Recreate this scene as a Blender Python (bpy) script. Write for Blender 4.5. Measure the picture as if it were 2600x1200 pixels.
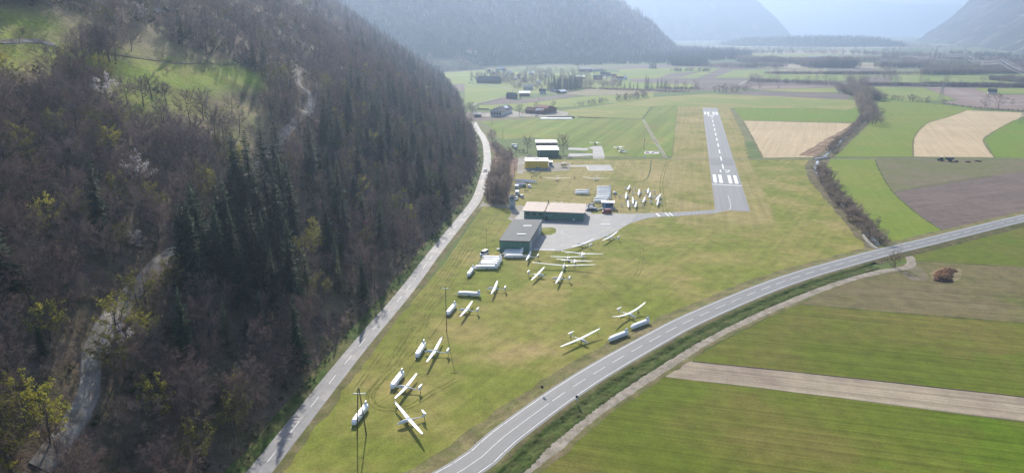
import bpy, bmesh, math, random
import numpy as np
from mathutils import Vector, Matrix

for o in list(bpy.data.objects):
    bpy.data.objects.remove(o, do_unlink=True)
scene = bpy.context.scene
COL = scene.collection
R = math.radians
random.seed(7)

# ------------------------------------------------------------------ camera, sky, sun
CAM_H = 94.0
PITCH = 16.9
FPX = 1734.0          # focal length in pixels of the 2600 px wide photograph
cd = bpy.data.cameras.new('camera')
cam = bpy.data.objects.new('camera', cd)
COL.objects.link(cam)
cam.location = (0, 0, CAM_H)
cam.rotation_euler = (R(90 - PITCH), 0, 0)
cd.sensor_width = 36.0
cd.lens = 36.0 * FPX / 2600.0
cd.clip_start = 1.0
cd.clip_end = 60000.0
scene.camera = cam

HAZE = 0.00021
SUN_EL, SUN_AZ = 30.0, -10.0      # azimuth measured from +Y, positive to the right
world = bpy.data.worlds.new("World")
scene.world = world
world.use_nodes = True
wn = world.node_tree
bg = wn.nodes['Background']
sky = wn.nodes.new('ShaderNodeTexSky')
sky.sky_type = 'NISHITA'
sky.sun_disc = False
sky.sun_elevation = R(SUN_EL)
sky.sun_rotation = R(SUN_AZ)
sky.altitude = 600
sky.dust_density = 2.0
wn.links.new(sky.outputs[0], bg.inputs[0])
bg.inputs[1].default_value = 0.125

sl = bpy.data.lights.new('sun', 'SUN')
sl.energy = 5.0
sl.angle = R(0.5)
sl.color = (1.0, 0.935, 0.83)
sun = bpy.data.objects.new('sun', sl)
COL.objects.link(sun)
sd = Vector((math.sin(R(SUN_AZ)) * math.cos(R(SUN_EL)), math.cos(R(SUN_AZ)) * math.cos(R(SUN_EL)), math.sin(R(SUN_EL))))
sun.rotation_euler = sd.to_track_quat('Z', 'Y').to_euler()
sun.location = (0, 400, 600)

vs = scene.view_settings
vs.view_transform = 'Standard'
vs.look = 'None'
vs.exposure = 0.70
vs.gamma = 1.0
scene.cycles.max_bounces = 6
scene.cycles.diffuse_bounces = 3
scene.cycles.volume_bounces = 1

# ------------------------------------------------------------------ photograph geometry -> ground points
CP, SP = math.cos(R(PITCH)), math.sin(R(PITCH))
def ray(px, py):
    u = (px - 1300.0) / FPX; v = (py - 600.0) / FPX
    return u, CP - v * SP, -(SP + v * CP)
def G(px, py, z=0.0):
    dx, dy, dz = ray(px, py)
    t = (z - CAM_H) / dz
    return Vector((dx * t, dy * t, z))
def D(px, py, z=0.0):
    return G(px * 1.00932, py * 1.00932, z)
def Zm(ox, oy, f):
    return lambda x, y, z=0.0: G(ox + x / f, oy + y / f, z)
def proj(x, y, z):
    h = z - CAM_H
    d = y * CP - h * SP
    return 1300 + FPX * x / d, 600 - FPX * (y * SP + h * CP) / d, d

# ------------------------------------------------------------------ numpy noise and terrain
def _h(ix, iy, s):
    a = np.sin(ix * 127.1 + iy * 311.7 + s * 74.7) * 43758.5453
    return a - np.floor(a)
def vn(x, y, s=0):
    ix, iy = np.floor(x), np.floor(y)
    fx, fy = x - ix, y - iy
    fx = fx * fx * (3 - 2 * fx); fy = fy * fy * (3 - 2 * fy)
    return (_h(ix, iy, s) * (1 - fx) + _h(ix + 1, iy, s) * fx) * (1 - fy) + (_h(ix, iy + 1, s) * (1 - fx) + _h(ix + 1, iy + 1, s) * fx) * fy - 0.5
def fbm(x, y, s=0, n=4):
    r, a = 0, 1.0
    for i in range(n):
        r = r + a * vn(x, y, s + i * 3); x = x * 2.03; y = y * 2.03; a *= 0.5
    return r
TOE_Y = np.array([-300, -100, 0, 129, 189, 237, 283, 337, 383, 440, 492, 530, 586, 629, 665, 700, 750, 800, 900, 1000, 1150, 1300, 1450, 1600, 1800], float)
TOE_X = np.array([-122, -94, -80, -62.5, -54.5, -46.8, -41, -33.5, -27.5, -25.6, -25, -26.5, -30, -35, -41, -45, -49, -53, -65, -79, -100, -126, -220, -340, -520], float)
def toe(y): return np.interp(y, TOE_Y, TOE_X)
def hill_h(x, y):
    x = np.asarray(x, float); y = np.asarray(y, float)
    s = toe(y) - x
    sp = np.maximum(s, 0)
    h = 0.69 * sp - 2.0 * (1 - np.exp(-sp / 4.0))
    k = np.clip(sp / 45, 0, 1)
    h = h + k * (9 * fbm(x / 130, y / 75, 1) + 2.2 * fbm(x / 25, y / 22, 9, 3))
    cap = 330 + 60 * fbm(x / 200, y / 200, 5)
    h = np.where(h > 200, 200 + (cap - 200) * (1 - np.exp(-(h - 200) / np.maximum(cap - 200, 10))), h)
    return np.where(s > 0, np.maximum(h, 0), -0.6)

def seg_inside(x, y, poly):
    """distance to the border, positive inside"""
    x = np.asarray(x, float); y = np.asarray(y, float)
    d = np.full(x.shape, 1e9); ins = np.zeros(x.shape, bool)
    n = len(poly)
    for i in range(n):
        x0, y0 = poly[i][:2]; x1, y1 = poly[(i + 1) % n][:2]
        vx, vy = x1 - x0, y1 - y0
        t = np.clip(((x - x0) * vx + (y - y0) * vy) / (vx * vx + vy * vy + 1e-9), 0, 1)
        d = np.minimum(d, np.hypot(x - x0 - t * vx, y - y0 - t * vy))
        c = (y0 > y) != (y1 > y)
        with np.errstate(divide='ignore', invalid='ignore'):
            xi = x0 + (y - y0) * vx / (vy if abs(vy) > 1e-9 else 1e-9)
        ins ^= c & (x < xi)
    return np.where(ins, d, -d)
# name, polygon, slope, cap, noise length
MOUNTS = [
    ('wooded_mountain', [(-1800, 1500), (-500, 1640), (-250, 1800), (-100, 1850), (180, 2030), (450, 2300), (690, 2900), (880, 4500), (700, 6500), (-1800, 6500)], 0.72, 520, 260, 25),
    ('far_mountain', [(300, 5300), (1500, 5900), (2543, 6385), (3300, 9000), (0, 10500), (-1800, 9000), (-1800, 6000)], 0.98, 600, 420, 60),
    ('valley_head_mountain', [(-5000, 12200), (1500, 11000), (4200, 10800), (9000, 11600), (13500, 12000), (13500, 15500), (-5000, 15500)], 0.5, 640, 1500, 140),
    ('rocky_mountain', [(3190, 5600), (2560, 3900), (1900, 2500), (1760, 1300), (1800, -600), (4200, -600), (5200, 6000), (4000, 6800)], 0.86, 560, 300, 35),
    ('wooded_hill', [(1250, 4050), (1700, 3800), (2150, 3900), (2330, 4150), (2200, 4500), (1300, 4500)], 0.3, 45, 150, 30),
    ('castle_hill', [(-330, 1560), (-150, 1600), (-60, 1700), (-90, 1850), (-300, 1900)], 0.42, 26, 60, 15),
]
def mount_h(i, x, y):
    nm, poly, sl_, cap, nl, st = MOUNTS[i]
    d = seg_inside(x, y, poly)
    d2 = d * (1 + 0.5 * fbm(x / nl, y / nl, 20 + i)) + np.clip(d / 60, 0, 1) * 0.10 * nl * fbm(x / nl * 2.3, y / nl * 2.3, 40 + i)
    h = sl_ * np.maximum(d2, 0)
    lim = cap * (0.93 + 0.25 * fbm(x / nl / 2, y / nl / 2, 60 + i))
    h = np.where(h > 0.6 * lim, 0.6 * lim + 0.4 * lim * (1 - np.exp(-(h - 0.6 * lim) / (0.4 * lim))), h)
    return np.where(d > 0, np.maximum(h, 0), -1.0)
def H(x, y):
    x = np.asarray(x, float); y = np.asarray(y, float)
    h = np.maximum(hill_h(x, y), 0)
    for i in (0, 5):
        h = np.maximum(h, mount_h(i, x, y))
    return h
def hit(px, py, tmax=3500):
    dx, dy, dz = ray(px, py)
    t = np.concatenate([np.arange(40, 700, 0.5), np.arange(700, tmax, 3.0)])
    z = CAM_H + dz * t
    b = np.nonzero(z <= np.maximum(hill_h(dx * t, dy * t), 0) if tmax < 1300 else z <= H(dx * t, dy * t))[0]
    if len(b) == 0: return None
    k = t[b[0]]
    return Vector((dx * k, dy * k, CAM_H + dz * k))
def hitD(px, py, tmax=1250): return hit(px * 1.00932, py * 1.00932, tmax)

# ------------------------------------------------------------------ mesh builder
class MB:
    def __init__(s): s.v, s.f, s.m = [], [], []
    def add(s, vs, fs, m=0):
        o = len(s.v); s.v.extend([tuple(p) for p in vs])
        for f in fs: s.f.append(tuple(i + o for i in f)); s.m.append(m)
    def box(s, c, d, m=0, rz=0.0, taper=1.0):
        x, y, z = d[0] / 2, d[1] / 2, d[2] / 2
        ps = [(-x, -y, -z), (x, -y, -z), (x, y, -z), (-x, y, -z), (-x * taper, -y * taper, z), (x * taper, -y * taper, z), (x * taper, y * taper, z), (-x * taper, y * taper, z)]
        ca, sa = math.cos(rz), math.sin(rz)
        s.add([(c[0] + p[0] * ca - p[1] * sa, c[1] + p[0] * sa + p[1] * ca, c[2] + p[2]) for p in ps],
              [(0, 3, 2, 1), (4, 5, 6, 7), (0, 1, 5, 4), (1, 2, 6, 5), (2, 3, 7, 6), (3, 0, 4, 7)], m)
    def tube(s, a, b, r0, r1=None, n=5, m=0, cap=True):
        r1 = r0 if r1 is None else r1
        a = Vector(a); b = Vector(b); d = (b - a)
        if d.length < 1e-6: return
        d.normalize()
        u = d.orthogonal().normalized(); w = d.cross(u)
        vs = []
        for p, r in ((a, r0), (b, r1)):
            for i in range(n):
                t = 2 * math.pi * i / n
                vs.append(p + (u * math.cos(t) + w * math.sin(t)) * r)
        fs = [(i, (i + 1) % n, n + (i + 1) % n, n + i) for i in range(n)]
        if cap: fs += [tuple(range(n - 1, -1, -1)), tuple(range(n, 2 * n))]
        s.add(vs, fs, m)
    def loft(s, rings, m=0, cap=True):
        n = len(rings[0]); vs = [p for r in rings for p in r]
        fs = []
        for k in range(len(rings) - 1):
            for i in range(n):
                j = (i + 1) % n
                fs.append((k * n + i, k * n + j, (k + 1) * n + j, (k + 1) * n + i))
        if cap:
            fs.append(tuple(range(n - 1, -1, -1)))
            fs.append(tuple((len(rings) - 1) * n + i for i in range(n)))
        s.add(vs, fs, m)
    def prism(s, poly, z0, z1, m=0):
        n = len(poly)
        s.add([(p[0], p[1], z0) for p in poly] + [(p[0], p[1], z1) for p in poly],
              [tuple(range(n - 1, -1, -1)), tuple(range(n, 2 * n))] + [(i, (i + 1) % n, n + (i + 1) % n, n + i) for i in range(n)], m)
    def mesh(s, name, mats, smooth=False, fix=True):
        me = bpy.data.meshes.new(name)
        me.from_pydata(s.v, [], s.f)
        for m in (mats if isinstance(mats, (list, tuple)) else [mats]): me.materials.append(m)
        me.polygons.foreach_set('material_index', s.m)
        if fix:
            bm = bmesh.new(); bm.from_mesh(me)
            bmesh.ops.recalc_face_normals(bm, faces=bm.faces)
            bm.to_mesh(me); bm.free()
        if smooth: me.polygons.foreach_set('use_smooth', [True] * len(me.polygons))
        me.update()
        return me
    def build(s, name, mats, parent=None, loc=(0, 0, 0), rz=0.0, smooth=False, fix=True):
        return put(name, s.mesh(name, mats, smooth, fix), parent, loc, rz)
def put(name, me, parent=None, loc=(0, 0, 0), rz=0.0, sc=None):
    o = bpy.data.objects.new(name, me); COL.objects.link(o)
    o.location = loc; o.rotation_euler = (0, 0, rz)
    if sc: o.scale = sc
    if parent: o.parent = parent
    return o
def tag(o, label=None, cat=None, group=None, kind=None):
    if label: o['label'] = label
    if cat: o['category'] = cat
    if group: o['group'] = group
    if kind: o['kind'] = kind
    return o
def empty(name, loc=(0, 0, 0), rz=0.0, label=None, cat=None, group=None):
    o = bpy.data.objects.new(name, None); COL.objects.link(o)
    o.location = loc; o.rotation_euler = (0, 0, rz); o.empty_display_size = 0.5
    return tag(o, label, cat, group)
def kids(o): return [c for c in KID.get(o, [])]
KID = {}
def reg(root):
    """remember a prototype's children for fast copying"""
    for o in bpy.data.objects:
        pass
    return root
def copy_tree(root, loc, rz=0.0, sc=None, label=None, group=None, rot=None):
    c = root.copy(); COL.objects.link(c)
    c.location = loc; c.rotation_euler = rot if rot else (0, 0, rz)
    if sc is not None: c.scale = (sc, sc, sc) if isinstance(sc, (int, float)) else sc
    if label: c['label'] = label
    if group: c['group'] = group
    for ch in CH[root.name]:
        d = ch.copy(); COL.objects.link(d); d.parent = c
        for g in CH.get(ch.name, ()):
            e = g.copy(); COL.objects.link(e); e.parent = d
    return c
CH = {}
def note(root):
    """list a finished prototype's parts and sub-parts once"""
    CH[root.name] = list(root.children)
    for c in root.children: CH[c.name] = list(c.children)
    return root

# ------------------------------------------------------------------ materials
def newmat(name, rough=0.8, spec=0.2):
    m = bpy.data.materials.new(name); m.use_nodes = True
    b = m.node_tree.nodes['Principled BSDF']
    b.inputs['Roughness'].default_value = rough
    b.inputs['Specular IOR Level'].default_value = spec
    return m, m.node_tree, b
def nd(nt, t, **kw):
    n = nt.nodes.new(t)
    for k, v in kw.items():
        if k in n.inputs: n.inputs[k].default_value = v
        else: setattr(n, k, v)
    return n
def coords(nt, kind='world', sc=(1, 1, 1), rz=0.0):
    if kind == 'world': src = nd(nt, 'ShaderNodeNewGeometry').outputs['Position']
    else: src = nd(nt, 'ShaderNodeTexCoord').outputs['Object']
    mp = nd(nt, 'ShaderNodeMapping', vector_type='TEXTURE')
    mp.inputs['Rotation'].default_value = (0, 0, rz)
    mp.inputs['Scale'].default_value = sc
    nt.links.new(src, mp.inputs[0])
    return mp.outputs[0]
def noise(nt, vec, scale=1.0, detail=4.0, rough=0.55):
    n = nd(nt, 'ShaderNodeTexNoise', Scale=scale, Detail=detail, Roughness=rough)
    nt.links.new(vec, n.inputs['Vector'])
    return n.outputs['Fac']
def ramp(nt, f, a, b):
    n = nd(nt, 'ShaderNodeMapRange', interpolation_type='SMOOTHSTEP')
    n.inputs[1].default_value = a; n.inputs[2].default_value = b
    nt.links.new(f, n.inputs[0])
    return n.outputs[0]
def mixc(nt, f, a, b, mode='MIX'):
    n = nd(nt, 'ShaderNodeMix', data_type='RGBA', blend_type=mode)
    for sock, v in ((n.inputs[0], f), (n.inputs[6], a), (n.inputs[7], b)):
        if isinstance(v, (int, float)): sock.default_value = v
        elif isinstance(v, tuple): sock.default_value = (*v, 1) if len(v) == 3 else v
        else: nt.links.new(v, sock)
    return n.outputs[2]
def val(nt, f, a, b):
    """maps a noise 0..1 to brightness a..b as a grey colour"""
    n = nd(nt, 'ShaderNodeMapRange'); n.inputs[1].default_value = 0.3; n.inputs[2].default_value = 0.7
    n.inputs[3].default_value = a; n.inputs[4].default_value = b
    nt.links.new(f, n.inputs[0])
    c = nd(nt, 'ShaderNodeCombineColor')
    for i in range(3): nt.links.new(n.outputs[0], c.inputs[i])
    return c.outputs[0]
def bump(nt, b, f, dist, strength=1.0):
    n = nd(nt, 'ShaderNodeBump', Distance=dist, Strength=strength)
    nt.links.new(f, n.inputs['Height']); nt.links.new(n.outputs[0], b.inputs['Normal'])
def plain(name, col, rough=0.6, spec=0.3, var=0.12, scale=1.5, metal=0.0, kind='object'):
    m, nt, b = newmat(name, rough, spec)
    v = coords(nt, kind)
    c = mixc(nt, 1.0, col, val(nt, noise(nt, v, scale, 4), 1 - var, 1 + var), 'MULTIPLY')
    nt.links.new(c, b.inputs['Base Color'])
    b.inputs['Metallic'].default_value = metal
    return m
def ground(name, c1, c2, c3=None, patch=40.0, lo=0.42, hi=0.62, dirang=0.0, stripe=0.0, sw=3.0, sl=120.0, c3lo=0.55, c3hi=0.7, fine=0.22, mow=0.0, mww=10.0, bumpd=0.0, patch3=None):
    """field or grass surface: two colours in soft patches, a third in streaks along dirang, fine grain"""
    m, nt, b = newmat(name, 0.95, 0.1)
    w = coords(nt)
    c = mixc(nt, ramp(nt, noise(nt, w, 1.0 / patch, 5, 0.62), lo, hi), c1, c2)
    st = coords(nt, 'world', (sl, sw, 1), dirang)
    if c3:
        c = mixc(nt, ramp(nt, noise(nt, coords(nt, 'world', (patch3 or patch * 1.7, patch3 or patch * 1.7, 1), 1.0), 1.0, 6, 0.65), c3lo, c3hi), c, c3)
    if stripe: c = mixc(nt, 1.0, c, val(nt, noise(nt, st, 1.0, 3, 0.6), 1 - stripe, 1 + stripe), 'MULTIPLY')
    if mow: c = mixc(nt, 1.0, c, val(nt, noise(nt, coords(nt, 'world', (900, mww, 1), dirang), 1.0, 2, 0.5), 1 - mow, 1 + mow), 'MULTIPLY')
    c = mixc(nt, 1.0, c, val(nt, noise(nt, w, 1.6, 5, 0.7), 1 - fine, 1 + fine), 'MULTIPLY')
    c = mixc(nt, 1.0, c, val(nt, noise(nt, w, 0.22, 4, 0.6), 1 - fine * 0.8, 1 + fine * 0.8), 'MULTIPLY')
    nt.links.new(c, b.inputs['Base Color'])
    if bumpd: bump(nt, b, noise(nt, st if stripe else w, 1.0, 4, 0.6), bumpd)
    return m

# ------------------------------------------------------------------ the setting: valley floor, fields, roads
def sheet(name, pts, mat, z, jit=0.0, step=9.0):
    """flat polygon; the border is broken up so that field edges are not ruler-straight"""
    P = [Vector((p[0], p[1], 0)) for p in pts]
    rnd = random.Random(len(P) * 13 + int(P[0].x * 7))
    Q = []
    for i, p in enumerate(P):
        q = P[(i + 1) % len(P)]; L = (q - p).length
        k = max(1, min(500, int(L / step))) if jit else 1
        nrm = Vector((-(q - p).y, (q - p).x, 0)).normalized()
        for j in range(k):
            Q.append(p.lerp(q, j / k) + (nrm * rnd.uniform(-jit, jit) if j else Vector()))
    bm = bmesh.new()
    f = bm.faces.new([bm.verts.new((q.x, q.y, z)) for q in Q])
    f.normal_update()
    if f.normal.z < 0: f.normal_flip()
    bmesh.ops.triangulate(bm, faces=bm.faces[:])
    me = bpy.data.meshes.new(name); bm.to_mesh(me); bm.free()
    me.materials.append(mat)
    return tag(put(name, me), kind='structure')
def smooth_line(pts, step=4.0):
    """Catmull-Rom through the points"""
    P = [Vector((p[0], p[1], 0)) for p in pts]
    P = [P[0] * 2 - P[1]] + P + [P[-1] * 2 - P[-2]]
    out = []
    for i in range(1, len(P) - 2):
        a, b, c, d = P[i - 1:i + 3]
        k = max(1, int((c - b).length / step))
        for j in range(k):
            t = j / k
            out.append(0.5 * ((2 * b) + (c - a) * t + (2 * a - 5 * b + 4 * c - d) * t * t + (3 * b - a - 3 * c + d) * t * t * t))
    out.append(P[-2])
    return out
def normals(L):
    N = []
    for i in range(len(L)):
        d = (L[min(i + 1, len(L) - 1)] - L[max(i - 1, 0)]).normalized()
        N.append(Vector((-d.y, d.x, 0)))
    return N
def ribbon(name, L, offs, mat, kind='structure', jit=0.0, zf=None, one=None):
    """offs: list of (offset to the left, height) across the line"""
    N = normals(L); mb = MB(); rnd = random.Random(3)
    n = len(offs); ends = (0, n - 1) if one is None else (one % n,)
    for p, q in zip(L, N):
        for k, (o, z) in enumerate(offs):
            oo = o + (rnd.uniform(-jit, jit) if k in ends else 0)
            r = p + q * oo
            mb.v.append((r.x, r.y, z + (zf(r.x, r.y) if zf else 0)))
    for i in range(len(L) - 1):
        for k in range(n - 1):
            mb.f.append((i * n + k, i * n + k + 1, (i + 1) * n + k + 1, (i + 1) * n + k)); mb.m.append(0)
    o = mb.build(name, mat)
    me = o.data
    ac = me.attributes.new('across', 'FLOAT', 'POINT'); ac.data.foreach_set('value', [f_[0] for _ in L for f_ in offs])
    al, d_ = [], 0.0
    for i, p in enumerate(L):
        d_ += (p - L[i - 1]).length if i else 0
        al += [d_] * n
    at = me.attributes.new('along', 'FLOAT', 'POINT'); at.data.foreach_set('value', al)
    if me.polygons[0].normal.z < 0: me.flip_normals()
    if kind: tag(o, kind=kind)
    return o
def dash(name, L, off, w, z, on, gap, mat, start=0.0):
    """broken painted line along L, all dashes in one marking sheet"""
    N = normals(L); mb = MB(); s = -start
    for i in range(len(L) - 1):
        seg = (L[i + 1] - L[i]).length; n = max(1, int(seg / 0.5))
        for j in range(n):
            if 0 <= s % (on + gap) < on and s >= 0:
                a = L[i].lerp(L[i + 1], j / n); b = L[i].lerp(L[i + 1], (j + 1) / n)
                q = N[i]
                mb.add([a + q * (off - w) + Vector((0, 0, z)), b + q * (off - w) + Vector((0, 0, z)), b + q * (off + w) + Vector((0, 0, z)), a + q * (off + w) + Vector((0, 0, z))], [(0, 1, 2, 3)])
            s += seg / n
    return tag(mb.build(name, mat, fix=True), kind='structure')

GREEN, LUSH, DRY, STRAW, TAN = (0.105, 0.135, 0.030), (0.085, 0.150, 0.026), (0.235, 0.185, 0.085), (0.47, 0.36, 0.21), (0.31, 0.26, 0.19)
BROWN, DARKB = (0.165, 0.128, 0.108), (0.115, 0.092, 0.085)
M_far = None
def far_valley():
    m, nt, b = newmat('valley_floor', 0.95, 0.1)
    vor = nd(nt, 'ShaderNodeTexVoronoi', Scale=1.0)
    nt.links.new(coords(nt, 'world', (420, 210, 1), 0.25), vor.inputs['Vector'])
    sep = nd(nt, 'ShaderNodeSeparateColor'); nt.links.new(vor.outputs['Color'], sep.inputs[0])
    c = mixc(nt, ramp(nt, sep.outputs[0], 0.45, 0.5), (0.11, 0.15, 0.045), (0.17, 0.17, 0.075))
    c = mixc(nt, ramp(nt, sep.outputs[1], 0.72, 0.74), c, (0.17, 0.13, 0.11))
    c = mixc(nt, ramp(nt, sep.outputs[2], 0.84, 0.86), c, (0.33, 0.29, 0.2))
    c = mixc(nt, 1.0, c, val(nt, noise(nt, coords(nt), 0.05, 6, 0.65), 0.8, 1.2), 'MULTIPLY')
    nt.links.new(c, b.inputs['Base Color'])
    return m
gnd = MB()
gx = [-14000, -6000, -2500, -1000, -400, 0, 400, 1000, 2500, 6000, 14000]
gy = [-2500, -600, 0, 300, 700, 1300, 2500, 5000, 9000, 15600]
for y in gy:
    for x in gx: gnd.v.append((x, y, 0.0))
for j in range(len(gy) - 1):
    for i in range(len(gx) - 1):
        k = j * len(gx) + i
        gnd.f.append((k, k + 1, k + 1 + len(gx), k + len(gx))); gnd.m.append(0)
tag(gnd.build('ground', far_valley()), kind='structure')

RW_A = (G(1817.4, 533.4) + G(1903, 535.8)) / 2
RW_B = (G(1785.6, 274) + G(1818.9, 274)) / 2
RWD = (RW_B - RW_A).normalized(); RWN = Vector((-RWD.y, RWD.x, 0)); RWL = (RW_B - RW_A).length
RW_ANG = math.atan2(RWD.y, RWD.x)

m_air = ground('airfield_grass', (0.170, 0.192, 0.032), (0.285, 0.238, 0.078), (0.34, 0.255, 0.112), patch=30, lo=0.38, hi=0.68, dirang=1.0, stripe=0.10, sw=2.2, sl=60, c3lo=0.56, c3hi=0.72, fine=0.28, patch3=70)
m_airn = ground('airfield_dry_grass', (0.290, 0.240, 0.090), (0.185, 0.190, 0.040), (0.34, 0.27, 0.12), patch=30, lo=0.42, hi=0.68, dirang=RW_ANG, stripe=0.12, sw=2.5, sl=80, fine=0.22)
m_green = ground('spring_wheat', (0.160, 0.215, 0.026), (0.19, 0.215, 0.036), (0.20, 0.19, 0.050), patch=60, dirang=1.25, stripe=0.07, sw=2.0, sl=200, fine=0.14, c3lo=0.6, c3hi=0.75)
m_lush = ground('lush_grass', (0.140, 0.215, 0.020), (0.16, 0.205, 0.028), None, patch=50, dirang=1.2, stripe=0.06, fine=0.12)
FA = -0.245        # direction of the drill rows in the fields at the lower right
m_drill = ground('drilled_field', (0.112, 0.138, 0.017), (0.150, 0.134, 0.034), (0.090, 0.150, 0.010), patch=45, lo=0.42, hi=0.68, dirang=FA, stripe=0.30, sw=0.8, sl=140, fine=0.22, patch3=55, c3lo=0.52, c3hi=0.66)
m_olive = ground('thin_crop', (0.140, 0.128, 0.050), (0.165, 0.135, 0.068), (0.120, 0.138, 0.034), patch=50, dirang=FA + 0.03, stripe=0.28, sw=0.8, sl=80, fine=0.26)
m_tilled = ground('tilled_strip', (0.33, 0.275, 0.20), (0.27, 0.215, 0.165), (0.36, 0.31, 0.22), patch=25, dirang=FA - 0.004, stripe=0.30, sw=0.9, sl=160, fine=0.16)
m_plough = ground('ploughed_field', (0.150, 0.115, 0.098), (0.175, 0.135, 0.112), None, patch=50, dirang=0.33, stripe=0.22, sw=1.6, sl=60, fine=0.2)
m_ploughfar = ground('far_ploughed_field', (0.150, 0.118, 0.105), (0.185, 0.150, 0.125), None, patch=70, dirang=0.1, stripe=0.12, sw=4, sl=300, fine=0.1)
m_straw = ground('stubble_field', (0.46, 0.355, 0.215), (0.50, 0.39, 0.24), (0.42, 0.34, 0.18), patch=60, dirang=1.15, stripe=0.10, sw=3.0, sl=120, fine=0.1)
m_stripe = ground('striped_meadow', (0.150, 0.205, 0.032), (0.19, 0.205, 0.044), (0.26, 0.22, 0.075), patch=40, dirang=1.22, stripe=0.16, sw=7, sl=200, fine=0.14, mow=0.2, mww=14, c3lo=0.60, c3hi=0.72)
m_pale = ground('pale_meadow', (0.20, 0.235, 0.052), (0.29, 0.255, 0.085), (0.235, 0.25, 0.066), patch=80, dirang=0.35, stripe=0.08, sw=6, sl=200, fine=0.12)
m_farg = ground('far_meadow', (0.18, 0.235, 0.050), (0.23, 0.25, 0.06), None, patch=120, dirang=0.2, stripe=0.08, sw=8, sl=400, fine=0.08)
m_tanf = ground('tan_field', (0.27, 0.225, 0.135), (0.22, 0.20, 0.1), None, patch=60, dirang=0.2, stripe=0.1, fine=0.1)
m_pink = ground('bare_field', (0.27, 0.20, 0.17), (0.23, 0.17, 0.14), None, patch=90, dirang=-0.5, stripe=0.12, sw=5, sl=400, fine=0.1)
m_yard = ground('gravel_yard', (0.36, 0.33, 0.28), (0.28, 0.25, 0.2), None, patch=14, fine=0.2)
m_grav = ground('gravel_track', (0.36, 0.325, 0.27), (0.27, 0.24, 0.185), None, patch=8, fine=0.22)
m_litter = ground('leaf_litter', (0.20, 0.125, 0.08), (0.15, 0.10, 0.065), (0.14, 0.14, 0.05), patch=9, fine=0.4)
m_verge = ground('road_verge', (0.060, 0.095, 0.022), (0.12, 0.12, 0.045), (0.15, 0.12, 0.06), patch=7, fine=0.4)
m_vdry = ground('dry_verge', (0.17, 0.145, 0.068), (0.125, 0.13, 0.045), (0.21, 0.165, 0.10), patch=6, fine=0.35)
m_ditch = ground('ditch_bank', (0.060, 0.088, 0.020), (0.085, 0.098, 0.030), (0.125, 0.100, 0.055), patch=5, fine=0.4, c3lo=0.60)
def asphalt(name, col, var=0.12, streak=0.0, ang=0.0, patch=None, sl=40):
    m, nt, b = newmat(name, 0.72, 0.35)
    w = coords(nt)
    c = mixc(nt, 1.0, col, val(nt, noise(nt, w, 0.35, 5, 0.65), 1 - var, 1 + var), 'MULTIPLY')
    c = mixc(nt, 1.0, c, val(nt, noise(nt, w, 4.0, 4, 0.7), 0.93, 1.07), 'MULTIPLY')
    if streak: c = mixc(nt, 1.0, c, val(nt, noise(nt, coords(nt, 'world', (sl, 0.9, 1), ang), 1.0, 3, 0.6), 1 - streak, 1 + streak), 'MULTIPLY')
    if patch: c = mixc(nt, ramp(nt, noise(nt, w, 0.12, 4, 0.6), 0.5, 0.66), c, patch)
    nt.links.new(c, b.inputs['Base Color'])
    return m
def wear(m, w, patch):
    """lane wear: long streaks that follow the road, plus rectangular repairs"""
    nt = m.node_tree; b = nt.nodes['Principled BSDF']; old = b.inputs['Base Color'].links[0].from_socket
    cx = nd(nt, 'ShaderNodeCombineXYZ'); a1 = nd(nt, 'ShaderNodeAttribute', attribute_name='across'); a2 = nd(nt, 'ShaderNodeAttribute', attribute_name='along')
    for a_, k_, i in ((a1, 1.1, 1), (a2, 0.012, 0)):
        mu = nd(nt, 'ShaderNodeMath', operation='MULTIPLY'); mu.inputs[1].default_value = k_
        nt.links.new(a_.outputs['Fac'], mu.inputs[0]); nt.links.new(mu.outputs[0], cx.inputs[i])
    c = mixc(nt, 1.0, old, val(nt, noise(nt, cx.outputs[0], 1.0, 4, 0.6), 1 - w, 1 + w), 'MULTIPLY')
    mp = nd(nt, 'ShaderNodeMapping', vector_type='POINT'); mp.inputs['Scale'].default_value = (3.5, 0.27, 1)
    nt.links.new(cx.outputs[0], mp.inputs[0])
    vo = nd(nt, 'ShaderNodeTexVoronoi', distance='CHEBYCHEV'); nt.links.new(mp.outputs[0], vo.inputs['Vector'])
    sp = nd(nt, 'ShaderNodeSeparateColor'); nt.links.new(vo.outputs['Color'], sp.inputs[0])
    c = mixc(nt, ramp(nt, sp.outputs[0], 0.86, 0.865), c, mixc(nt, 1.0, c, (patch,) * 3, 'MULTIPLY'))
    nt.links.new(c, b.inputs['Base Color'])
    return m
m_road = wear(asphalt('main_road_asphalt', (0.205, 0.203, 0.200), 0.05), 0.10, 0.93)
m_lroad = wear(asphalt('valley_road_asphalt', (0.185, 0.180, 0.182), 0.16, patch=(0.27, 0.25, 0.235)), 0.16, 0.84)  # patch tone mixes road dust with painted sun and tree-shade mottling
m_rw = asphalt('runway_asphalt', (0.215, 0.212, 0.212), 0.05, 0.16, RW_ANG, sl=160)
m_apron = asphalt('apron_asphalt', (0.255, 0.25, 0.245), 0.08, patch=(0.30, 0.285, 0.265))
m_patch = asphalt('dark_asphalt', (0.165, 0.165, 0.17), 0.05)
m_paint = plain('white_road_paint', (0.78, 0.78, 0.76), 0.7, 0.2, 0.10, 0.8, kind='world')
m_paintold = plain('worn_road_paint', (0.50, 0.49, 0.46), 0.7, 0.2, 0.2, 0.8, kind='world')
m_water = newmat('stream_water', 0.08, 0.5)[0]
m_water.node_tree.nodes['Principled BSDF'].inputs['Base Color'].default_value = (0.25, 0.29, 0.30, 1)

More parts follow.
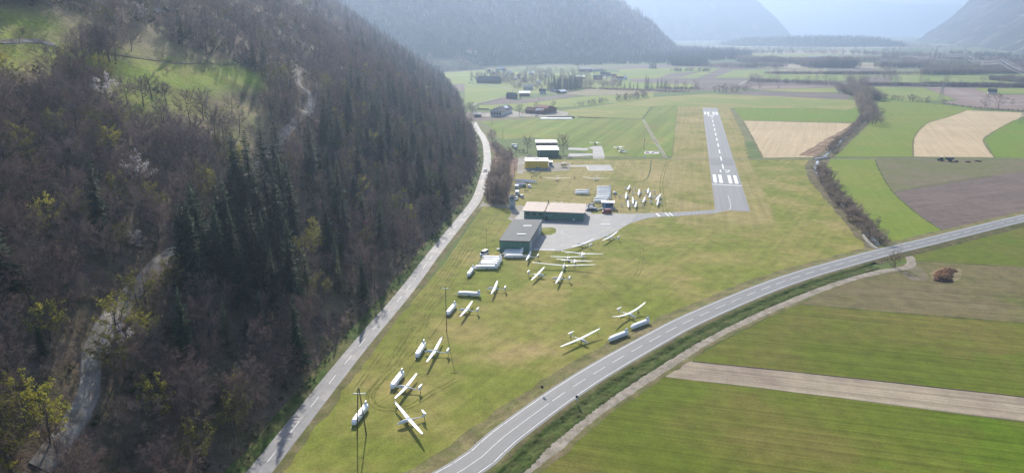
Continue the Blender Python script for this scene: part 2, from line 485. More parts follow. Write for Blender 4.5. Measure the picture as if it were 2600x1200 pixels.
def S(name, pts, mat, z, jit=0.5, f=D, step=9.0): return sheet(name, [f(*p) for p in pts], mat, z, jit, step)
z1 = Zm(1180, 220, 3.3026); z2 = Zm(1180, 320, 6.605); z3 = Zm(1440, 400, 6.605); z4 = Zm(1160, 480, 4.954)
z5 = Zm(850, 820, 3.13); z6 = Zm(1380, 750, 5.945); z7 = Zm(1900, 230, 2.287)
r1 = Zm(1650, 120, 5.152); r2 = Zm(2100, 120, 5.152); r3 = Zm(1160, 180, 5.152)
zc = Zm(1280, 440, 11.893); zo = Zm(1460, 480, 14.864); ze = Zm(1120, 600, 9.908); zp = Zm(1480, 340, 11.709)
z9 = Zm(1300, 550, 3.9625); zr = Zm(1280, 930, 5.947); zk = Zm(880, 560, 3.497); zg = Zm(2180, 600, 7.43)

# line of the two roads, in metres
MAIN = smooth_line([(-66, 84), (-36, 107), (-10.8, 129.4), (-1.9, 142.2), (12.5, 160.9), (26.8, 177.3), (46, 197.1), (60.9, 211.4), (91, 236.5), (114.5, 253.7), (138.6, 268.8), (163.8, 283.9), (189, 297.6), (214.6, 312), (264, 339.4), (330, 375), (420, 420), (560, 480)])
LROAD = smooth_line([(-72, 0), (-64, 70), (-56, 129.4), (-47.8, 189.1), (-40, 237.2), (-34.1, 283.3), (-26.4, 337.2), (-20.4, 382.8), (-18.6, 440.2), (-18.1, 492.3), (-19.4, 529.9), (-22.7, 585.7), (-27.6, 628.8), (-33.3, 664.7), (-40, 720)])

# airfield grass, from the valley road to the main road and up to the cross track
S('airfield_grass', [(560, 1230), (700, 1150), (1120, 660), (1225, 505), (1300, 400), (1640, 400), (2058, 402), (2050, 440), (2090, 500), (2150, 560), (2225, 628), (1900, 735), (1700, 812), (1500, 912), (1300, 1045), (1060, 1230)], m_air, 0.02, 0)
S('dry_airfield_field', [(1300, 404), (1640, 404), (1795, 404), (1810, 530), (1650, 540), (1560, 540), (1500, 520), (1230, 500)], m_airn, 0.04, 1.5, step=0.8)
sheet('runway_verge_field', [D(1705, 269), D(1836, 269), D(1848, 300), D(1872, 345), D(1884, 400), D(1912, 460), D(1952, 560), D(1900, 600), D(1700, 560), D(1690, 400)], m_airn, 0.045, 1.5, 0.8)
S('striped_field', [(60 + 1150, 262 + 45), (1440, 293), (1617, 299), (1665, 396), (1500, 393), (1420, 365), (1345, 345), (1262, 352), (1232, 318)], m_stripe, 0.03, 0.5)
S('pale_field', [(1412, 278), (1530, 263), (1650, 246), (1642, 300), (1460, 296), (1440, 290)], m_pale, 0.03, 0.6)
S('green_strip_field', [(1641, 265), (1704, 265), (1690, 392), (1672, 392), (1618, 300)], m_stripe, 0.05, 0.4)
S('wheat_field', [(1845, 270), (1990, 272), (2160, 270), (2158, 308), (1870, 303)], m_lush, 0.05, 0.5)
S('stubble_field', [(1869, 304), (2150, 311), (2100, 360), (2050, 396), (1918, 397)], m_straw, 0.06, 0.6)
S('manured_field', [(2010, 391), (2085, 345), (2140, 317), (2155, 318), (2110, 352), (2062, 394)], ground('manured_soil', (0.22, 0.14, 0.09), (0.33, 0.24, 0.15), None, patch=14, dirang=0.95, stripe=0.3, sw=2.5, sl=80), 0.08, 0.8)
S('wide_meadow_field', [(1400, 300), (1660, 245), (1790, 236), (2150, 252), (2165, 272), (1990, 274), (1640, 270), (1560, 285)], m_pale, 0.02, 0.8)
S('lush_field', [(2195, 251), (2280, 252), (2450, 274), (2440, 280), (2330, 310), (2301, 345), (2297, 394), (2075, 394), (2120, 345), (2180, 300)], m_green, 0.03, 0.5)
S('creekside_field', [(2075, 400), (2200, 400), (2212, 430), (2245, 482), (2310, 540), (2374, 583), (2240, 625), (2170, 560), (2090, 470)], m_green, 0.03, 0.5)
S('curved_stubble_field', [(2296, 394), (2300, 342), (2332, 310), (2385, 295), (2432, 278), (2600, 284), (2545, 305), (2500, 330), (2474, 350), (2482, 370), (2500, 396)], m_straw, 0.05, 0.5)
S('corner_field', [(2477, 350), (2502, 331), (2548, 306), (2610, 284), (2760, 290), (2760, 402), (2502, 396)], m_lush, 0.04, 0.4)
S('young_crop_field', [(2201, 401), (2760, 402), (2700, 405), (2580, 428), (2245, 482), (2212, 430)], ground('young_crop', (0.145, 0.145, 0.06), (0.175, 0.145, 0.09), (0.18, 0.14, 0.11), patch=45, dirang=0.2, stripe=0.12, sw=2, sl=120, fine=0.16), 0.04, 0.5)
S('ploughed_field', [(2246, 483), (2580, 429), (2740, 402), (2800, 470), (2560, 536), (2375, 582), (2312, 541)], m_plough, 0.05, 0.5)
S('roadside_field', [(2240, 660), (2300, 630), (2576, 565), (2900, 480), (2900, 690), (2576, 672), (2300, 656)], m_drill, 0.03, 0.4)
S('thin_crop_field', [(2090, 722), (2180, 690), (2300, 655), (2576, 671), (2950, 695), (2950, 845), (2576, 812), (2000, 764)], m_olive, 0.04, 0.5)
S('drilled_field', [(1735, 908), (1860, 836), (1998, 765), (2576, 813), (3000, 848), (3000, 1046), (2576, 998), (2100, 945)], m_drill, 0.05, 0.3)
S('tilled_strip_field', [(1664, 946), (1738, 907), (2100, 946), (2576, 999), (3000, 1047), (3000, 1108), (2576, 1059), (2100, 998)], m_tilled, 0.055, 0.3)
S('lower_drilled_field', [(1280, 1230), (1480, 1075), (1662, 947), (2100, 1000), (2576, 1061), (3000, 1110), (3200, 1400), (1100, 1400)], m_drill, 0.06, 0.3)
# dark furrow left along the tilled strip
FUR = [D(1742, 908), D(2100, 945.5), D(2576, 998), D(3000, 1046)]
ribbon('furrow_path', smooth_line(FUR, 8), [(0.35, 0.03), (0.15, 0.10), (-0.25, 0.09), (-0.4, 0.07)], plain('dark_soil', (0.055, 0.04, 0.035), 0.9, 0.1, 0.3, 0.6, kind='world'), jit=0.1)

# fields beyond the runway (each sheet a little above the one before)
FZ = 0.05
for nm, f, pts, mt in [
    ('farm_field', r3, [(100, 172), (250, 166), (700, 240), (800, 262), (640, 332), (255, 425), (110, 420)], m_farg),
    ('brown_farm_field', r3, [(300, 440), (640, 348), (760, 385), (1150, 340), (1400, 312), (1640, 322), (1400, 352), (900, 420), (500, 440)], m_ploughfar),
    ('long_meadow_field', r3, [(290, 505), (300, 452), (900, 425), (1680, 335), (2576, 290), (2576, 352), (1900, 440), (1330, 482), (800, 505)], m_farg),
    ('dry_meadow_field', r3, [(1440, 300), (1660, 235), (2576, 262), (2700, 288), (2576, 288), (1700, 328)], m_tanf),
    ('yard_path', r3, [(300, 600), (330, 560), (440, 545), (740, 522), (860, 560), (1330, 520), (1450, 545), (1440, 590), (1050, 600), (520, 606)], m_yard),
    ('upland_field', r3, [(-400, 180), (-300, 40), (300, 0), (900, 20), (1500, 30), (1640, 150), (1660, 250), (1000, 300), (640, 300), (100, 172)], m_farg),
    ('village_field', r3, [(1640, 230), (1630, 150), (1500, 60), (1800, 20), (2576, 30), (3100, 20), (3100, 240), (2576, 235)], m_farg),
    ('big_far_field', r1, [(-600, 690), (0, 660), (800, 610), (1700, 640), (2576, 692), (2700, 780), (2576, 830), (1700, 760), (1090, 776), (300, 760), (-300, 800)], m_pale),
    ('brown_strip_field', r1, [(830, 590), (1300, 572), (2300, 600), (2640, 625), (2576, 685), (1200, 626)], m_ploughfar),
    ('dull_field', r1, [(1350, 560), (2480, 525), (2576, 598), (1900, 588)], m_pale),
    ('gravel_bank_field', r1, [(1300, 520), (1400, 508), (2490, 508), (1900, 540), (1380, 556)], m_pink),
    ('dark_ploughed_field', r1, [(-300, 420), (0, 408), (1262, 410), (1300, 432), (1180, 488), (300, 480), (-200, 460)], m_ploughfar),
    ('strip_field', r1, [(-300, 380), (0, 350), (290, 340), (100, 404), (-250, 408)], m_farg),
    ('brown_stripe_field', r1, [(290, 340), (640, 330), (370, 404), (102, 404)], m_ploughfar),
    ('green_stripe_field', r1, [(642, 330), (830, 320), (900, 285), (740, 280), (700, 300)], m_farg),
    ('pale_stripe_field', r1, [(640, 330), (830, 318), (630, 404), (372, 404)], m_farg),
    ('umber_stripe_field', r1, [(832, 318), (920, 290), (1080, 310), (830, 404), (632, 404)], m_ploughfar),
    ('light_field', r1, [(1082, 310), (1540, 298), (1540, 352), (1310, 404), (832, 404)], m_farg),
    ('broad_field', r1, [(1530, 356), (2576, 360), (2900, 366), (2740, 440), (2500, 442), (1400, 422)], m_farg),
    ('bare_stripe_field', r1, [(1560, 290), (2700, 272), (2700, 330), (1560, 325)], m_tanf),
    ('pink_field', r1, [(760, 214), (1310, 210), (1300, 266), (760, 262)], m_pink),
    ('meadow_strip_field', r1, [(-400, 290), (300, 268), (700, 262), (950, 280), (640, 326), (0, 340), (-400, 350)], m_farg),
    ('distant_field', r1, [(1200, 88), (2500, 84), (2450, 128), (1900, 150), (1230, 128)], m_pale),
    ('pasture_field', r2, [(860, 372), (950, 365), (1320, 375), (2300, 446), (2700, 470), (2500, 474), (860, 464), (840, 420)], m_farg),
    ('railway_path', r2, [(430, 478), (640, 478), (2576, 488), (2900, 490), (2900, 500), (2576, 498), (440, 492)], m_yard),
    ('creek_field', r2, [(420, 520), (1260, 530), (1700, 692), (1480, 704), (1050, 712), (640, 650)], m_farg),
    ('fallow_field', r2, [(1275, 530), (1900, 536), (2120, 622), (2576, 722), (2900, 790), (2900, 860), (2576, 838), (1950, 792), (1480, 724), (1720, 692)], m_pink),
    ('barn_field', r2, [(1910, 536), (2900, 542), (2900, 622), (2576, 620), (2260, 616), (2130, 620)], m_farg),
    ('clay_field', r2, [(2150, 624), (2576, 628), (2900, 632), (2900, 780), (2576, 716)], m_pink),
    ('thin_meadow_field', r2, [(900, 320), (2100, 320), (2576, 360), (2700, 440), (2300, 440), (1300, 372), (900, 350)], m_farg),
    ('brown_band_field', r2, [(0, 278), (560, 276), (680, 310), (400, 350), (0, 330)], m_ploughfar),
    ('light_band_field', r2, [(300, 232), (980, 230), (960, 250), (320, 252)], m_tanf),
    ('silver_band_field', r2, [(680, 192), (2000, 198), (2000, 210), (680, 204)], m_yard),
]:
    FZ += 0.012; S(nm, pts, mt, FZ, 1.2, f)
tk = lambda nm, f, pts, w, z=0.55, mt=m_grav: ribbon(nm, smooth_line([f(*p) for p in pts], 6), [(w, z), (0, z + 0.012), (-w, z)], mt, jit=w * 0.12)
tk('farm_path', r3, [(150, 165), (250, 172), (480, 200), (700, 242), (830, 268)], 2.2)
tk('lane_path', r3, [(215, 455), (255, 432), (450, 388), (640, 342)], 2.4)
tk('village_path', r3, [(1880, 60), (1960, 110), (2040, 170), (2010, 190)], 3.0)
tk('bank_path', r1, [(1170, 495), (1250, 450), (1330, 418), (1420, 392)], 3.0)
tk('creek_path', r1, [(2576, 610), (2500, 595), (2450, 560), (2480, 530)], 2.5)
tk('crossing_path', D, [(1270, 399), (1320, 397), (1500, 396), (1660, 398), (1790, 399), (2050, 400), (2300, 398), (2576, 399), (2800, 402)], 1.5, 0.082, m_vdry)
for s_ in (-0.75, 0.75):
    ribbon('track_path', smooth_line([(p.x + 0, p.y + s_, 0) for p in [D(1270, 399), D(1500, 396), D(1660, 398), D(2050, 400), D(2576, 399), D(2800, 402)]], 6), [(0.3, 0.105), (-0.3, 0.105)], m_grav)
for s_ in (-0.9, 0.9):
    ribbon('wheel_path', smooth_line([D(1618, 300) + Vector((s_, 0, 0)), D(1640, 340) + Vector((s_, 0, 0)), D(1674, 396) + Vector((s_, 0, 0))], 6), [(0.5, 0.085), (-0.5, 0.085)], m_grav)
tk('field_edge_path', D, [(1440, 293), (1540, 297), (1617, 299), (1700, 301)], 0.9, 0.07, m_vdry)
tk('ditch_path', D, [(1641, 266), (1628, 284), (1616, 300)], 1.0, 0.08, m_verge)
tk('drain_path', z1, [(1563, 615), (1555, 700), (1530, 770), (1490, 795), (1200, 785)], 0.4, 0.07, m_verge)

# airfield paving
S('runway', [(0, 0)], m_rw, 0.07, 0) if False else None
def rwp(s, o): return RW_A + RWD * s + RWN * o
sheet('runway', [rwp(0, 9.1), rwp(0, -9.1), rwp(RWL, -8.9), rwp(RWL, 8.9)], m_rw, 0.09)
def S4(name, pts, mat, z): return sheet(name, [z4(*p) for p in pts], mat, z)
S4('apron', [(640, 372), (700, 330), (760, 240), (850, 215), (1100, 190), (1640, 210), (1700, 240), (1690, 312), (2000, 306), (2180, 312), (2500, 300), (2590, 290), (2590, 345), (2400, 366), (2180, 430), (2060, 500), (1860, 605), (1640, 682), (1470, 735), (1290, 778), (900, 768), (880, 400), (700, 396)], m_apron, 0.07)
S('taxiway', [(1395, 1138), (1440, 1072), (1560, 1064), (1990, 1040), (2110, 1030), (2130, 1000), (2180, 1040), (2110, 1062), (1760, 1087), (1560, 1096)], m_rw, 0.085, 0, z1)
S4('grass_island_field', [(1062, 488), (1180, 482), (1235, 492), (1252, 520), (1240, 550), (1180, 577), (1060, 580)], m_air, 0.095)
S4('access_road', [(215, 262), (275, 195), (330, 148), (345, 178), (420, 192), (660, 204), (830, 205), (830, 250), (720, 380), (650, 372), (690, 300), (640, 236), (400, 214), (310, 222)], m_yard, 0.075)
S('upper_apron', [(1030, 518), (1080, 498), (1150, 498), (1172, 572), (1172, 605), (1075, 605), (1075, 578), (860, 590), (875, 562), (1074, 560), (1074, 525)], m_apron, 0.07, 0, z1)
S('upper_taxiway', [(868, 512), (1032, 516), (1032, 535), (868, 530)], m_apron, 0.075, 0, z1)
S('yellow_hangar_path', [(445, 592), (560, 580), (620, 588), (500, 640), (492, 730), (440, 730)], m_yard, 0.075, 0, z1)
S('helicopter_path', [(690, 640), (800, 640), (885, 645), (880, 700), (700, 712), (480, 712), (505, 690)], m_yard, 0.08, 0, z1)
S('landing_pad_road', [(885, 660), (1018, 657), (1220, 655), (1248, 703), (1037, 706), (1020, 672), (885, 672)], m_apron, 0.075, 0, z1)
S('crossing_road', [(2050, 596), (2245, 596), (2260, 662), (2062, 662)], m_patch, 0.098, 0, z1)
# runway paint
def paint_quads(name, quads, mat, z):
    mb = MB()
    for q in quads: mb.add([(p[0], p[1], z) for p in q], [tuple(range(len(q)))])
    o = mb.build(name, mat)
    for p in o.data.polygons:
        if p.normal.z < 0: o.data.flip_normals(); break
    return tag(o, kind='structure')
def rect(s, o, ls, lo): return [rwp(s, o - lo / 2), rwp(s, o + lo / 2), rwp(s + ls, o + lo / 2), rwp(s + ls, o - lo / 2)]
S_TH = (z1(2200, 826) - RW_A).dot(RWD)
S_BAR = (z1(2200, 810) - RW_A).dot(RWD); S_BAR2 = (z1(2180, 741) - RW_A).dot(RWD)
S_NUM = (z1(2190, 720) - RW_A).dot(RWD); S_NUM2 = (z1(2190, 698) - RW_A).dot(RWD)
bars = [rect(S_BAR, o, S_BAR2 - S_BAR, 2.1) for o in (6.8, 3.2, -2.6, -6.3)]
paint_quads('runway_marking', bars + [rect(S_TH - 0.5, 0, 1.3, 18)], m_paint, 0.108)
def digit(segs, s0, o0, sh, sw, flip=False):
    """strokes in a 0..1 box turned into painted quads; the number reads for a pilot on approach"""
    out = []
    for (xa, ya, xb, yb, w) in segs:
        a = Vector((xa * sw, ya * sh)); b = Vector((xb * sw, yb * sh)); d = (b - a).normalized(); n = Vector((-d.y, d.x)) * w / 2
        q = []
        for p in (a - n, b - n, b + n, a + n):
            q.append(rwp(s0 - p.y, o0 + p.x) if flip else rwp(s0 + p.y, o0 - p.x))
        out.append(q)
    return out
W = 1.0
D1 = [(0.5, 0, 0.5, 1, W), (0.22, 0.78, 0.5, 0.98, 0.8), (0.2, 0.03, 0.8, 0.03, 0.9)]
D2 = [(0.0, 0.05, 1.0, 0.05, W), (0.03, 0.08, 0.95, 0.6, W), (0.95, 0.58, 0.93, 0.88, W), (0.95, 0.95, 0.12, 0.95, W), (0.08, 0.95, 0.05, 0.75, 0.8)]
D3 = [(0, 0.04, 1, 0.04, W), (0, 0.96, 1, 0.96, W), (0.2, 0.5, 1, 0.5, W), (0.97, 0.08, 0.97, 0.92, W)]
D0 = [(0, 0.04, 1, 0.04, W), (0, 0.96, 1, 0.96, W), (0.02, 0.08, 0.02, 0.92, W), (0.98, 0.08, 0.98, 0.92, W)]
NH = S_NUM2 - S_NUM
paint_quads('runway_numeral', digit(D1, S_NUM, 3.5, NH, 2.6) + digit(D2, S_NUM, -0.9, NH, 2.9), m_paint, 0.11)
F_B = (z1(2065, 213) - RW_A).dot(RWD); F_B0 = (z1(2065, 236) - RW_A).dot(RWD); F_N = (z1(2065, 240) - RW_A).dot(RWD); F_N0 = (z1(2065, 250) - RW_A).dot(RWD)
paint_quads('runway_marking', [rect(F_B0, o, F_B - F_B0, 2.1) for o in (6.5, 3.1, -2.8, -6.2)], m_paint, 0.108)
paint_quads('runway_numeral', digit(D3, F_N, -3.6, F_N - F_N0, 2.9, True) + digit(D0, F_N, 0.8, F_N - F_N0, 2.9, True), m_paint, 0.11)
S_C0 = (z1(2163, 690) - RW_A).dot(RWD); S_C1 = (z1(2078, 258) - RW_A).dot(RWD)
dash('runway_centreline_marking', [rwp(S_C0, 0), rwp(S_C1, 0)], 0, 0.45, 0.106, 18, 14, m_paint)
ribbon('taxi_line_marking', smooth_line([z1(2207, 915), z1(2222, 960), z1(2230, 1000), z1(2222, 1028), z1(2185, 1043), z1(2100, 1052)], 2), [(0.22, 0.112), (-0.22, 0.112)], m_paintold)
ribbon('taxi_line_marking', smooth_line([z4(1480, 592), z4(1370, 575), z4(1315, 550), z4(1340, 515), z4(1430, 500), z4(1600, 500), z4(1860, 486), z4(1960, 464), z4(1860, 520), z4(1730, 575), z4(1600, 598), z4(1480, 594)], 2), [(0.13, 0.1), (-0.13, 0.1)], m_paintold)
paint_quads('taxiway_marking', [[z1(1597, 1063), z1(1612, 1062), z1(1643, 1088), z1(1628, 1089)], [z1(1675, 1058), z1(1686, 1057), z1(1720, 1086), z1(1709, 1087)], [z1(1706, 1057), z1(1717, 1056), z1(1752, 1083), z1(1741, 1084)],
    [z4(970, 757), z4(1235, 761), z4(1235, 768), z4(970, 764)], [z4(1810, 438), z4(1930, 440), z4(1930, 446), z4(1810, 444)], [z4(1075, 402), z4(1115, 404), z4(1115, 410), z4(1075, 408)]], m_paint, 0.115)
paint_quads('landing_pad_marking', [[z1(1018, 664), z1(1026, 664), z1(1046, 706), z1(1036, 706)], [z1(1036, 702), z1(1246, 699), z1(1248, 703), z1(1037, 706)]], m_paintold, 0.09)
# signal square beside the upper taxiway
sq = [[(1860, 518), (2260, 518), (2260, 526), (1860, 526)], [(1855, 584), (2265, 584), (2265, 592), (1855, 592)], [(1845, 518), (1862, 518), (1852, 592), (1830, 592)], [(2248, 518), (2262, 518), (2270, 592), (2252, 592)],
      [(1950, 534), (2080, 534), (2080, 545), (1950, 545)], [(1995, 545), (2030, 545), (2025, 572), (1990, 572)], [(2115, 558), (2235, 558), (2238, 576), (2115, 576)]]
sheet('signal_square_field', [zp(1850, 522), zp(2262, 522), zp(2268, 590), zp(1838, 590)], plain('dark_square', (0.16, 0.10, 0.12), 0.9, kind='world'), 0.09)
paint_quads('signal_square_marking', [[zp(*p) for p in q] for q in sq], m_paint, 0.10)

# the main road on its low bank, verges and the ditch towards the track
RZ = 0.9
ribbon('main_road', MAIN, [(4.15, RZ - 0.03), (3.6, RZ), (0, RZ + 0.05), (-3.6, RZ), (-4.15, RZ - 0.03)], m_road)
ribbon('left_verge', MAIN, [(9.5, 0.03), (7.0, 0.25), (5.0, RZ - 0.2), (4.15, RZ - 0.04)], m_vdry, jit=0.7, one=0)
i0 = min(range(len(MAIN)), key=lambda i: (MAIN[i] - Vector((150, 276, 0))).length)
ribbon('right_verge', MAIN[:i0 + 1], [(-4.15, RZ - 0.04), (-4.9, RZ - 0.12), (-5.6, RZ - 0.3)], m_vdry, jit=0.15, one=-1)
BK = smooth_line([(p.x, p.y) for p in MAIN[:i0 + 1:3]], 0.7)
rb = random.Random(5)
bank = ribbon('ditch_bank_terrain', BK, [(-5.3, RZ - 0.24)] + [(-5.7 - 0.42 * k, max(0.13, (RZ - 0.35) * (1 - k / 5.0)) + 0.05) for k in range(11)] + [(-10.5, 0.065)], m_ditch, jit=0.35, one=-1)
for v in bank.data.vertices:
    if v.index % 13 not in (0, 12): v.co += Vector((rb.uniform(-.2, .2), rb.uniform(-.2, .2), rb.uniform(-.05, .26)))
bank.data.polygons.foreach_set('use_smooth', [True] * len(bank.data.polygons))
ribbon('right_verge', MAIN[i0:], [(-4.15, RZ - 0.04), (-5.2, RZ - 0.3), (-7.5, 0.05)], m_vdry, jit=0.3, one=-1)
for off in (3.35, -3.35): dash('edge_line_marking', MAIN, off, 0.09, RZ + 0.02, 1e6, 0, m_paint)
ia = min(range(len(MAIN)), key=lambda i: (MAIN[i] - zr(660, 615)).length)
dash('centre_line_marking', MAIN[:ia + 1], 0, 0.075, RZ + 0.066, 1e6, 0, m_paint)
dash('centre_line_marking', MAIN[ia:], 0, 0.075, RZ + 0.066, 6.0, 3.6, m_paint, start=1.2)
TRK = smooth_line([G(1290, 1235), G(1340, 1187), zr(820, 1189), zr(1150, 880), zr(1784, 430), G(1700, 926), G(1805, 859), G(1927, 800), z7(370, 1175), z7(600, 1092), z7(800, 1047), z7(900, 1032), z7(945, 1010), z7(935, 965), z7(885, 932)], 2.5)
ribbon('farm_track_path', TRK, [(1.75, 0.07), (1.2, 0.12), (0.4, 0.11), (-0.4, 0.12), (-1.2, 0.12), (-1.75, 0.07)], ground('track_gravel', (0.33, 0.285, 0.235), (0.24, 0.21, 0.16), (0.20, 0.185, 0.12), patch=3.0, dirang=0.8, fine=0.22), jit=0.16)
TR2 = TRK[:int(len(TRK) * 0.72)]
ribbon('track_verge', TR2, [(2.9, 0.085), (2.3, 0.10), (1.6, 0.085)], m_lush, jit=0.35)
ribbon('track_verge', TR2, [(-1.6, 0.085), (-2.3, 0.1), (-3.2, 0.085)], m_vdry, jit=0.4)

# the valley road under the wood
ribbon('valley_road', LROAD, [(2.85, 0.10), (0, 0.14), (-2.85, 0.10)], m_lroad)
ribbon('valley_road_verge', LROAD, [(2.8, 0.09), (4.2, 0.25), (7.5, 0.15)], m_verge, jit=0.3, one=-1)
ribbon('valley_road_verge', LROAD[:int(len(LROAD) * 0.68)], [(-2.8, 0.09), (-3.6, 0.08), (-5.5, 0.05)], m_vdry, jit=0.8, one=-1)
dash('valley_road_marking', LROAD[:int(len(LROAD) * 0.66)], 0, 0.07, 0.147, 5.0, 7.0, m_paint, start=2)

m_swath = ground('hay_swath', (0.145, 0.150, 0.030), (0.245, 0.20, 0.075), None, patch=6, lo=0.45, hi=0.75, fine=0.4)
# mown swath lines and wheel tracks on the near grass
for k in range(9):
    o = -7.0 - 1.7 * k - random.Random(k).uniform(0, .7)
    L2 = []
    N = normals(LROAD)
    for p, q in list(zip(LROAD, N))[40:105]:
        r = p - q * (-o) * (1.0 + 0.25 * max(0, (p.y - 150) / 250)) ; L2.append(Vector((r.x, r.y, 0)))
    ribbon('mown_path', L2, [(0.2, 0.045), (0, 0.06), (-0.2, 0.045)], m_straw if False else m_swath, jit=0.15) if k in (0, 1, 3, 4, 7) else None

# tracks worn into the grass by cars, trailers and gliders
def worn(f, pts, w=0.22, gap=1.5):
    L = smooth_line([f(*p) for p in pts], 2.0); N = normals(L)
    for s_ in (-gap / 2, gap / 2):
        ribbon('wheel_path', [p + n_ * (s_ + 0.12 * math.sin(i * .7)) for i, (p, n_) in enumerate(zip(L, N))], [(w, 0.045), (0, 0.055), (-w, 0.045)], m_swath, jit=0.12)
worn(z5, [(560, 240), (420, 400), (300, 520), (270, 590), (310, 650), (420, 690), (600, 660), (800, 540), (1000, 430)])
worn(z5, [(640, 200), (480, 350), (330, 500), (290, 600), (350, 670), (480, 680)], .18)
worn(zk, [(1050, 230), (960, 400), (800, 620), (700, 760), (560, 960), (430, 1189)])
worn(zk, [(1180, 560), (1000, 560), (860, 680), (740, 800), (700, 900), (640, 1100)], .18)
worn(z9, [(330, 420), (600, 520), (900, 700), (1100, 860), (1300, 900)], .16)
worn(z9, [(1150, 120), (1300, 300), (1250, 600), (1000, 800), (700, 950)], .15)
worn(z1, [(1700, 620), (1650, 800), (1680, 1050)], .3, 1.7)
worn(z1, [(430, 880), (600, 900), (900, 930), (1250, 860)], .25, 1.6)
# margins between fields
def margin(pts, mt, w=0.5, f=D): ribbon('field_margin_path', smooth_line([f(*p) for p in pts], 4), [(w, 0.075), (0, 0.085), (-w, 0.075)], mt, jit=w * .4)
margin([(2201, 402), (2213, 430), (2246, 483), (2312, 541), (2374, 582)], m_verge, .45)
margin([(2246, 482), (2400, 455), (2580, 429), (2740, 402)], m_vdry, .4)
margin([(1869, 304), (1895, 352), (1918, 396)], m_vdry, .9)
margin([(2300, 656), (2420, 663), (2576, 672), (2900, 692)], m_verge, .4)
margin([(2000, 764), (2250, 786), (2576, 812.5), (2950, 846)], m_verge, .35)
margin([(2296, 394), (2301, 344), (2333, 310), (2385, 294), (2432, 278)], m_vdry, .7)
margin([(2502, 396), (2482, 370), (2475, 350), (2500, 331), (2546, 306)], m_vdry, .6)
# stream with its banks
STR = smooth_line([D(2232, 640), D(2205, 612), D(2160, 560), D(2105, 500), D(2062, 450), D(2052, 425), D(2058, 405), D(2080, 388), D(2105, 366), D(2135, 338), D(2165, 312), D(2185, 290), D(2172, 268), D(2160, 250), D(2140, 222), D(2120, 205)], 5)
ribbon('stream_bank_terrain', STR, [(6.5, 0.06), (3.5, 0.10), (1.6, 0.09), (0, 0.085), (-1.6, 0.09), (-3.5, 0.10), (-7, 0.06)], ground('stream_bank', (0.15, 0.125, 0.075), (0.10, 0.095, 0.045), (0.22, 0.18, 0.10), patch=5, fine=0.35), jit=1.0)
ribbon('stream_water', STR, [(0.9, 0.115), (-0.9, 0.115)], m_water)
S('leaf_litter_terrain', [(1205, 338), (1228, 352), (1250, 365), (1268, 395), (1302, 395), (1302, 420), (1285, 470), (1280, 512), (1228, 512), (1235, 430), (1240, 385), (1222, 352)], m_litter, 0.10, 0.5)

# the wooded slope on the left
def grid_mesh(name, xs, ys, hf, mat, attrs=None, keep=None):
    X, Y = np.meshgrid(xs, ys)
    Z = hf(X, Y)
    nx, ny = len(xs), len(ys)
    idx = np.arange(nx * ny).reshape(ny, nx)
    quads = np.stack([idx[:-1, :-1], idx[:-1, 1:], idx[1:, 1:], idx[1:, :-1]], -1).reshape(-1, 4)
    if keep is not None:
        ok = keep(X, Y, Z).ravel()
        quads = quads[ok[quads].any(axis=1)]
    me = bpy.data.meshes.new(name)
    me.from_pydata(np.stack([X.ravel(), Y.ravel(), Z.ravel()], 1).tolist(), [], quads.tolist())
    me.materials.append(mat)
    me.polygons.foreach_set('use_smooth', [True] * len(me.polygons))
    if attrs:
        for k, f in attrs.items():
            a = me.attributes.new(k, 'FLOAT', 'POINT')
            a.data.foreach_set('value', f(X, Y).ravel().astype(np.float32))
    bm = bmesh.new(); bm.from_mesh(me)
    bmesh.ops.delete(bm, geom=[v for v in bm.verts if not v.link_faces], context='VERTS')
    bm.to_mesh(me); bm.free()
    return put(name, me)
z8 = lambda x, y: (x * 0.50466, y * 0.50466)       # zoom of the top-left corner -> photograph
def wpoly(pts, f=z8):
    out = []
    for p in pts:
        h = hit(*f(*p), 1250)
        if h is not None: out.append((h.x, h.y))
    return out
GREENP = [wpoly([(470, 300), (600, 295), (760, 300), (900, 318), (1180, 320), (1345, 385), (1340, 440), (1200, 480), (1000, 470), (760, 450), (620, 430), (560, 345)]),
          wpoly([(0, 225), (400, 235), (480, 320), (0, 335)]), wpoly([(0, 60), (150, 70), (260, 120), (200, 190), (0, 210)]), wpoly([(560, 440), (1000, 480), (1000, 560), (700, 560), (600, 500)])]
DRYP = [wpoly([(640, 140), (760, 130), (900, 240), (1160, 320), (900, 312), (640, 290)]), wpoly([(1000, 470), (1330, 480), (1350, 720), (1230, 760), (1120, 700), (900, 600)]), wpoly([(0, 40), (300, 60), (500, 100), (600, 140), (300, 230), (0, 215)]),
        wpoly([(600, 480), (1000, 480), (1100, 600), (700, 580)])]
def soft(polys, w):
    def f(X, Y):
        r = np.zeros(X.shape)
        for p in polys:
            r = np.maximum(r, np.clip(0.5 + seg_inside(X, Y, p) / w + 0.6 * fbm(X / 14, Y / 14, 77, 3), 0, 1))
        return r
    return f
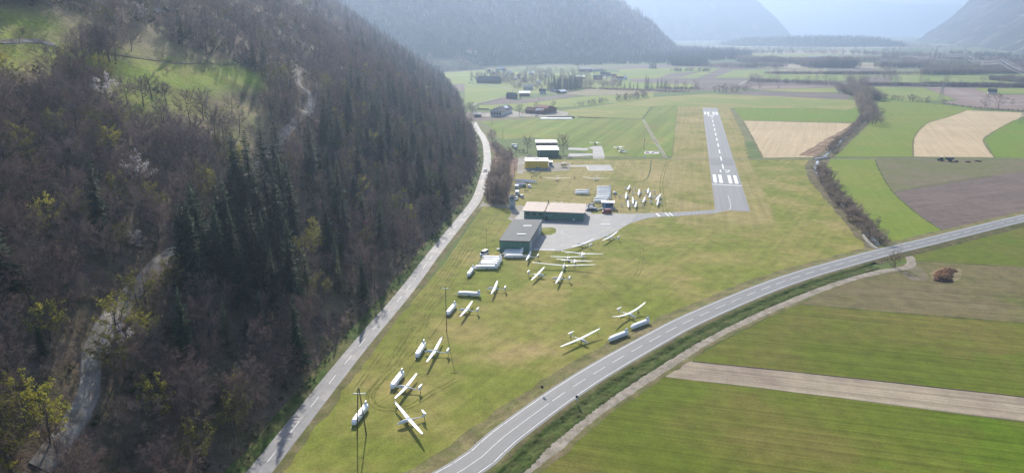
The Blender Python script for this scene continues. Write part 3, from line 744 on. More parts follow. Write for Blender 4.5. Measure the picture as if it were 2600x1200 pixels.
def slope_mat():
    m, nt, b = newmat('wood_floor', 0.95, 0.1)
    w = coords(nt)
    c = mixc(nt, ramp(nt, noise(nt, w, 0.09, 5, 0.65), 0.4, 0.62), (0.125, 0.090, 0.068), (0.085, 0.075, 0.038))
    c = mixc(nt, ramp(nt, noise(nt, w, 0.03, 5, 0.6), 0.5, 0.66), c, (0.165, 0.125, 0.075))
    dr = mixc(nt, ramp(nt, noise(nt, w, 0.06, 5, 0.65), 0.4, 0.6), (0.275, 0.220, 0.110), (0.21, 0.195, 0.07))
    gr = mixc(nt, ramp(nt, noise(nt, w, 0.05, 5, 0.65), 0.42, 0.62), (0.205, 0.27, 0.026), (0.245, 0.245, 0.048))
    a1 = nd(nt, 'ShaderNodeAttribute', attribute_name='dry'); a2 = nd(nt, 'ShaderNodeAttribute', attribute_name='meadow')
    c = mixc(nt, a1.outputs['Fac'], c, dr); c = mixc(nt, a2.outputs['Fac'], c, gr)
    c = mixc(nt, 1.0, c, val(nt, noise(nt, w, 0.9, 6, 0.7), 0.72, 1.28), 'MULTIPLY')
    nt.links.new(c, b.inputs['Base Color'])
    bump(nt, b, noise(nt, w, 0.5, 5, 0.65), 0.5)
    return m
xs = np.concatenate([np.arange(-950, -300, 9.0), np.arange(-300, -16, 3.5)])
ys = np.concatenate([np.arange(-60, 620, 3.5), np.arange(620, 1850, 8.0)])
hillo = tag(grid_mesh('wooded_hill_terrain', xs, ys, hill_h, slope_mat(), {'meadow': soft(GREENP, 10.0), 'dry': soft(DRYP, 12.0)}, keep=lambda X, Y, Z: Z > -0.4), kind='structure')
# the gravel forest track
TRKP = [(0, 1200), (100, 1195), (165, 1110), (225, 1010), (232, 920), (255, 850), (318, 770), (375, 705), (432, 650), (500, 600), (560, 545), (620, 470), (692, 385), (715, 350), (762, 300), (790, 268), (786, 240), (765, 222), (752, 200), (757, 178)]
tw = [hit(*p, 1250) for p in TRKP[1:]]
tw = [p for p in tw if p is not None]
FTR = smooth_line([(p.x, p.y) for p in tw], 2.0)
m_ftrk = ground('forest_track', (0.27, 0.245, 0.215), (0.185, 0.16, 0.13), (0.15, 0.125, 0.085), patch=5, fine=0.35)
ribbon('forest_path', FTR, [(2.2, -0.4), (1.7, 0.25), (0.5, 0.32), (-0.5, 0.32), (-1.7, 0.3), (-2.1, -0.4)], m_ftrk, jit=0.35, zf=lambda x, y: float(hill_h(x, y)))
for pts in ([(0, 216), (60, 212), (110, 208), (200, 212), (280, 232)], [(770, 60), (840, 46), (905, 44), (1060, 50)], [(480, 262), (650, 285), (770, 300), (920, 318), (1180, 322)]):
    q = [hit(*z8(*p), 1250) for p in pts]; q = [p for p in q if p is not None]
    if len(q) > 2: ribbon('meadow_path', smooth_line([(p.x, p.y) for p in q], 3), [(1.1, -0.2), (0.8, 0.25), (-0.8, 0.25), (-1.1, -0.2)], m_ftrk if pts[0][0] != 480 else m_vdry, jit=0.2, zf=lambda x, y: float(hill_h(x, y)))

# mountains
def mount_mat(name, c1, c2, c3, sc, rock=None):
    m, nt, b = newmat(name, 0.95, 0.05)
    w = coords(nt)
    c = mixc(nt, ramp(nt, noise(nt, w, 1.0 / sc, 6, 0.68), 0.4, 0.6), c1, c2)
    c = mixc(nt, ramp(nt, noise(nt, w, 1.0 / (sc * 3.1), 6, 0.6), 0.55, 0.66), c, c3)
    if rock: c = mixc(nt, ramp(nt, noise(nt, coords(nt, 'world', (sc * 1.2, sc * 5, sc * 2)), 1.0, 6, 0.7), 0.54, 0.64), c, rock)
    c = mixc(nt, 1.0, c, val(nt, noise(nt, w, 0.11, 4, 0.7), 0.65, 1.35), 'MULTIPLY')
    nt.links.new(c, b.inputs['Base Color'])
    bump(nt, b, noise(nt, w, 1.0 / 18, 6, 0.7), 9.0)
    return m
MM = [mount_mat('mountain_forest', (0.030, 0.045, 0.026), (0.055, 0.062, 0.038), (0.10, 0.088, 0.06), 60),
      mount_mat('far_mountain_forest', (0.035, 0.048, 0.025), (0.06, 0.065, 0.04), (0.12, 0.115, 0.08), 150, (0.2, 0.18, 0.15)),
      mount_mat('valley_head_forest', (0.04, 0.055, 0.03), (0.07, 0.075, 0.05), (0.13, 0.13, 0.09), 400),
      mount_mat('rocky_mountain_forest', (0.045, 0.045, 0.03), (0.075, 0.06, 0.045), (0.11, 0.085, 0.065), 90, (0.24, 0.2, 0.17)),
      mount_mat('hill_forest', (0.028, 0.04, 0.02), (0.045, 0.05, 0.028), (0.06, 0.06, 0.035), 50),
      mount_mat('castle_hill_ground', (0.05, 0.05, 0.03), (0.09, 0.085, 0.05), (0.10, 0.12, 0.05), 25)]
for i, (nm, poly, sl_, cap, nl, st) in enumerate(MOUNTS):
    xs_ = [p[0] for p in poly]; ys_ = [p[1] for p in poly]
    o = grid_mesh(nm + '_terrain', np.arange(min(xs_) - st, max(xs_) + 2 * st, st), np.arange(min(ys_) - st, max(ys_) + 2 * st, st), lambda X, Y, i=i: mount_h(i, X, Y), MM[i], keep=lambda X, Y, Z: Z > -0.5)
    tag(o, kind='structure')

# ------------------------------------------------------------------ vegetation
def leafmat(name, c1, c2, trans=0.0, rough=0.8, scale=0.5):
    m, nt, b = newmat(name, rough, 0.12)
    inf = nd(nt, 'ShaderNodeObjectInfo')
    c = mixc(nt, ramp(nt, noise(nt, coords(nt, 'object'), scale, 3), 0.38, 0.62), c1, c2)
    h = nd(nt, 'ShaderNodeHueSaturation')
    mr = nd(nt, 'ShaderNodeMapRange'); mr.inputs[3].default_value = 0.72; mr.inputs[4].default_value = 1.3
    nt.links.new(inf.outputs['Random'], mr.inputs[0]); nt.links.new(mr.outputs[0], h.inputs['Value']); nt.links.new(c, h.inputs['Color'])
    nt.links.new(h.outputs[0], b.inputs['Base Color'])
    if trans:
        t = nd(nt, 'ShaderNodeBsdfTranslucent'); mx = nd(nt, 'ShaderNodeMixShader', Fac=trans)
        nt.links.new(h.outputs[0], t.inputs[0]); nt.links.new(b.outputs[0], mx.inputs[1]); nt.links.new(t.outputs[0], mx.inputs[2])
        nt.links.new(mx.outputs[0], nt.nodes['Material Output'].inputs[0])
    return m
m_bark = leafmat('grey_bark', (0.085, 0.068, 0.058), (0.125, 0.105, 0.09), scale=1.5)
m_twig = leafmat('bare_twigs', (0.150, 0.114, 0.106), (0.215, 0.163, 0.145), 0.2, scale=0.4)
m_twigr = leafmat('red_brown_twigs', (0.165, 0.112, 0.098), (0.22, 0.152, 0.128), 0.2, scale=0.4)
m_needle = leafmat('spruce_needles', (0.022, 0.046, 0.020), (0.042, 0.070, 0.030), 0.12, scale=0.8)
m_needle2 = leafmat('larch_needles', (0.060, 0.078, 0.030), (0.085, 0.098, 0.040), 0.2, scale=0.8)
m_bud = leafmat('young_leaves', (0.27, 0.27, 0.045), (0.36, 0.335, 0.06), 0.45, scale=0.5)
m_bud2 = leafmat('olive_leaves', (0.125, 0.128, 0.030), (0.185, 0.170, 0.045), 0.4, scale=0.5)
m_bloss = leafmat('white_blossom', (0.60, 0.54, 0.54), (0.72, 0.67, 0.66), 0.35, scale=0.6)
m_shrub = leafmat('shrub_twigs', (0.26, 0.205, 0.175), (0.32, 0.26, 0.20), 0.4, scale=0.6)
m_shrubg = leafmat('green_shrub', (0.055, 0.075, 0.025), (0.085, 0.10, 0.035), 0.3, scale=0.6)

def sliver(mb, p, d, L, w, rnd, m=0):
    s = Vector((rnd.uniform(-1, 1), rnd.uniform(-1, 1), rnd.uniform(-1, 1))).cross(d)
    if s.length < 1e-3: s = d.orthogonal()
    s = s.normalized() * w / 2
    mb.add([p - s, p + s, p + d * L], [(0, 1, 2)], m)
def rdir(rnd): 
    while True:
        v = Vector((rnd.uniform(-1, 1), rnd.uniform(-1, 1), rnd.uniform(-1, 1)))
        if 0.05 < v.length < 1: return v.normalized()
def bare_parts(seed, h, spread, nl=9, nb=7, nt_=24, tw=0.055, first=0.28, leaf=0, leafsize=0.3, upright=0.5, stems=1):
    """trunk mesh with limbs, crown mesh with branches, twigs and (if any) leaf faces; limb ends lie on a rounded crown"""
    rnd = random.Random(seed); tr, cr = MB(), MB()
    cz, rz_ = h * (first + 1) / 2 + .02 * h, h * (1 - first) / 2
    def shell(k, n, base):
        """a point on the lopsided crown surface"""
        u = (k + .5) / n; z = -0.55 + 1.5 * u; z = max(-.6, min(.97, z + rnd.uniform(-.12, .12))); a = k * 2.4 + rnd.uniform(-.6, .6)
        q = math.sqrt(max(0.05, 1 - z * z)); f = rnd.uniform(.72, 1.08)
        return Vector((math.cos(a) * spread * q * f, math.sin(a) * spread * q * f, cz + rz_ * z * f)) + base * 0.6
    for s in range(stems):
        base = Vector((0, 0, 0)) if stems == 1 else Vector((rnd.uniform(-1, 1), rnd.uniform(-1, 1), 0)) * spread * .45
        p = Vector((0, 0, -0.6)) + base * .3
        top = Vector((rnd.uniform(-.04, .04) * h, rnd.uniform(-.04, .04) * h, h * (.70 + .08 * upright))) + base
        r = h * 0.019 / (1 if stems == 1 else 1.6); pts = [(p.copy(), r)]
        n = 8; d0 = (top - p) / n
        for i in range(n):
            q = p + d0 + rdir(rnd) * h * .012
            r2 = r * (0.88 if i < 5 else 0.72)
            tr.tube(p, q, r, r2, 6, cap=False); p, r = q, r2; pts.append((p.copy(), r))
        nlimb = nl if stems == 1 else max(3, nl // 2)
        for k in range(nlimb):
            tip = shell(k, nlimb, base)
            # leave the trunk well below the tip
            t = min(1.0, max(first, (tip.z - base.z - h * (.16 + .10 * rnd.random())) / (h * .74)))
            i = min(n - 1, int(t * n)); f = t * n - i
            b0 = pts[i][0].lerp(pts[i + 1][0], min(f, 1)); br = pts[i][1] * 0.55
            L = (tip - b0).length; q = b0.copy(); rr = br; lp = [q.copy()]
            for j in range(4):
                u = (j + 1) / 4
                e = b0.lerp(tip, u) + Vector((0, 0, -L * .13 * math.sin(u * math.pi))) + rdir(rnd) * L * .05 * (1 - u)
                tr.tube(q, e, rr, rr * 0.68, 4, cap=False); q, rr = e, rr * 0.68; lp.append(q.copy())
            d = (lp[4] - lp[2]).normalized(); out = (tip - Vector((base.x, base.y, cz - rz_ * .4))).normalized()
            for j in range(nb):
                tt = (0.30 + 0.72 * (j + rnd.random()) / nb) * 4; jj = min(3, int(tt)); c0 = lp[jj].lerp(lp[jj + 1], min(1, tt - jj))
                bd = (d * 0.45 + out * .5 + rdir(rnd) * 0.85).normalized()
                bl = L * rnd.uniform(0.22, 0.42); c1 = c0 + bd * bl
                cr.tube(c0, c1, h * 0.0026, h * 0.0011, 3, cap=False)
                for _ in range(nt_):
                    u = rnd.uniform(0.1, 1.05); tp = c0.lerp(c1, u)
                    td = (bd * 0.6 + rdir(rnd) + out * 0.35).normalized()
                    sliver(cr, tp, td, rnd.uniform(0.5, 1.2) * h / 15, tw * rnd.uniform(0.6, 1.2), rnd)
                if leaf and rnd.random() < 0.85:
                    for _ in range(leaf):
                        tp = c0.lerp(c1, rnd.uniform(0.3, 1.15)) + rdir(rnd) * rnd.uniform(0, 0.8) * h / 14
                        d2 = rdir(rnd); s2 = d2.orthogonal().normalized(); s3 = d2.cross(s2)
                        z = leafsize * rnd.uniform(0.6, 1.3)
                        cr.add([tp, tp + s2 * z + s3 * z * .3, tp + s3 * z], [(0, 1, 2)], 1)
    return tr, cr
def spruce_parts(seed, h, rad, droop=0.35, gap=0.55, dens=1.0, low=0.06):
    rnd = random.Random(seed); tr, cr = MB(), MB()
    tr.tube((0, 0, -0.8), (0, 0, h * 0.5), h * 0.014, h * 0.009, 6, cap=False)
    tr.tube((0, 0, h * 0.5), (0, 0, h * 0.985), h * 0.009, 0.015, 5, cap=False)
    z = h * low; a0 = 0
    while z < h * 0.985:
        t = (z / h - low) / (1 - low)
        rr = rad * (1 - t) ** 0.78 * (0.78 + 0.22 * math.sin(z * 1.7 + seed) * rnd.random()) + 0.18
        nb = max(4, int((5 + 4 * (1 - t)) * dens))
        for k in range(nb):
            if rnd.random() < 0.07: continue
            a = a0 + 2 * math.pi * k / nb + rnd.uniform(-.25, .25)
            L = rr * rnd.uniform(0.7, 1.18)
            o = Vector((math.cos(a), math.sin(a), 0)); side = Vector((-o.y, o.x, 0))
            sag = droop * (1.1 - 0.9 * t)
            def P(u): return Vector((0, 0, z)) + o * L * u + Vector((0, 0, L * (0.12 * u - sag * u * u + 0.10 * u ** 3)))
            w = 0.26 * L + 0.16
            # flat spray: spine with ragged side shoots
            ns = max(3, int(L / 0.42))
            for i in range(ns):
                u0 = i / ns; p0, p1 = P(u0), P(min(1, u0 + 1.3 / ns))
                wl = w * (1.05 - u0) * rnd.uniform(0.6, 1.2) + 0.06
                for sg in (-1, 1):
                    e = p0 + side * sg * wl + o * 0.35 * wl + Vector((0, 0, -0.28 * wl - rnd.uniform(0, .15)))
                    cr.add([p0, p1, e], [(0, 1, 2)])
                if rnd.random() < 0.6:
                    cr.add([p0, p1, p0.lerp(p1, .5) + Vector((rnd.uniform(-.12, .12), rnd.uniform(-.12, .12), -0.45 * wl - 0.15))], [(0, 1, 2)])
        a0 += 1.1; z += gap * rnd.uniform(0.8, 1.2) * (1.15 - 0.45 * t)
    return tr, cr
PROTO = {}
def proto_tree(key, name, parts, mats_tr, mats_cr):
    tr, cr = parts
    PROTO[key] = (name, tr.mesh('trunk', mats_tr, True, fix=False), cr.mesh('crown', mats_cr, False, fix=False))
FIRST = {}
def plant(key, x, y, z, sc=1.0, rz=None, label=None, cat='tree', group=None, rnd=random, lean=0.03):
    name, mt, mc = PROTO[key]
    root = empty(name, (x, y, z), 0, label, cat, group)
    root.rotation_euler = (rnd.uniform(-lean, lean), rnd.uniform(-lean, lean), rnd.uniform(0, 6.28) if rz is None else rz)
    root.scale = (sc * rnd.uniform(.92, 1.08), sc * rnd.uniform(.92, 1.08), sc)
    a = put('trunk', mt, root); b = put('crown', mc, root)
    FIRST.setdefault(key, (a, b))
    return root
for i in range(6):
    proto_tree(f'bare{i}', 'bare_tree', bare_parts(100 + i, 15.0, [5.4, 4.4, 6.2, 5.0, 4.0, 5.8][i], nl=[16, 14, 18, 15, 13, 17][i], nb=9, nt_=21, tw=0.056, first=[.3, .36, .22, .32, .40, .26][i], upright=[.40, .6, .3, .45, .7, .35][i]), m_bark, m_twigr if i in (2, 5) else m_twig)
for i in range(5):
    proto_tree(f'spruce{i}', 'spruce_tree', spruce_parts(200 + i, 22.0, [5.6, 4.6, 6.2, 5.0, 4.2][i], droop=[.35, .45, .3, .4, .3][i], low=[.05, .1, .04, .15, .08][i]), m_bark, m_needle)
for i in range(2):
    proto_tree(f'larch{i}', 'larch_tree', spruce_parts(240 + i, 20.0, [4.2, 3.6][i], droop=.2, gap=.8, dens=.75, low=.14), m_bark, m_needle2)
for i in range(3):
    proto_tree(f'bud{i}', 'budding_tree', bare_parts(300 + i, 12.0, [4.2, 3.6, 4.6][i], nl=14, nb=6, nt_=8, tw=0.05, first=.22, leaf=16, leafsize=.36, upright=.5), m_bark, [m_twig, m_bud])
for i in range(2):
    proto_tree(f'olive{i}', 'budding_tree', bare_parts(330 + i, 13.0, [4.4, 4.0][i], nl=14, nb=6, nt_=12, tw=0.05, first=.22, leaf=15, leafsize=.36, upright=.5), m_bark, [m_twig, m_bud2])
for i in range(2):
    proto_tree(f'bloss{i}', 'blossom_tree', bare_parts(360 + i, 9.0, [3.4, 3.0][i], nl=9, nb=7, nt_=8, tw=0.05, first=.2, leaf=20, leafsize=.26, upright=.6), m_bark, [m_twig, m_bloss])
for i in range(2):
    proto_tree(f'poplar{i}', 'bare_tree', bare_parts(380 + i, 14.0, 2.3, nl=16, nb=6, nt_=14, tw=0.05, first=.15, upright=1.0), m_bark, m_shrub)
# one-mesh shrubs and small far trees
def single(tr, cr):
    for v in (cr,):
        o = len(tr.v); tr.v.extend(v.v); tr.f.extend([tuple(i + o for i in f) for f in v.f]); tr.m.extend([k + 1 for k in v.m])
    return tr
SH = []
for i in range(3):
    SH.append(single(*bare_parts(400 + i, 5.5, 2.4, nl=8, nb=6, nt_=20, tw=0.055, first=.08, upright=.6, stems=5)).mesh('shrub', [m_bark, m_shrub], False, fix=False))
SHG = [single(*bare_parts(420 + i, 4.0, 1.7, nl=6, nb=5, nt_=5, tw=0.06, first=.1, leaf=14, leafsize=.3, upright=.7, stems=4)).mesh('green_shrub', [m_bark, m_twig, m_shrubg], False, fix=False) for i in range(2)]
FT = [single(*bare_parts(440 + i, 13.0, 4.8, nl=15, nb=6, nt_=20, tw=0.105, first=.15, upright=.5)).mesh('far_bare_tree', [m_bark, m_shrub], False, fix=False) for i in range(3)]
FC = [single(*spruce_parts(460 + i, 20.0, 4.6, gap=.7, dens=1.0)).mesh('far_spruce', [m_bark, m_needle], False, fix=False) for i in range(3)]

# --- polygons in the photograph (2576 wide reading) that tell which trees stand where on the slope
def in_poly(px, py, poly):
    c = False; n = len(poly)
    for i in range(n):
        x0, y0 = poly[i]; x1, y1 = poly[(i + 1) % n]
        if (y0 > py) != (y1 > py) and px < x0 + (py - y0) * (x1 - x0) / (y1 - y0): c = not c
    return c
C1 = [(590, 420), (640, 370), (700, 360), (720, 480), (760, 640), (735, 760), (600, 800), (500, 760), (430, 700), (440, 600), (540, 560)]
C2 = [(700, 470), (800, 330), (860, 260), (1000, 160), (1180, 260), (1240, 420), (1150, 540), (1000, 700), (900, 760), (760, 800)]
C3 = [(860, -60), (1000, 40), (1180, 200), (1150, 270), (1000, 180), (880, 160)]
SPARSE = [(0, -100), (880, -100), (880, 180), (760, 230), (700, 150), (330, 40), (0, 0)]
def mixat(px, py):
    if in_poly(px, py, C1): return 'C1'
    if in_poly(px, py, C2): return 'C2'
    if in_poly(px, py, C3): return 'C3'
    if in_poly(px, py, SPARSE): return 'S'
    return 'D'
VIEWG = [[(v[0] * .50466, v[1] * .50466) for v in q] for q in ([(560, 330), (620, 280), (760, 290), (900, 310), (1180, 310), (1350, 380), (1345, 440), (1200, 500), (1000, 500), (760, 470), (620, 450)], [(640, 140), (760, 130), (900, 240), (1160, 320), (900, 312), (640, 290)], [(0, 60), (150, 70), (260, 120), (200, 190), (0, 210)], [(0, 225), (230, 235), (230, 320), (0, 335)], [(1050, 480), (1330, 480), (1350, 720), (1230, 760), (1120, 650)])]
VIEWT = [[(676, 395), (700, 320), (755, 285), (775, 250), (748, 200), (730, 170), (770, 165), (770, 210), (800, 250), (792, 290), (735, 330), (710, 390)], [(205, 960), (215, 880), (250, 800), (330, 715), (360, 720), (300, 790), (280, 850), (262, 960)]]
gwide = soft(GREENP, 4.0)
gsoft = soft(GREENP, 6.0); dsoft = soft(DRYP, 8.0)
FTA = np.array([(p.x, p.y) for p in FTR])
def region(px, py, x, y):
    if y > 760: return 'on the far end of the near wooded spur'
    if py < 330 and px < 690: return 'above and around the sloping meadow'
    d = np.hypot(FTA[:, 0] - x, FTA[:, 1] - y); k = int(d.argmin())
    if d[k] < 12: return 'close beside the gravel forest track'
    if x > FTA[k, 0] and toe(y) - x < 28: return 'at the wood edge just above the valley road'
    if x > FTA[k, 0]: return 'on the steep bank between valley road and forest track'
    return 'in the wood uphill of the gravel forest track'
LBL = {'bare': 'leafless grey-brown tree ', 'spruce': 'dark green spruce ', 'larch': 'thin olive conifer ', 'bud': 'fresh yellow-green leafy tree ', 'olive': 'dull olive leafy tree ', 'bloss': 'white blossoming tree '}
rt = random.Random(11)
# trees that can be told apart in the photograph: kind, photo base, height, label
SPECIAL = [
 ('bloss', 272, 268, 11, 'broad white blossom tree at the lower meadow edge'), ('bloss', 356, 56, 9, 'white blossom tree by the top of the meadow'),
 ('bloss', 352, 470, 11, 'tall pale blossom tree in the middle of the dark wood'), ('bloss', 342, 628, 6, 'small white blossom tree alone in the dark wood'),
 ('bloss', 300, 905, 9, 'greyish blossom tree leaning over the forest track'),
 ('bud', 298, 850, 11, 'bright yellow-green tree at the upper bend of the forest track'), ('bud', 372, 860, 9, 'smaller yellow-green tree just right of the track bend'),
 ('bud', 128, 1120, 13, 'large yellow-green tree with forked trunk beside the lower track'), ('bud', 128, 860, 10, 'yellow-green tree with pinkish side left of the track'),
 ('olive', 30, 1200, 16, 'big olive-leaved tree in the bottom left corner'), ('bud', 385, 540, 10, 'yellow-green tree under the tall pale blossom tree'),
 ('olive', 300, 545, 13, 'olive tree below the leftmost blossom in the wood'), ('bud', 738, 655, 9, 'light green tree in front of the dark spruce group'),
 ('bud', 790, 600, 8, 'small light green tree on the bank above the valley road'), ('olive', 545, 560, 14, 'olive tree left of the tallest dark spruces'),
 ('olive', 900, 545, 11, 'olive budding tree at the wood edge over the road'),
 ('spruce', 885, 262, 26, 'tall open spruce standing free above the track bend'), ('spruce', 905, 270, 27, 'taller of the two spruces above the track bend'),
 ('spruce', 640, 180, 17, 'dark conifer at the right end of the meadow hedge'), ('spruce', 665, 185, 19, 'slim conifer beside the meadow hedge end'),
 ('spruce', 785, 440, 27, 'tall layered spruce just below the gravel track'), ('spruce', 640, 560, 33, 'tallest dark spruce of the group in the wood centre'),
 ('spruce', 600, 540, 30, 'broad dark spruce left of the tallest one'), ('spruce', 665, 640, 30, 'dark spruce in front of the tallest one'),
 ('spruce', 655, 740, 32, 'big full spruce at the foot of the dark group'), ('spruce', 475, 700, 24, 'dark spruce left of the group, over the track'),
 ('spruce', 560, 720, 26, 'dark spruce at the left foot of the dark group'),
 ('spruce', 470, 905, 20, 'single spruce low in the brown wood'), ('spruce', 113, 905, 9, 'young dark spruce left of the forest track'), ('spruce', 1052, 195, 20, 'dark spruce pair member on the spur skyline'), ('spruce', 1064, 205, 21, 'second spruce of the skyline pair'),
 ('spruce', 460, 110, 17, 'dark ivy-covered slim tree on the upper meadow edge'),
 ('bare', 232, 155, 15, 'leftmost bare tree of the row on the meadow knoll'), ('bare', 250, 158, 15, 'second bare tree of the row on the meadow knoll'), ('bare', 262, 160, 16, 'third bare tree of the row on the meadow knoll'),
 ('bare', 277, 160, 16, 'fourth bare tree of the row on the meadow knoll'), ('bare', 292, 161, 16, 'rightmost wide bare tree of the row on the meadow knoll'),
 ('bare', 322, 262, 11, 'young bare tree left of three on the lower meadow'), ('bare', 361, 268, 11, 'young bare tree in the middle of the lower meadow'), ('bare', 383, 252, 11, 'young bare tree right of three on the lower meadow'),
 ('bare', 420, 262, 9, 'slim bare tree on the lower meadow edge'), ('bare', 480, 318, 15, 'gnarled dark bare tree at the lower meadow edge'), ('bare', 512, 300, 13, 'bare tree right of the gnarled dark one'),
 ('bare', 603, 338, 11, 'bare tree with curved trunk on the dry bank'), ('bare', 583, 288, 10, 'upright bare tree behind the curved one on the dry bank'), ('bare', 630, 345, 6, 'small crooked bare tree above the dark spruces'),
 ('bare', 25, 300, 15, 'dark forked bare tree at the left picture edge'), ('bare', 150, 1165, 9, 'bare tree standing in front of the lower track'),
]
used_pts = []
cnt = {}
def kindkey(kind, i):
    n = {'bare': 6, 'spruce': 5, 'larch': 2, 'bud': 3, 'olive': 2, 'bloss': 2}[kind]
    return f'{kind}{i % n}'
HT0 = {'bare': 15, 'spruce': 22, 'larch': 20, 'bud': 12, 'olive': 13, 'bloss': 9}
for i, (kind, px, py, hh, lab) in enumerate(SPECIAL):
    p = hitD(px, py)
    if p is None: continue
    key = kindkey(kind, i)
    plant(key, p.x, p.y, p.z, hh / HT0[kind], label=lab, rnd=rt)
    used_pts.append((p.x, p.y)); cnt[kind] = cnt.get(kind, 0) + 1
UP = np.array(used_pts)
cand = []
SPC = 6.8
for j in range(int(1560 / SPC)):
    for i in range(int(760 / SPC)):
        y = 30 + j * SPC + rt.uniform(-2.3, 2.3)
        x = float(toe(y)) - 3.0 - i * SPC + rt.uniform(-2.3, 2.3)
        if y > 600 and rt.random() < 0.25: continue
        cand.append((x, y))
CA = np.array(cand)
CZ = hill_h(CA[:, 0], CA[:, 1])
GM, DM = gsoft(CA[:, 0], CA[:, 1]), dsoft(CA[:, 0], CA[:, 1])
trees = []
for (x, y), z, g, d in zip(cand, CZ, GM, DM):
    s = float(toe(y)) - x
    if s < 3.5: continue
    dep = y * CP - (z - CAM_H) * SP
    if dep < 40: continue
    px, py, _ = proj(x, y, z + 4)
    px /= 1.00932; py /= 1.00932
    if px < -170 or py > 1420 or px > 1500: continue
    pt = proj(x, y, z)[1]
    if pt < -60 * 1.0: continue
    if y > 900 and s > 330: continue
    if g > 0.35: continue
    if d > 0.35 and rt.random() > 0.09: continue
    fd = np.hypot(FTA[:, 0] - x, FTA[:, 1] - y).min()
    if fd < 2.8: continue
    if fd < 5 and rt.random() < 0.12: continue
    if np.hypot(UP[:, 0] - x, UP[:, 1] - y).min() < 3.6: continue
    m_ = mixat(px, py)
    if 0 < px < 760 and 860 < py and x > FTA[:, 0].min() and rt.random() < 0.12: continue
    if m_ == 'S' and rt.random() < 0.6: continue
    u = rt.random()
    if m_ == 'C2' and y > 520: m_ = 'F'
    if m_ == 'F' or m_ == 'C3': kind = 'spruce' if u < .24 else ('larch' if u < .34 else ('bare' if u < .88 else ('olive' if u < .98 else 'bud')))
    elif m_ == 'C1': kind = 'spruce' if u < .74 else ('larch' if u < .80 else ('bare' if u < .96 else 'olive'))
    elif m_ == 'C2': kind = 'spruce' if u < .42 else ('larch' if u < .50 else ('bare' if u < .87 else ('olive' if u < .97 else 'bud')))
    elif m_ == 'C3': kind = 'spruce' if u < .42 else ('larch' if u < .60 else ('bare' if u < .96 else 'olive'))
    elif m_ == 'S': kind = 'bare' if u < .93 else ('spruce' if u < .97 else 'olive')
    elif py < 470: kind = 'bare' if u < .86 else ('olive' if u < .95 else ('bud' if u < .985 else 'bloss'))
    else: kind = 'bare' if u < .78 else ('olive' if u < .885 else ('bud' if u < .93 else ('spruce' if u < .975 else ('larch' if u < .99 else 'bloss'))))
    if s < 10 and kind == 'spruce' and rt.random() < .6: kind = 'bare'
    hh = {'bare': rt.uniform(9.5, 16), 'spruce': rt.uniform(19, 30)  if m_ == 'C1' else rt.uniform(8, 26), 'larch': rt.uniform(14, 21), 'bud': rt.uniform(8, 12), 'olive': rt.uniform(9, 14), 'bloss': rt.uniform(6, 9)}[kind]
    tx, ty, _ = proj(x, y, z + hh * .8); tx /= 1.00932; ty /= 1.00932
    if any(in_poly(tx, ty, q) for q in VIEWG) and rt.random() < .94: continue
    if any(in_poly(tx, ty, q) for q in VIEWT) and rt.random() < .75: continue
    if gwide(np.array([x]), np.array([y - 9.0]))[0] > .5 and m_ == 'S' and rt.random() < .85: continue
    trees.append((dep / hh, kind, x, y, float(z), hh, px, py))
trees.sort()
LIM = {'bare': 255, 'spruce': 262, 'larch': 60, 'bud': 40, 'olive': 60, 'bloss': 16}
rest = []
for n, (q, kind, x, y, z, hh, px, py) in enumerate(trees):
    infr = -20 < px < 2600 and py < 1300
    if infr and cnt.get(kind, 0) < LIM[kind]:
        cnt[kind] = cnt.get(kind, 0) + 1
        rg = region(px, py, x, y)
        plant(kindkey(kind, n), x, y, z - 0.2, hh / HT0[kind], label=LBL[kind] + rg, rnd=rt, group=LBL[kind].strip() + 's ' + rg)
    else:
        rest.append((kindkey(kind, n), x, y, z - 0.2, hh / HT0[kind], rt.uniform(0, 6.28)))
print('trees', len(trees), cnt, 'rest', len(rest))

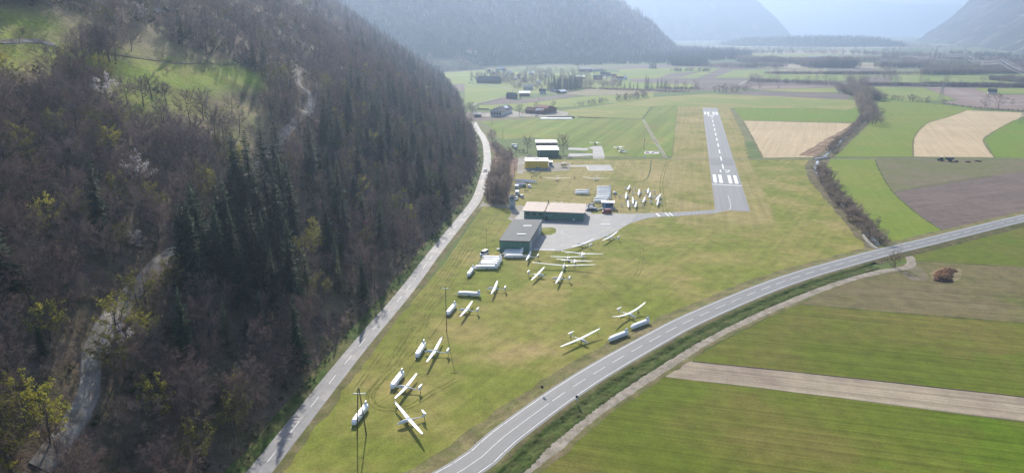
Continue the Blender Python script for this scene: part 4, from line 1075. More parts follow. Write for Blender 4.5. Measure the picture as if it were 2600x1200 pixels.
def scatter(name, items, sources):
    """one stuff object: sources {key: [objects]} placed at items (key, x, y, z, scale, rot)"""
    keys = [k for k in sources]
    me = bpy.data.meshes.new(name)
    me.from_pydata([(a[1], a[2], a[3]) for a in items], [], [])
    for nm, tp, vals in (('pick', 'INT', [keys.index(a[0]) for a in items]), ('size', 'FLOAT', [a[4] for a in items]), ('turn', 'FLOAT', [a[5] for a in items])):
        at = me.attributes.new(nm, tp, 'POINT'); at.data.foreach_set('value', vals)
    o = put(name, me)
    ng = bpy.data.node_groups.new(name, 'GeometryNodeTree')
    ng.interface.new_socket('Geometry', in_out='INPUT', socket_type='NodeSocketGeometry')
    ng.interface.new_socket('Geometry', in_out='OUTPUT', socket_type='NodeSocketGeometry')
    gi = ng.nodes.new('NodeGroupInput'); go = ng.nodes.new('NodeGroupOutput')
    iop = ng.nodes.new('GeometryNodeInstanceOnPoints'); L = ng.links
    top = ng.nodes.new('GeometryNodeJoinGeometry')
    for k in reversed(keys):
        jn = ng.nodes.new('GeometryNodeJoinGeometry')
        for ob in sources[k]:
            oi = ng.nodes.new('GeometryNodeObjectInfo'); oi.inputs['Object'].default_value = ob; oi.transform_space = 'ORIGINAL'
            L.new(oi.outputs['Geometry'], jn.inputs[0])
        g2 = ng.nodes.new('GeometryNodeGeometryToInstance')
        L.new(jn.outputs[0], g2.inputs[0]); L.new(g2.outputs[0], top.inputs[0])
    L.new(gi.outputs[0], iop.inputs['Points']); L.new(top.outputs[0], iop.inputs['Instance'])
    iop.inputs['Pick Instance'].default_value = True
    def na(nm, tp):
        n = ng.nodes.new('GeometryNodeInputNamedAttribute'); n.data_type = tp; n.inputs['Name'].default_value = nm
        return n.outputs['Attribute']
    L.new(na('pick', 'INT'), iop.inputs['Instance Index'])
    cx = ng.nodes.new('ShaderNodeCombineXYZ'); L.new(na('turn', 'FLOAT'), cx.inputs[2])
    L.new(cx.outputs[0], iop.inputs['Rotation'])
    cs = ng.nodes.new('ShaderNodeCombineXYZ'); sz = na('size', 'FLOAT')
    for i in range(3): L.new(sz, cs.inputs[i])
    L.new(cs.outputs[0], iop.inputs['Scale'])
    L.new(iop.outputs[0], go.inputs[0])
    md = o.modifiers.new('scatter', 'NODES'); md.node_group = ng
    return tag(o, kind='stuff')
for k in PROTO:      # every kind needs one standing tree to copy from
    if k not in FIRST and any(r[0] == k for r in rest):
        r = next(r for r in rest if r[0] == k); plant(k, *r[1:5], label=LBL.get(k[:-1], LBL['bare']) + 'in the wood uphill of the gravel forest track', rnd=rt)

# --- valley trees and hedges (single-mesh shrubs and small trees)
hr = random.Random(23)
BUSH0, TREE0, CON0, GREEN0 = [None] * 3, [None] * 3, [None] * 3, [None] * 2
def small(meshes, store, name, x, y, z, hh, h0, label, cat, group):
    i = hr.randrange(len(meshes))
    o = put(name, meshes[i], None, (x, y, z - 0.1), hr.uniform(0, 6.28), None)
    s = hh / h0
    o.scale = (s * hr.uniform(.85, 1.2), s * hr.uniform(.85, 1.2), s)
    tag(o, label, cat, group)
    if store[i] is None: store[i] = o
    return o
def bush(x, y, hh, label, group, z=0): return small(SH, BUSH0, 'shrub', x, y, z, hh, 5.5, label, 'shrub', group)
def gbush(x, y, hh, label, group, z=0): return small(SHG, GREEN0, 'green_shrub', x, y, z, hh, 4.0, label, 'shrub', group)
def ftree(x, y, hh, label, group, z=0): return small(FT, TREE0, 'valley_tree', x, y, z, hh, 13.0, label, 'tree', group)
def fcon(x, y, hh, label, group, z=0): return small(FC, CON0, 'valley_spruce', x, y, z, hh, 20.0, label, 'tree', group)
def row(fn, pts, spacing, hh, label, group, width=1.0, f=D, keep=1.0):
    L = smooth_line([f(*p) for p in pts], 2.0) if len(pts) > 2 else [f(*pts[0]).lerp(f(*pts[1]), t / 200) for t in range(201)]
    d = 0; nxt = 0
    for a, b in zip(L, L[1:]):
        seg = (b - a).length; d += seg
        while d >= nxt:
            nxt += spacing * hr.uniform(.7, 1.3)
            if hr.random() > keep: continue
            n = (b - a).normalized(); o = hr.uniform(-width, width)
            fn(b.x - n.y * o, b.y + n.x * o, hh * hr.uniform(.7, 1.25), label, group)
# beside the stream, near part
row(bush, [(2058, 432), (2085, 482), (2130, 536), (2175, 586), (2212, 618)], 3.0, 6.0, 'bare brown shrub in the dense hedge along the lower stream', 'shrubs along the lower stream', 2.0)
row(bush, [(2063, 430), (2095, 488), (2140, 542), (2190, 600)], 6.0, 8.0, 'bare brown shrub in the dense hedge along the lower stream', 'shrubs along the lower stream', 2.0)
row(bush, [(2085, 384), (2110, 358), (2135, 336), (2160, 312)], 4.0, 5.5, 'bare shrub on the bank of the middle stream', 'shrubs along the middle stream', 2.5)
row(bush, [(2165, 312), (2190, 292), (2180, 270)], 3.6, 8.5, 'taller bare shrub at the stream bend', 'shrubs at the stream bend', 5)
row(ftree, [(2172, 280), (2160, 255)], 7, 15, 'round grey-green bare tree at the stream bend', 'trees at the stream bend', 5)
row(ftree, [(440, 900), (560, 820), (620, 960), (520, 1020)], 9, 12, 'grey bare tree in the stream wood behind the green field', 'trees of the stream wood', 8, r2)
row(ftree, [(200, 560), (330, 590), (480, 640), (620, 690)], 9, 17, 'grey bare tree in the upper stream wood', 'trees of the upper stream wood', 14, r2)
row(ftree, [(220, 460), (400, 480), (300, 560)], 11, 17, 'grey bare tree in the upper stream wood', 'trees of the upper stream wood', 12, r2)
row(bush, [(640, 655), (900, 690), (1040, 702)], 6, 8, 'bare shrub in the hedge right of the stream wood', 'shrubs of the field hedge', 3, r2)
row(bush, [(1060, 700), (1240, 718), (1340, 730)], 8, 8, 'bare shrub in the broken hedge of the green field', 'shrubs of the broken hedge', 2, r2)
row(bush, [(1500, 742), (1950, 800), (2576, 850), (2800, 872)], 5, 3.2, 'low bare shrub in the field-edge hedge before the brown field', 'low shrubs of the field edge', 1.5, r2)
for i, (x, y, hh, l) in enumerate([(1535, 750, 8, 'round shrub in the field hedge near the lattice pylon'), (1325, 728, 9, 'upright bare tree at the end of the broken hedge'), (2060, 795, 17, 'tall thin bare tree on the edge of the brown field'), (2242, 800, 18, 'wide bare tree with split crown on the brown field edge'), (2420, 760, 8, 'small thin bare tree right of the wide bare one')]):
    p = r2(x, y); ftree(p.x, p.y, hh, l, None)
row(ftree, [(1280, 505), (1900, 515), (2576, 524)], 32, 14, 'bare tree rising from the railway hedge', 'trees along the railway', 3, r2)
for x, y in ((835, 458), (935, 462), (1220, 462), (1575, 466)):
    p = r2(x, y); ftree(p.x, p.y, 13, 'slim bare tree standing apart on the railway meadow', 'single trees on the railway meadow')
row(ftree, [(560, 440), (860, 405), (870, 350)], 18, 10, 'bare tree on the meadow bank road', 'trees of the meadow bank', 4, r2)
row(ftree, [(690, 395), (880, 390)], 14, 22, 'tall bare tree in the wood clump of the valley middle', 'trees of the valley wood clump', 22, r2)
row(ftree, [(235, 548), (680, 552)], 17, 15, 'slim bare tree in the row before the dark ploughed field', 'slim trees along the lane', 2, r1)
row(bush, [(825, 582), (1000, 588), (1260, 572)], 7, 11, 'grey-green shrub in the thicket behind the runway end', 'shrubs behind the runway end', 7, r1)
row(ftree, [(1260, 560), (1420, 555), (1600, 550), (1850, 545)], 28, 13, 'slim bare tree on the pale bank behind the runway', 'slim trees behind the runway', 4, r1)
row(ftree, [(1310, 440), (1480, 470), (2000, 490), (2480, 492)], 15, 15, 'bare tree in the long row along the pale lane', 'trees along the pale lane', 4, r1)
row(ftree, [(1650, 346), (2576, 356)], 48, 13, 'bare tree in the far field hedge', 'trees of the far field hedge', 3, r1)
for x, y, hh in ((100, 530, 15), (150, 535, 17), (190, 530, 15), (210, 525, 13)):
    p = r1(x, y); fcon(p.x, p.y, hh, 'dark rounded conifer in the clump by the lane', 'conifer clump by the lane')
# hedge between the runway meadow and the farm
row(bush, [(1530, 465), (1640, 452), (1760, 438), (1960, 405)], 9, 7, 'grey-green bush in the loose hedge behind the farm', 'bushes behind the farm', 2, r3, .8)
row(bush, [(2110, 392), (2260, 372), (2390, 352), (2500, 338)], 6, 10, 'bush in the thick hedge of the runway meadow', 'bushes of the meadow hedge', 3, r3)
row(bush, [(1320, 486), (2550, 336)], 16, 2.5, 'low bush on the meadow boundary', 'low bushes on the boundary', .8, r3, .7)
# wood and conifers at the village
row(fcon, [(1210, 262), (1400, 250), (1620, 222)], 3.6, 21, 'tall dark spruce in the dense village spruce stand', 'village spruce stand', 9, r3)
row(fcon, [(1230, 225), (1400, 215), (1600, 195)], 5, 21, 'tall dark spruce in the dense village spruce stand', 'village spruce stand', 9, r3)
row(fcon, [(870, 130), (1050, 120), (1200, 120)], 11, 18, 'dark spruce between the village houses', 'spruces between village houses', 10, r3)
row(fcon, [(255, 130), (400, 110), (560, 120)], 10, 17, 'dark spruce around the big farmhouse', 'spruces at the big farmhouse', 12, r3)
row(fcon, [(2190, 238), (2410, 236)], 7, 12, 'spruce in the short clipped-looking row', 'short spruce row', 1, r3)
for x, y, hh in ((2470, 232, 24), (2500, 230, 20), (2545, 236, 12), (730, 360, 11), (830, 372, 8), (690, 350, 9)):
    p = r3(x, y); fcon(p.x, p.y, hh, 'dark spruce by the lane' if x > 2000 else 'dark conifer beside the small dark house', 'single valley spruces' if x > 2000 else 'conifers by the dark house')
row(ftree, [(1650, 230), (1760, 225), (1900, 235), (2120, 245)], 20, 15, 'grey bare tree in the meadow behind the spruce stand', 'bare trees behind the spruce stand', 9, r3)
row(ftree, [(820, 250), (960, 240), (1080, 240)], 15, 11, 'grey bare tree in the village gardens', 'bare trees in the village gardens', 10, r3)
for x, y, hh, l in ((820, 580, 13, 'brown bare tree in the farmyard between chalet and barn'), (920, 1078, 14, 'bare tree left of the grey shed'), (1395, 1085, 16, 'full brown bare tree in front of the white-roofed hangar'), (1040, 500, 9, 'small bare tree behind the barn'), (1262, 480, 9, 'bare tree at the barn gable'), (460, 945, 12, 'bare tree on the litter bank left of the meadow'), (180, 560, 14, 'grey bare tree beside the hut at the wood edge'), (230, 590, 11, 'bare tree right of the hut at the wood edge')):
    p = r3(x, y); plant('bare%d' % hr.choice((0, 2, 5)), p.x, p.y, 0, hh / 15, label=l, rnd=hr)
# the thicket between the valley road and the airfield
zt = Zm(1200, 320, 5.405)
TP = [(265, 690), (500, 640), (505, 760), (440, 1080), (330, 1075), (245, 1045)]
n = 0; k = 0
while n < 62 and k < 5000:
    k += 1
    x, y = hr.uniform(240, 510), hr.uniform(640, 1080)
    if not in_poly(x, y, TP): continue
    p = zt(x, y); plant('poplar%d' % (n % 2), p.x, p.y, 0, hr.uniform(.75, 1.1), label='slender bare tree in the thicket between valley road and airfield', group='trees of the roadside thicket', rnd=hr); n += 1
row(bush, [(230, 700), (235, 1030), (330, 1075), (445, 1085)], 1.8, 4.5, 'bare shrub at the foot of the roadside thicket', 'shrubs of the roadside thicket', 1.5, zt)
row(bush, [(330, 430), (420, 470), (500, 470), (380, 360), (300, 280)], 3.2, 5.5, 'bare shrub on the red-brown litter bank by the valley road', 'shrubs of the litter bank', 2.0, zt)
row(bush, [(480, 440), (520, 430), (500, 400)], 2.5, 6.0, 'bare shrub by the gravel drive of the yellow hangar', 'shrubs by the drive', 1.5, zt)
p = zt(260, 240); ftree(p.x, p.y, 12, 'bare tree between valley road and green meadow', None)
row(gbush, [(600, 350), (720, 358)], 3, 2.2, 'low green bush in the garden hedge by the caravans', 'garden hedge bushes', .6, zt)
# solitary bush-tree at the road bridge
p = zg(690, 585); t_ = plant('bare2', p.x, p.y, 0.0, .5, label='round bare tree standing between main road and the track junction', rnd=hr)
row(bush, [(600, 560), (720, 580)], 1.2, 2.6, 'dark bramble bush at the foot of the roadside tree', 'brambles at the roadside tree', .8, zg)
NM = normals(MAIN)
tuft = []
# the verge of the valley road and the foot of the wood
NL = normals(LROAD)
for i in range(0, len(LROAD) - 1):
    for k in range(2):
        r = LROAD[i] + NL[i] * hr.uniform(4.2, 9.0)
        tuft.append(('g%d' % hr.randrange(2), r.x, r.y, max(0.05, float(hill_h(r.x, r.y))), hr.uniform(.10, .34), hr.uniform(0, 6.28)))
p = D(1130, 600); gs = [gbush(p.x - 8, p.y + 3, 2.0, 'green bush on the verge between wood and valley road', None, 0.5) for _ in range(1)]
p = D(1000, 740); gs.append(gbush(p.x - 7, p.y, 1.6, 'small green bush at the wood edge above the valley road', None, 0.6))
for i in (0, 1):
    if GREEN0[i] is None: GREEN0[i] = put('green_shrub', SHG[i], None, (gs[0].location.x, gs[0].location.y + 9 + i, 0.4)); tag(GREEN0[i], 'green bush on the verge beside the wood edge', 'shrub')
scatter('verge_undergrowth', tuft, {'g0': [GREEN0[0]], 'g1': [GREEN0[1]]})
# the rest of the wood, in one piece
FIRST = {k: v for k, v in FIRST.items()}
scatter('hillside_forest', rest, {k: list(FIRST[k]) for k in FIRST if any(r[0] == k for r in rest)})
# undergrowth in the wood
ug = []
for _ in range(9000):
    y = hr.uniform(70, 640); x = float(toe(y)) - hr.uniform(2, 210)
    ug.append((x, y))
UA = np.array(ug); UZ = hill_h(UA[:, 0], UA[:, 1]); UG = np.maximum(gsoft(UA[:, 0], UA[:, 1]), dsoft(UA[:, 0], UA[:, 1]))
it = []
for (x, y), z, g in zip(ug, UZ, UG):
    if g > .3 and hr.random() < .96: continue
    if np.hypot(FTA[:, 0] - x, FTA[:, 1] - y).min() < 2.4: continue
    px, py, dd = proj(x, y, z)
    if px < -150 or py < -80 or py > 1400: continue
    it.append(('b%d' % hr.randrange(3) if hr.random() < .8 else 'g%d' % hr.randrange(2), x, y, float(z) - .1, hr.uniform(.3, .8), hr.uniform(0, 6.28)))
print('undergrowth', len(it))
scatter('forest_undergrowth', it, {'b0': [BUSH0[0]], 'b1': [BUSH0[1]], 'b2': [BUSH0[2]], 'g0': [GREEN0[0]], 'g1': [GREEN0[1]]})
# far woods: the wooded mountain foot, the spit of wood on the valley floor, valley woods
fw = []
def fill(poly, n, kinds, h, zf=None, jit=.3):
    x0, x1 = min(p[0] for p in poly), max(p[0] for p in poly); y0, y1 = min(p[1] for p in poly), max(p[1] for p in poly)
    k = 0
    while k < n:
        X = np.array([hr.uniform(x0, x1) for _ in range(4000)]); Y = np.array([hr.uniform(y0, y1) for _ in range(4000)])
        ok = seg_inside(X, Y, poly) > 0
        X, Y = X[ok], Y[ok]
        if len(X) == 0: break
        Zs = zf(X, Y) if zf else np.zeros(len(X))
        for x, y, z in zip(X, Y, Zs):
            kk = hr.choice(kinds); h0 = 20.0 if kk[0] == 'c' else 13.0
            fw.append((kk, x, y, float(z) - .3, h / h0 * hr.uniform(1 - jit, 1 + jit), hr.uniform(0, 6.28))); k += 1
            if k >= n: break
cc = ['c0', 'c1', 'c2']; tt_ = ['t0', 't1', 't2']
fill([(172, 1880), (473, 2030), (700, 2230), (775, 2404), (900, 2620), (930, 3000), (760, 3400), (450, 2700), (100, 2100)], 2700, cc, 21, lambda X, Y: np.maximum(mount_h(0, X, Y), 0))
fill([(-500, 1640), (-250, 1800), (-100, 1850), (180, 2030), (450, 2300), (690, 2900), (500, 3200), (100, 2700), (-500, 2200)], 4200, cc + ['t0'], 20, lambda X, Y: np.maximum(mount_h(0, X, Y), 0))
fill([(-330, 1560), (-150, 1600), (-60, 1700), (-90, 1850), (-300, 1900)], 90, cc + tt_, 13, lambda X, Y: np.maximum(mount_h(5, X, Y), 0))
fill([(1250, 4050), (1700, 3800), (2150, 3900), (2330, 4150), (2200, 4500), (1300, 4500)], 1700, cc + ['t0'], 15, lambda X, Y: np.maximum(mount_h(4, X, Y), 0))
def band(f, pts, n, kinds, h, w):
    for _ in range(n):
        i = hr.randrange(len(pts) - 1); p = f(*pts[i]).lerp(f(*pts[i + 1]), hr.random())
        kk = hr.choice(kinds); h0 = 20.0 if kk[0] == 'c' else 13.0
        fw.append((kk, p.x + hr.gauss(0, 6), p.y + hr.uniform(-w, w), -.1, h / h0 * hr.uniform(.6, 1.25), hr.uniform(0, 6.28)))
band(r2, [(450, 500), (1250, 512)], 303, tt_, 6, 3)
band(r2, [(1250, 514), (2000, 522), (2800, 532)], 607, tt_, 7.5, 4)
band(r1, [(1540, 350), (2576, 358)], 345, tt_, 6, 3)
band(r2, [(0, 357), (860, 357)], 343, tt_, 7, 4)
band(r3, [(1640, 230), (2100, 250), (2576, 270), (3000, 285)], 300, tt_, 3.5, 2)
band(r1, [(100, 548), (690, 553)], 120, tt_, 4, 2)
band(r1, [(1310, 445), (2480, 494)], 300, tt_, 6, 8)
band(r2, [(200, 580), (640, 700)], 181, tt_, 11, 14)
band(r1, [(750, 268), (1300, 270), (1750, 268)], 165, tt_, 13, 12)
band(r1, [(1180, 195), (1600, 200), (2100, 235)], 330, tt_, 17, 40)
band(r1, [(280, 235), (740, 238)], 180, cc, 19, 40)
band(r1, [(30, 278), (60, 282)], 9, cc, 22, 8)
band(r1, [(2050, 262), (2576, 262)], 240, tt_, 22, 35)
band(r1, [(280, 318), (770, 322)], 51, tt_, 9, 5)
band(r2, [(0, 262), (310, 262)], 222, tt_, 22, 35)
band(r2, [(310, 192), (680, 182), (1300, 182)], 181, tt_, 14, 60)
band(r2, [(650, 268), (1350, 272)], 222, tt_, 15, 14)
band(r2, [(1270, 362), (2060, 356)], 262, tt_, 13, 12)
band(r2, [(900, 356), (1300, 352)], 60, tt_, 7, 5)
band(r2, [(2060, 345), (2700, 345)], 243, tt_, 12, 20)
band(r2, [(1300, 285), (2700, 300)], 343, tt_, 13, 30)
band(r2, [(1000, 222), (2700, 240)], 264, tt_, 13, 40)
band(r2, [(760, 150), (940, 150)], 83, cc + tt_, 15, 40)
band(r2, [(1400, 150), (2700, 200)], 362, tt_ + ['c0'], 14, 90)
band(r2, [(2100, 425), (2330, 440)], 81, tt_, 8, 6)
band(r2, [(2330, 440), (2576, 470)], 81, tt_, 11, 10)
band(r2, [(400, 90), (1600, 130)], 306, tt_ + ['c1'], 14, 200)
band(r2, [(1600, 105), (2700, 140)], 362, cc + ['t1'], 15, 160)
band(r1, [(1200, 70), (2400, 78)], 180, tt_, 12, 120)
fill([(p.x, p.y) for p in (r3(180, 60), r3(700, 40), r3(1250, 50), r3(1650, 120), r3(1640, 215), r3(1150, 270), r3(800, 262), r3(640, 190), r3(250, 150))], 260, tt_ + tt_ + ['c0'], 10)
fill([(p.x, p.y) for p in (r3(900, -20), r3(1700, 0), r3(2200, 60), r3(2150, 110), r3(1700, 110), r3(1000, 40))], 60, tt_ + ['c1'], 10)
fill([(p.x, p.y) for p in (r3(1650, 130), r3(2150, 150), r3(2150, 235), r3(1650, 225))], 40, tt_, 11)
for _ in range(500):
    y = hr.uniform(2600, 5200); x = y * hr.uniform(.25, .72)
    fw.append((hr.choice(tt_ + ['c2']), x, y, -.1, hr.uniform(.6, 1.4), hr.uniform(0, 6.28)))
for i in range(3):
    for st_, fn in ((TREE0, ftree), (CON0, fcon)):
        assert st_[i] is not None
scatter('far_woods', fw, {'c0': [CON0[0]], 'c1': [CON0[1]], 'c2': [CON0[2]], 't0': [TREE0[0]], 't1': [TREE0[1]], 't2': [TREE0[2]]})
print('far woods', len(fw))

# ------------------------------------------------------------------ things
m_white = plain('white_gelcoat', (0.87, 0.87, 0.86), 0.28, 0.5, 0.03, 0.6)
m_cover = plain('canopy_cover', (0.60, 0.62, 0.66), 0.5, 0.4, 0.06, 2)
m_wtrail = plain('white_trailer_paint', (0.87, 0.87, 0.87), 0.35, 0.4, 0.05, 0.8)
m_grey = plain('grey_metal', (0.34, 0.35, 0.36), 0.5, 0.4, 0.1, 3)
m_dark = plain('dark_metal', (0.06, 0.06, 0.065), 0.5, 0.4, 0.1, 3)
m_tyre = plain('black_rubber', (0.025, 0.025, 0.027), 0.85, 0.2, 0.1, 6)
m_glass = plain('dark_window_glass', (0.018, 0.022, 0.028), 0.08, 0.6, 0.1, 2)
m_wood = plain('weathered_wood', (0.12, 0.098, 0.078), 0.85, 0.1, 0.25, 3)
m_red = plain('red_paint', (0.36, 0.025, 0.045), 0.35, 0.5, 0.06, 1)
m_silver = plain('silver_blue_paint', (0.36, 0.41, 0.48), 0.3, 0.6, 0.05, 1)
m_black = plain('black_paint', (0.022, 0.023, 0.027), 0.3, 0.5, 0.05, 1)
m_carwhite = plain('white_car_paint', (0.76, 0.77, 0.78), 0.28, 0.5, 0.04, 1)
m_yel = plain('pale_yellow_paint', (0.66, 0.58, 0.22), 0.4, 0.4, 0.06, 1)
m_conc = plain('concrete', (0.40, 0.385, 0.36), 0.85, 0.15, 0.15, 0.8)
def sheetmetal(name, col, period=0.3, axis=0, rough=0.5, var=0.08):
    """ribbed metal cladding"""
    m, nt, b = newmat(name, rough, 0.35)
    v = coords(nt, 'object')
    wv = nd(nt, 'ShaderNodeTexWave', wave_type='BANDS', bands_direction='X' if axis == 0 else 'Y', Scale=1.0 / period / 3.14 * 1.57, Distortion=0.0)
    nt.links.new(v, wv.inputs['Vector'])
    c = mixc(nt, 1.0, col, val(nt, noise(nt, v, 0.5, 5, 0.6), 1 - var, 1 + var), 'MULTIPLY')
    c = mixc(nt, 1.0, c, val(nt, noise(nt, coords(nt, 'object', (0.4, 0.4, 5)), 1.0, 3), 0.93, 1.07), 'MULTIPLY')
    w2 = nd(nt, 'ShaderNodeTexWave', wave_type='BANDS', bands_direction='X' if axis == 0 else 'Y', Scale=0.16, Distortion=0.0)
    nt.links.new(v, w2.inputs['Vector'])
    c = mixc(nt, 1.0, c, mixc(nt, ramp(nt, w2.outputs['Fac'], 0.02, 0.0), (1, 1, 1), (.72, .72, .72)), 'MULTIPLY')
    st = coords(nt, 'object', (0.5, 0.5, 9))
    c = mixc(nt, 1.0, c, val(nt, noise(nt, st, 1.0, 4, 0.7), 0.86, 1.1), 'MULTIPLY')
    nt.links.new(c, b.inputs['Base Color'])
    bump(nt, b, wv.outputs['Fac'], 0.03)
    return m
m_gwall = sheetmetal('green_cladding', (0.095, 0.235, 0.185))
m_gwall2 = sheetmetal('dark_green_cladding', (0.050, 0.165, 0.115))
m_groof = sheetmetal('anthracite_roof', (0.075, 0.088, 0.095), 0.5, 1, 0.75)
m_froof = sheetmetal('beige_roof', (0.50, 0.40, 0.33), 0.5, 1, 0.7)
m_wroof = sheetmetal('white_roof', (0.80, 0.80, 0.80), 0.5, 0, 0.45)
m_gyroof = sheetmetal('grey_roof', (0.20, 0.205, 0.21), 0.6, 0)
m_ywall = sheetmetal('yellow_cladding', (0.80, 0.55, 0.04), 0.6)
m_bwall = plain('blue_boards', (0.025, 0.105, 0.25), 0.6, 0.3, 0.1, 2)
m_render = plain('white_render', (0.72, 0.72, 0.72), 0.9, 0.1, 0.07, 1)
m_rendg = plain('grey_render', (0.50, 0.53, 0.55), 0.9, 0.1, 0.08, 1)
m_tile = plain('dark_roof_tiles', (0.075, 0.078, 0.085), 0.8, 0.2, 0.2, 1.2)
m_rtile = plain('red_roof_tiles', (0.24, 0.115, 0.095), 0.85, 0.15, 0.18, 1.2)
m_brick = plain('brown_boards', (0.19, 0.11, 0.085), 0.85, 0.1, 0.18, 1.0)
m_pwall = plain('pale_render', (0.82, 0.78, 0.74), 0.9, 0.1, 0.06, 1)

# --- gliders -------------------------------------------------------------
def ell(x, hw, hh, zc, n=14):
    return [(x, hw * math.cos(2 * math.pi * i / n), zc + hh * math.sin(2 * math.pi * i / n)) for i in range(n)]
def foil(p, chord, thick, n=5):
    """closed aerofoil ring at p (leading edge), chord runs to -X"""
    xs_ = [0, 0.06, 0.2, 0.45, 0.75, 1.0]
    up = [0, .45, .85, 1.0, .55, 0.03]; lo = [0, -.3, -.45, -.4, -.12, -0.03]
    r = [(p[0] - chord * x, p[1], p[2] + thick * u * .6) for x, u in zip(xs_, up)]
    r += [(p[0] - chord * x, p[1], p[2] + thick * l * .6) for x, l in list(zip(xs_, lo))[::-1][:-1]]
    return r
def glider_meshes(span, fs=1.0, curve=0.0, winglet=0.0, tail='T', red=False):
    g = {}
    mb = MB()
    secs = [(3.05, .02, .03, .72), (2.9, .12, .14, .74), (2.5, .22, .26, .80), (1.9, .30, .38, .88), (1.1, .33, .46, .95), (.3, .32, .46, .98), (-.5, .25, .33, .98), (-1.3, .14, .18, .96), (-2.5, .105, .13, .88), (-3.9, .08, .11, .77), (-4.35, .03, .06, .75)]
    mb.loft([ell(x * fs, hw * fs, hh * fs, zc * (0.5 + 0.5 * fs)) for x, hw, hh, zc in secs])
    g['fuselage'] = (mb.mesh('fuselage', m_white, True), )
    mb = MB()
    mb.loft([[(x * fs, y, z) for (x, y, z) in ell(x0, hw * fs, hh * fs, zc * (.5 + .5 * fs) + .14 * fs, 10)] for x0, hw, hh, zc in [(2.55, .05, .05, .92), (2.3, .17, .16, .93), (1.8, .25, .26, .98), (1.2, .27, .30, 1.03), (.7, .24, .26, 1.06), (.35, .1, .1, 1.12)]])
    g['canopy'] = (mb.mesh('canopy', m_cover, True), )
    b = span / 2; zr_ = 1.22 * (0.5 + .5 * fs)
    for sgn, nm in ((1, 'wing_a'), (-1, 'wing_b')):
        mb = MB(); rings = []
        for u in (0.0, .12, .35, .6, .82, .94, 1.0):
            ch = (0.95 - 0.28 * u if u < .6 else 0.78 - (u - .6) * 0.95 - .0) * 1.12 * (fs ** .3)
            rings.append(foil((0.45 - 0.10 * u * 1.0 - 0.25 * max(0, u - .6), sgn * (0.12 + (b - .12) * u), zr_ + 0.045 * b * u + curve * u ** 2.4), max(ch, .28), 0.135 * max(ch, .3)))
        mb.loft(rings)
        if winglet:
            e = rings[-1][0]
            mb.loft([foil((e[0], e[1], e[2]), .32, .03), foil((e[0] - .22, e[1] + sgn * .12, e[2] + winglet), .16, .02)])
        g[nm] = (mb.mesh('wing', m_white, True), )
    zt_ = .80 * (.5 + .5 * fs)
    mb = MB()
    def finr(z, x0, ch): return [(x0 - ch * a, t * .09, z) for a, t in ((0, 0), (.25, .8), (.6, .6), (1, 0.05), (.6, -.6), (.25, -.8))]
    ht = 1.25 if tail == 'T' else 1.0
    mb.loft([finr(zt_ - .1, -3.25 * fs, 1.15 * fs), finr(zt_ + .45, -3.5 * fs, .92 * fs), finr(zt_ + ht, -3.8 * fs, .62 * fs)])
    g['fin'] = (mb.mesh('fin', m_white, True), )
    if red:
        mb2 = MB(); mb2.loft([[(x - .02 - .50 * fs, y * 1.3, z) for x, y, z in finr(zt_ - .08, -3.3 * fs, .66 * fs)], [(x - .45 * fs, y * 1.3, z) for x, y, z in finr(zt_ + .5, -3.6 * fs, .5 * fs)]])
        g['rudder'] = (mb2.mesh('rudder', plain('red_rudder_paint', (.42, .06, .05), .4), True), )
    mb = MB()
    zz = zt_ + ht if tail == 'T' else zt_ + .05
    rg = []
    for u in (-1, -.6, 0, .6, 1): rg.append(foil((-3.72 * fs - .16 * abs(u), u * 1.3 * fs, zz), (.56 - .22 * abs(u)) * fs, .06))
    mb.loft(rg)
    g['tailplane'] = (mb.mesh('tailplane', m_white, True), )
    mb = MB(); mb.tube((0.35, -.07, .22), (0.35, .07, .22), .22, n=12)
    g['wheel'] = (mb.mesh('wheel', m_tyre), )
    mb = MB(); mb.tube((-4.1 * fs, -.02, .75 * fs), (-4.1 * fs, -.02, .12), .05, .07, n=6); mb.tube((-4.1 * fs, -.04, .11), (-4.1 * fs, .04, .11), .11, n=8)
    g['tail_wheel'] = (mb.mesh('tail_wheel', m_tyre), )
    return g
GLK = {'g15': glider_meshes(15), 'g15r': glider_meshes(15, red=True), 'g18': glider_meshes(18, 1.03, .1, .35), 'g20': glider_meshes(20, 1.16), 'g26': glider_meshes(26, 1.2, .35), 'g18c': glider_meshes(18, 1.05, 1.25, .3), 'g15n': glider_meshes(15, .95, tail='cross')}
PNAME = {'wing_a': 'wing', 'wing_b': 'wing'}
def glider(kind, loc, yaw, label, roll=0.0, cat='glider', group=None):
    r = empty('glider', loc, 0, label, cat, group); r.rotation_euler = (roll, -0.015, yaw)
    for k, (me,) in GLK[kind].items(): put(PNAME.get(k, k), me, r)
    return r
def glider_at(kind, f, tipA, tipB, nose, label, roll=None, z=1.35, group=None, turn=0.0):
    a, b, n = f(*tipA, z), f(*tipB, z), f(*nose, 1.0)
    c = (a + b) / 2; w = (b - a).normalized()
    h = Vector((-w.y, w.x, 0))
    if (n - c).dot(h) < 0: h = -h
    c = c - h * 0.15
    glider(kind, (c.x, c.y, 0.10), math.atan2(h.y, h.x) + turn, label, (hr.choice((-1, 1)) * .035 if roll is None else roll), group=group)
z9 = Zm(1300, 550, 3.9625); zq = Zm(1160, 690, 7.927)
GG = 'gliders rigged on the near grass'
glider_at('g18', z5, (470, 626), (705, 915), (495, 805), 'white glider nearest the camera, wings running down to the right', .03, group=GG)
glider_at('g15', z5, (652, 395), (467, 618), (495, 512), 'white glider behind the nearest one, next to the second trailer', .03, group=GG)
glider_at('g18', z5, (866, 84), (700, 370), (722, 218), 'white glider beside the trailer with dark wheels, third from the bottom', .03, group=GG)
glider_at('g15', zk, (1145, 672), (966, 912), (998, 790), 'white glider with its wing tip touching the sideways trailer', .03, group=GG)
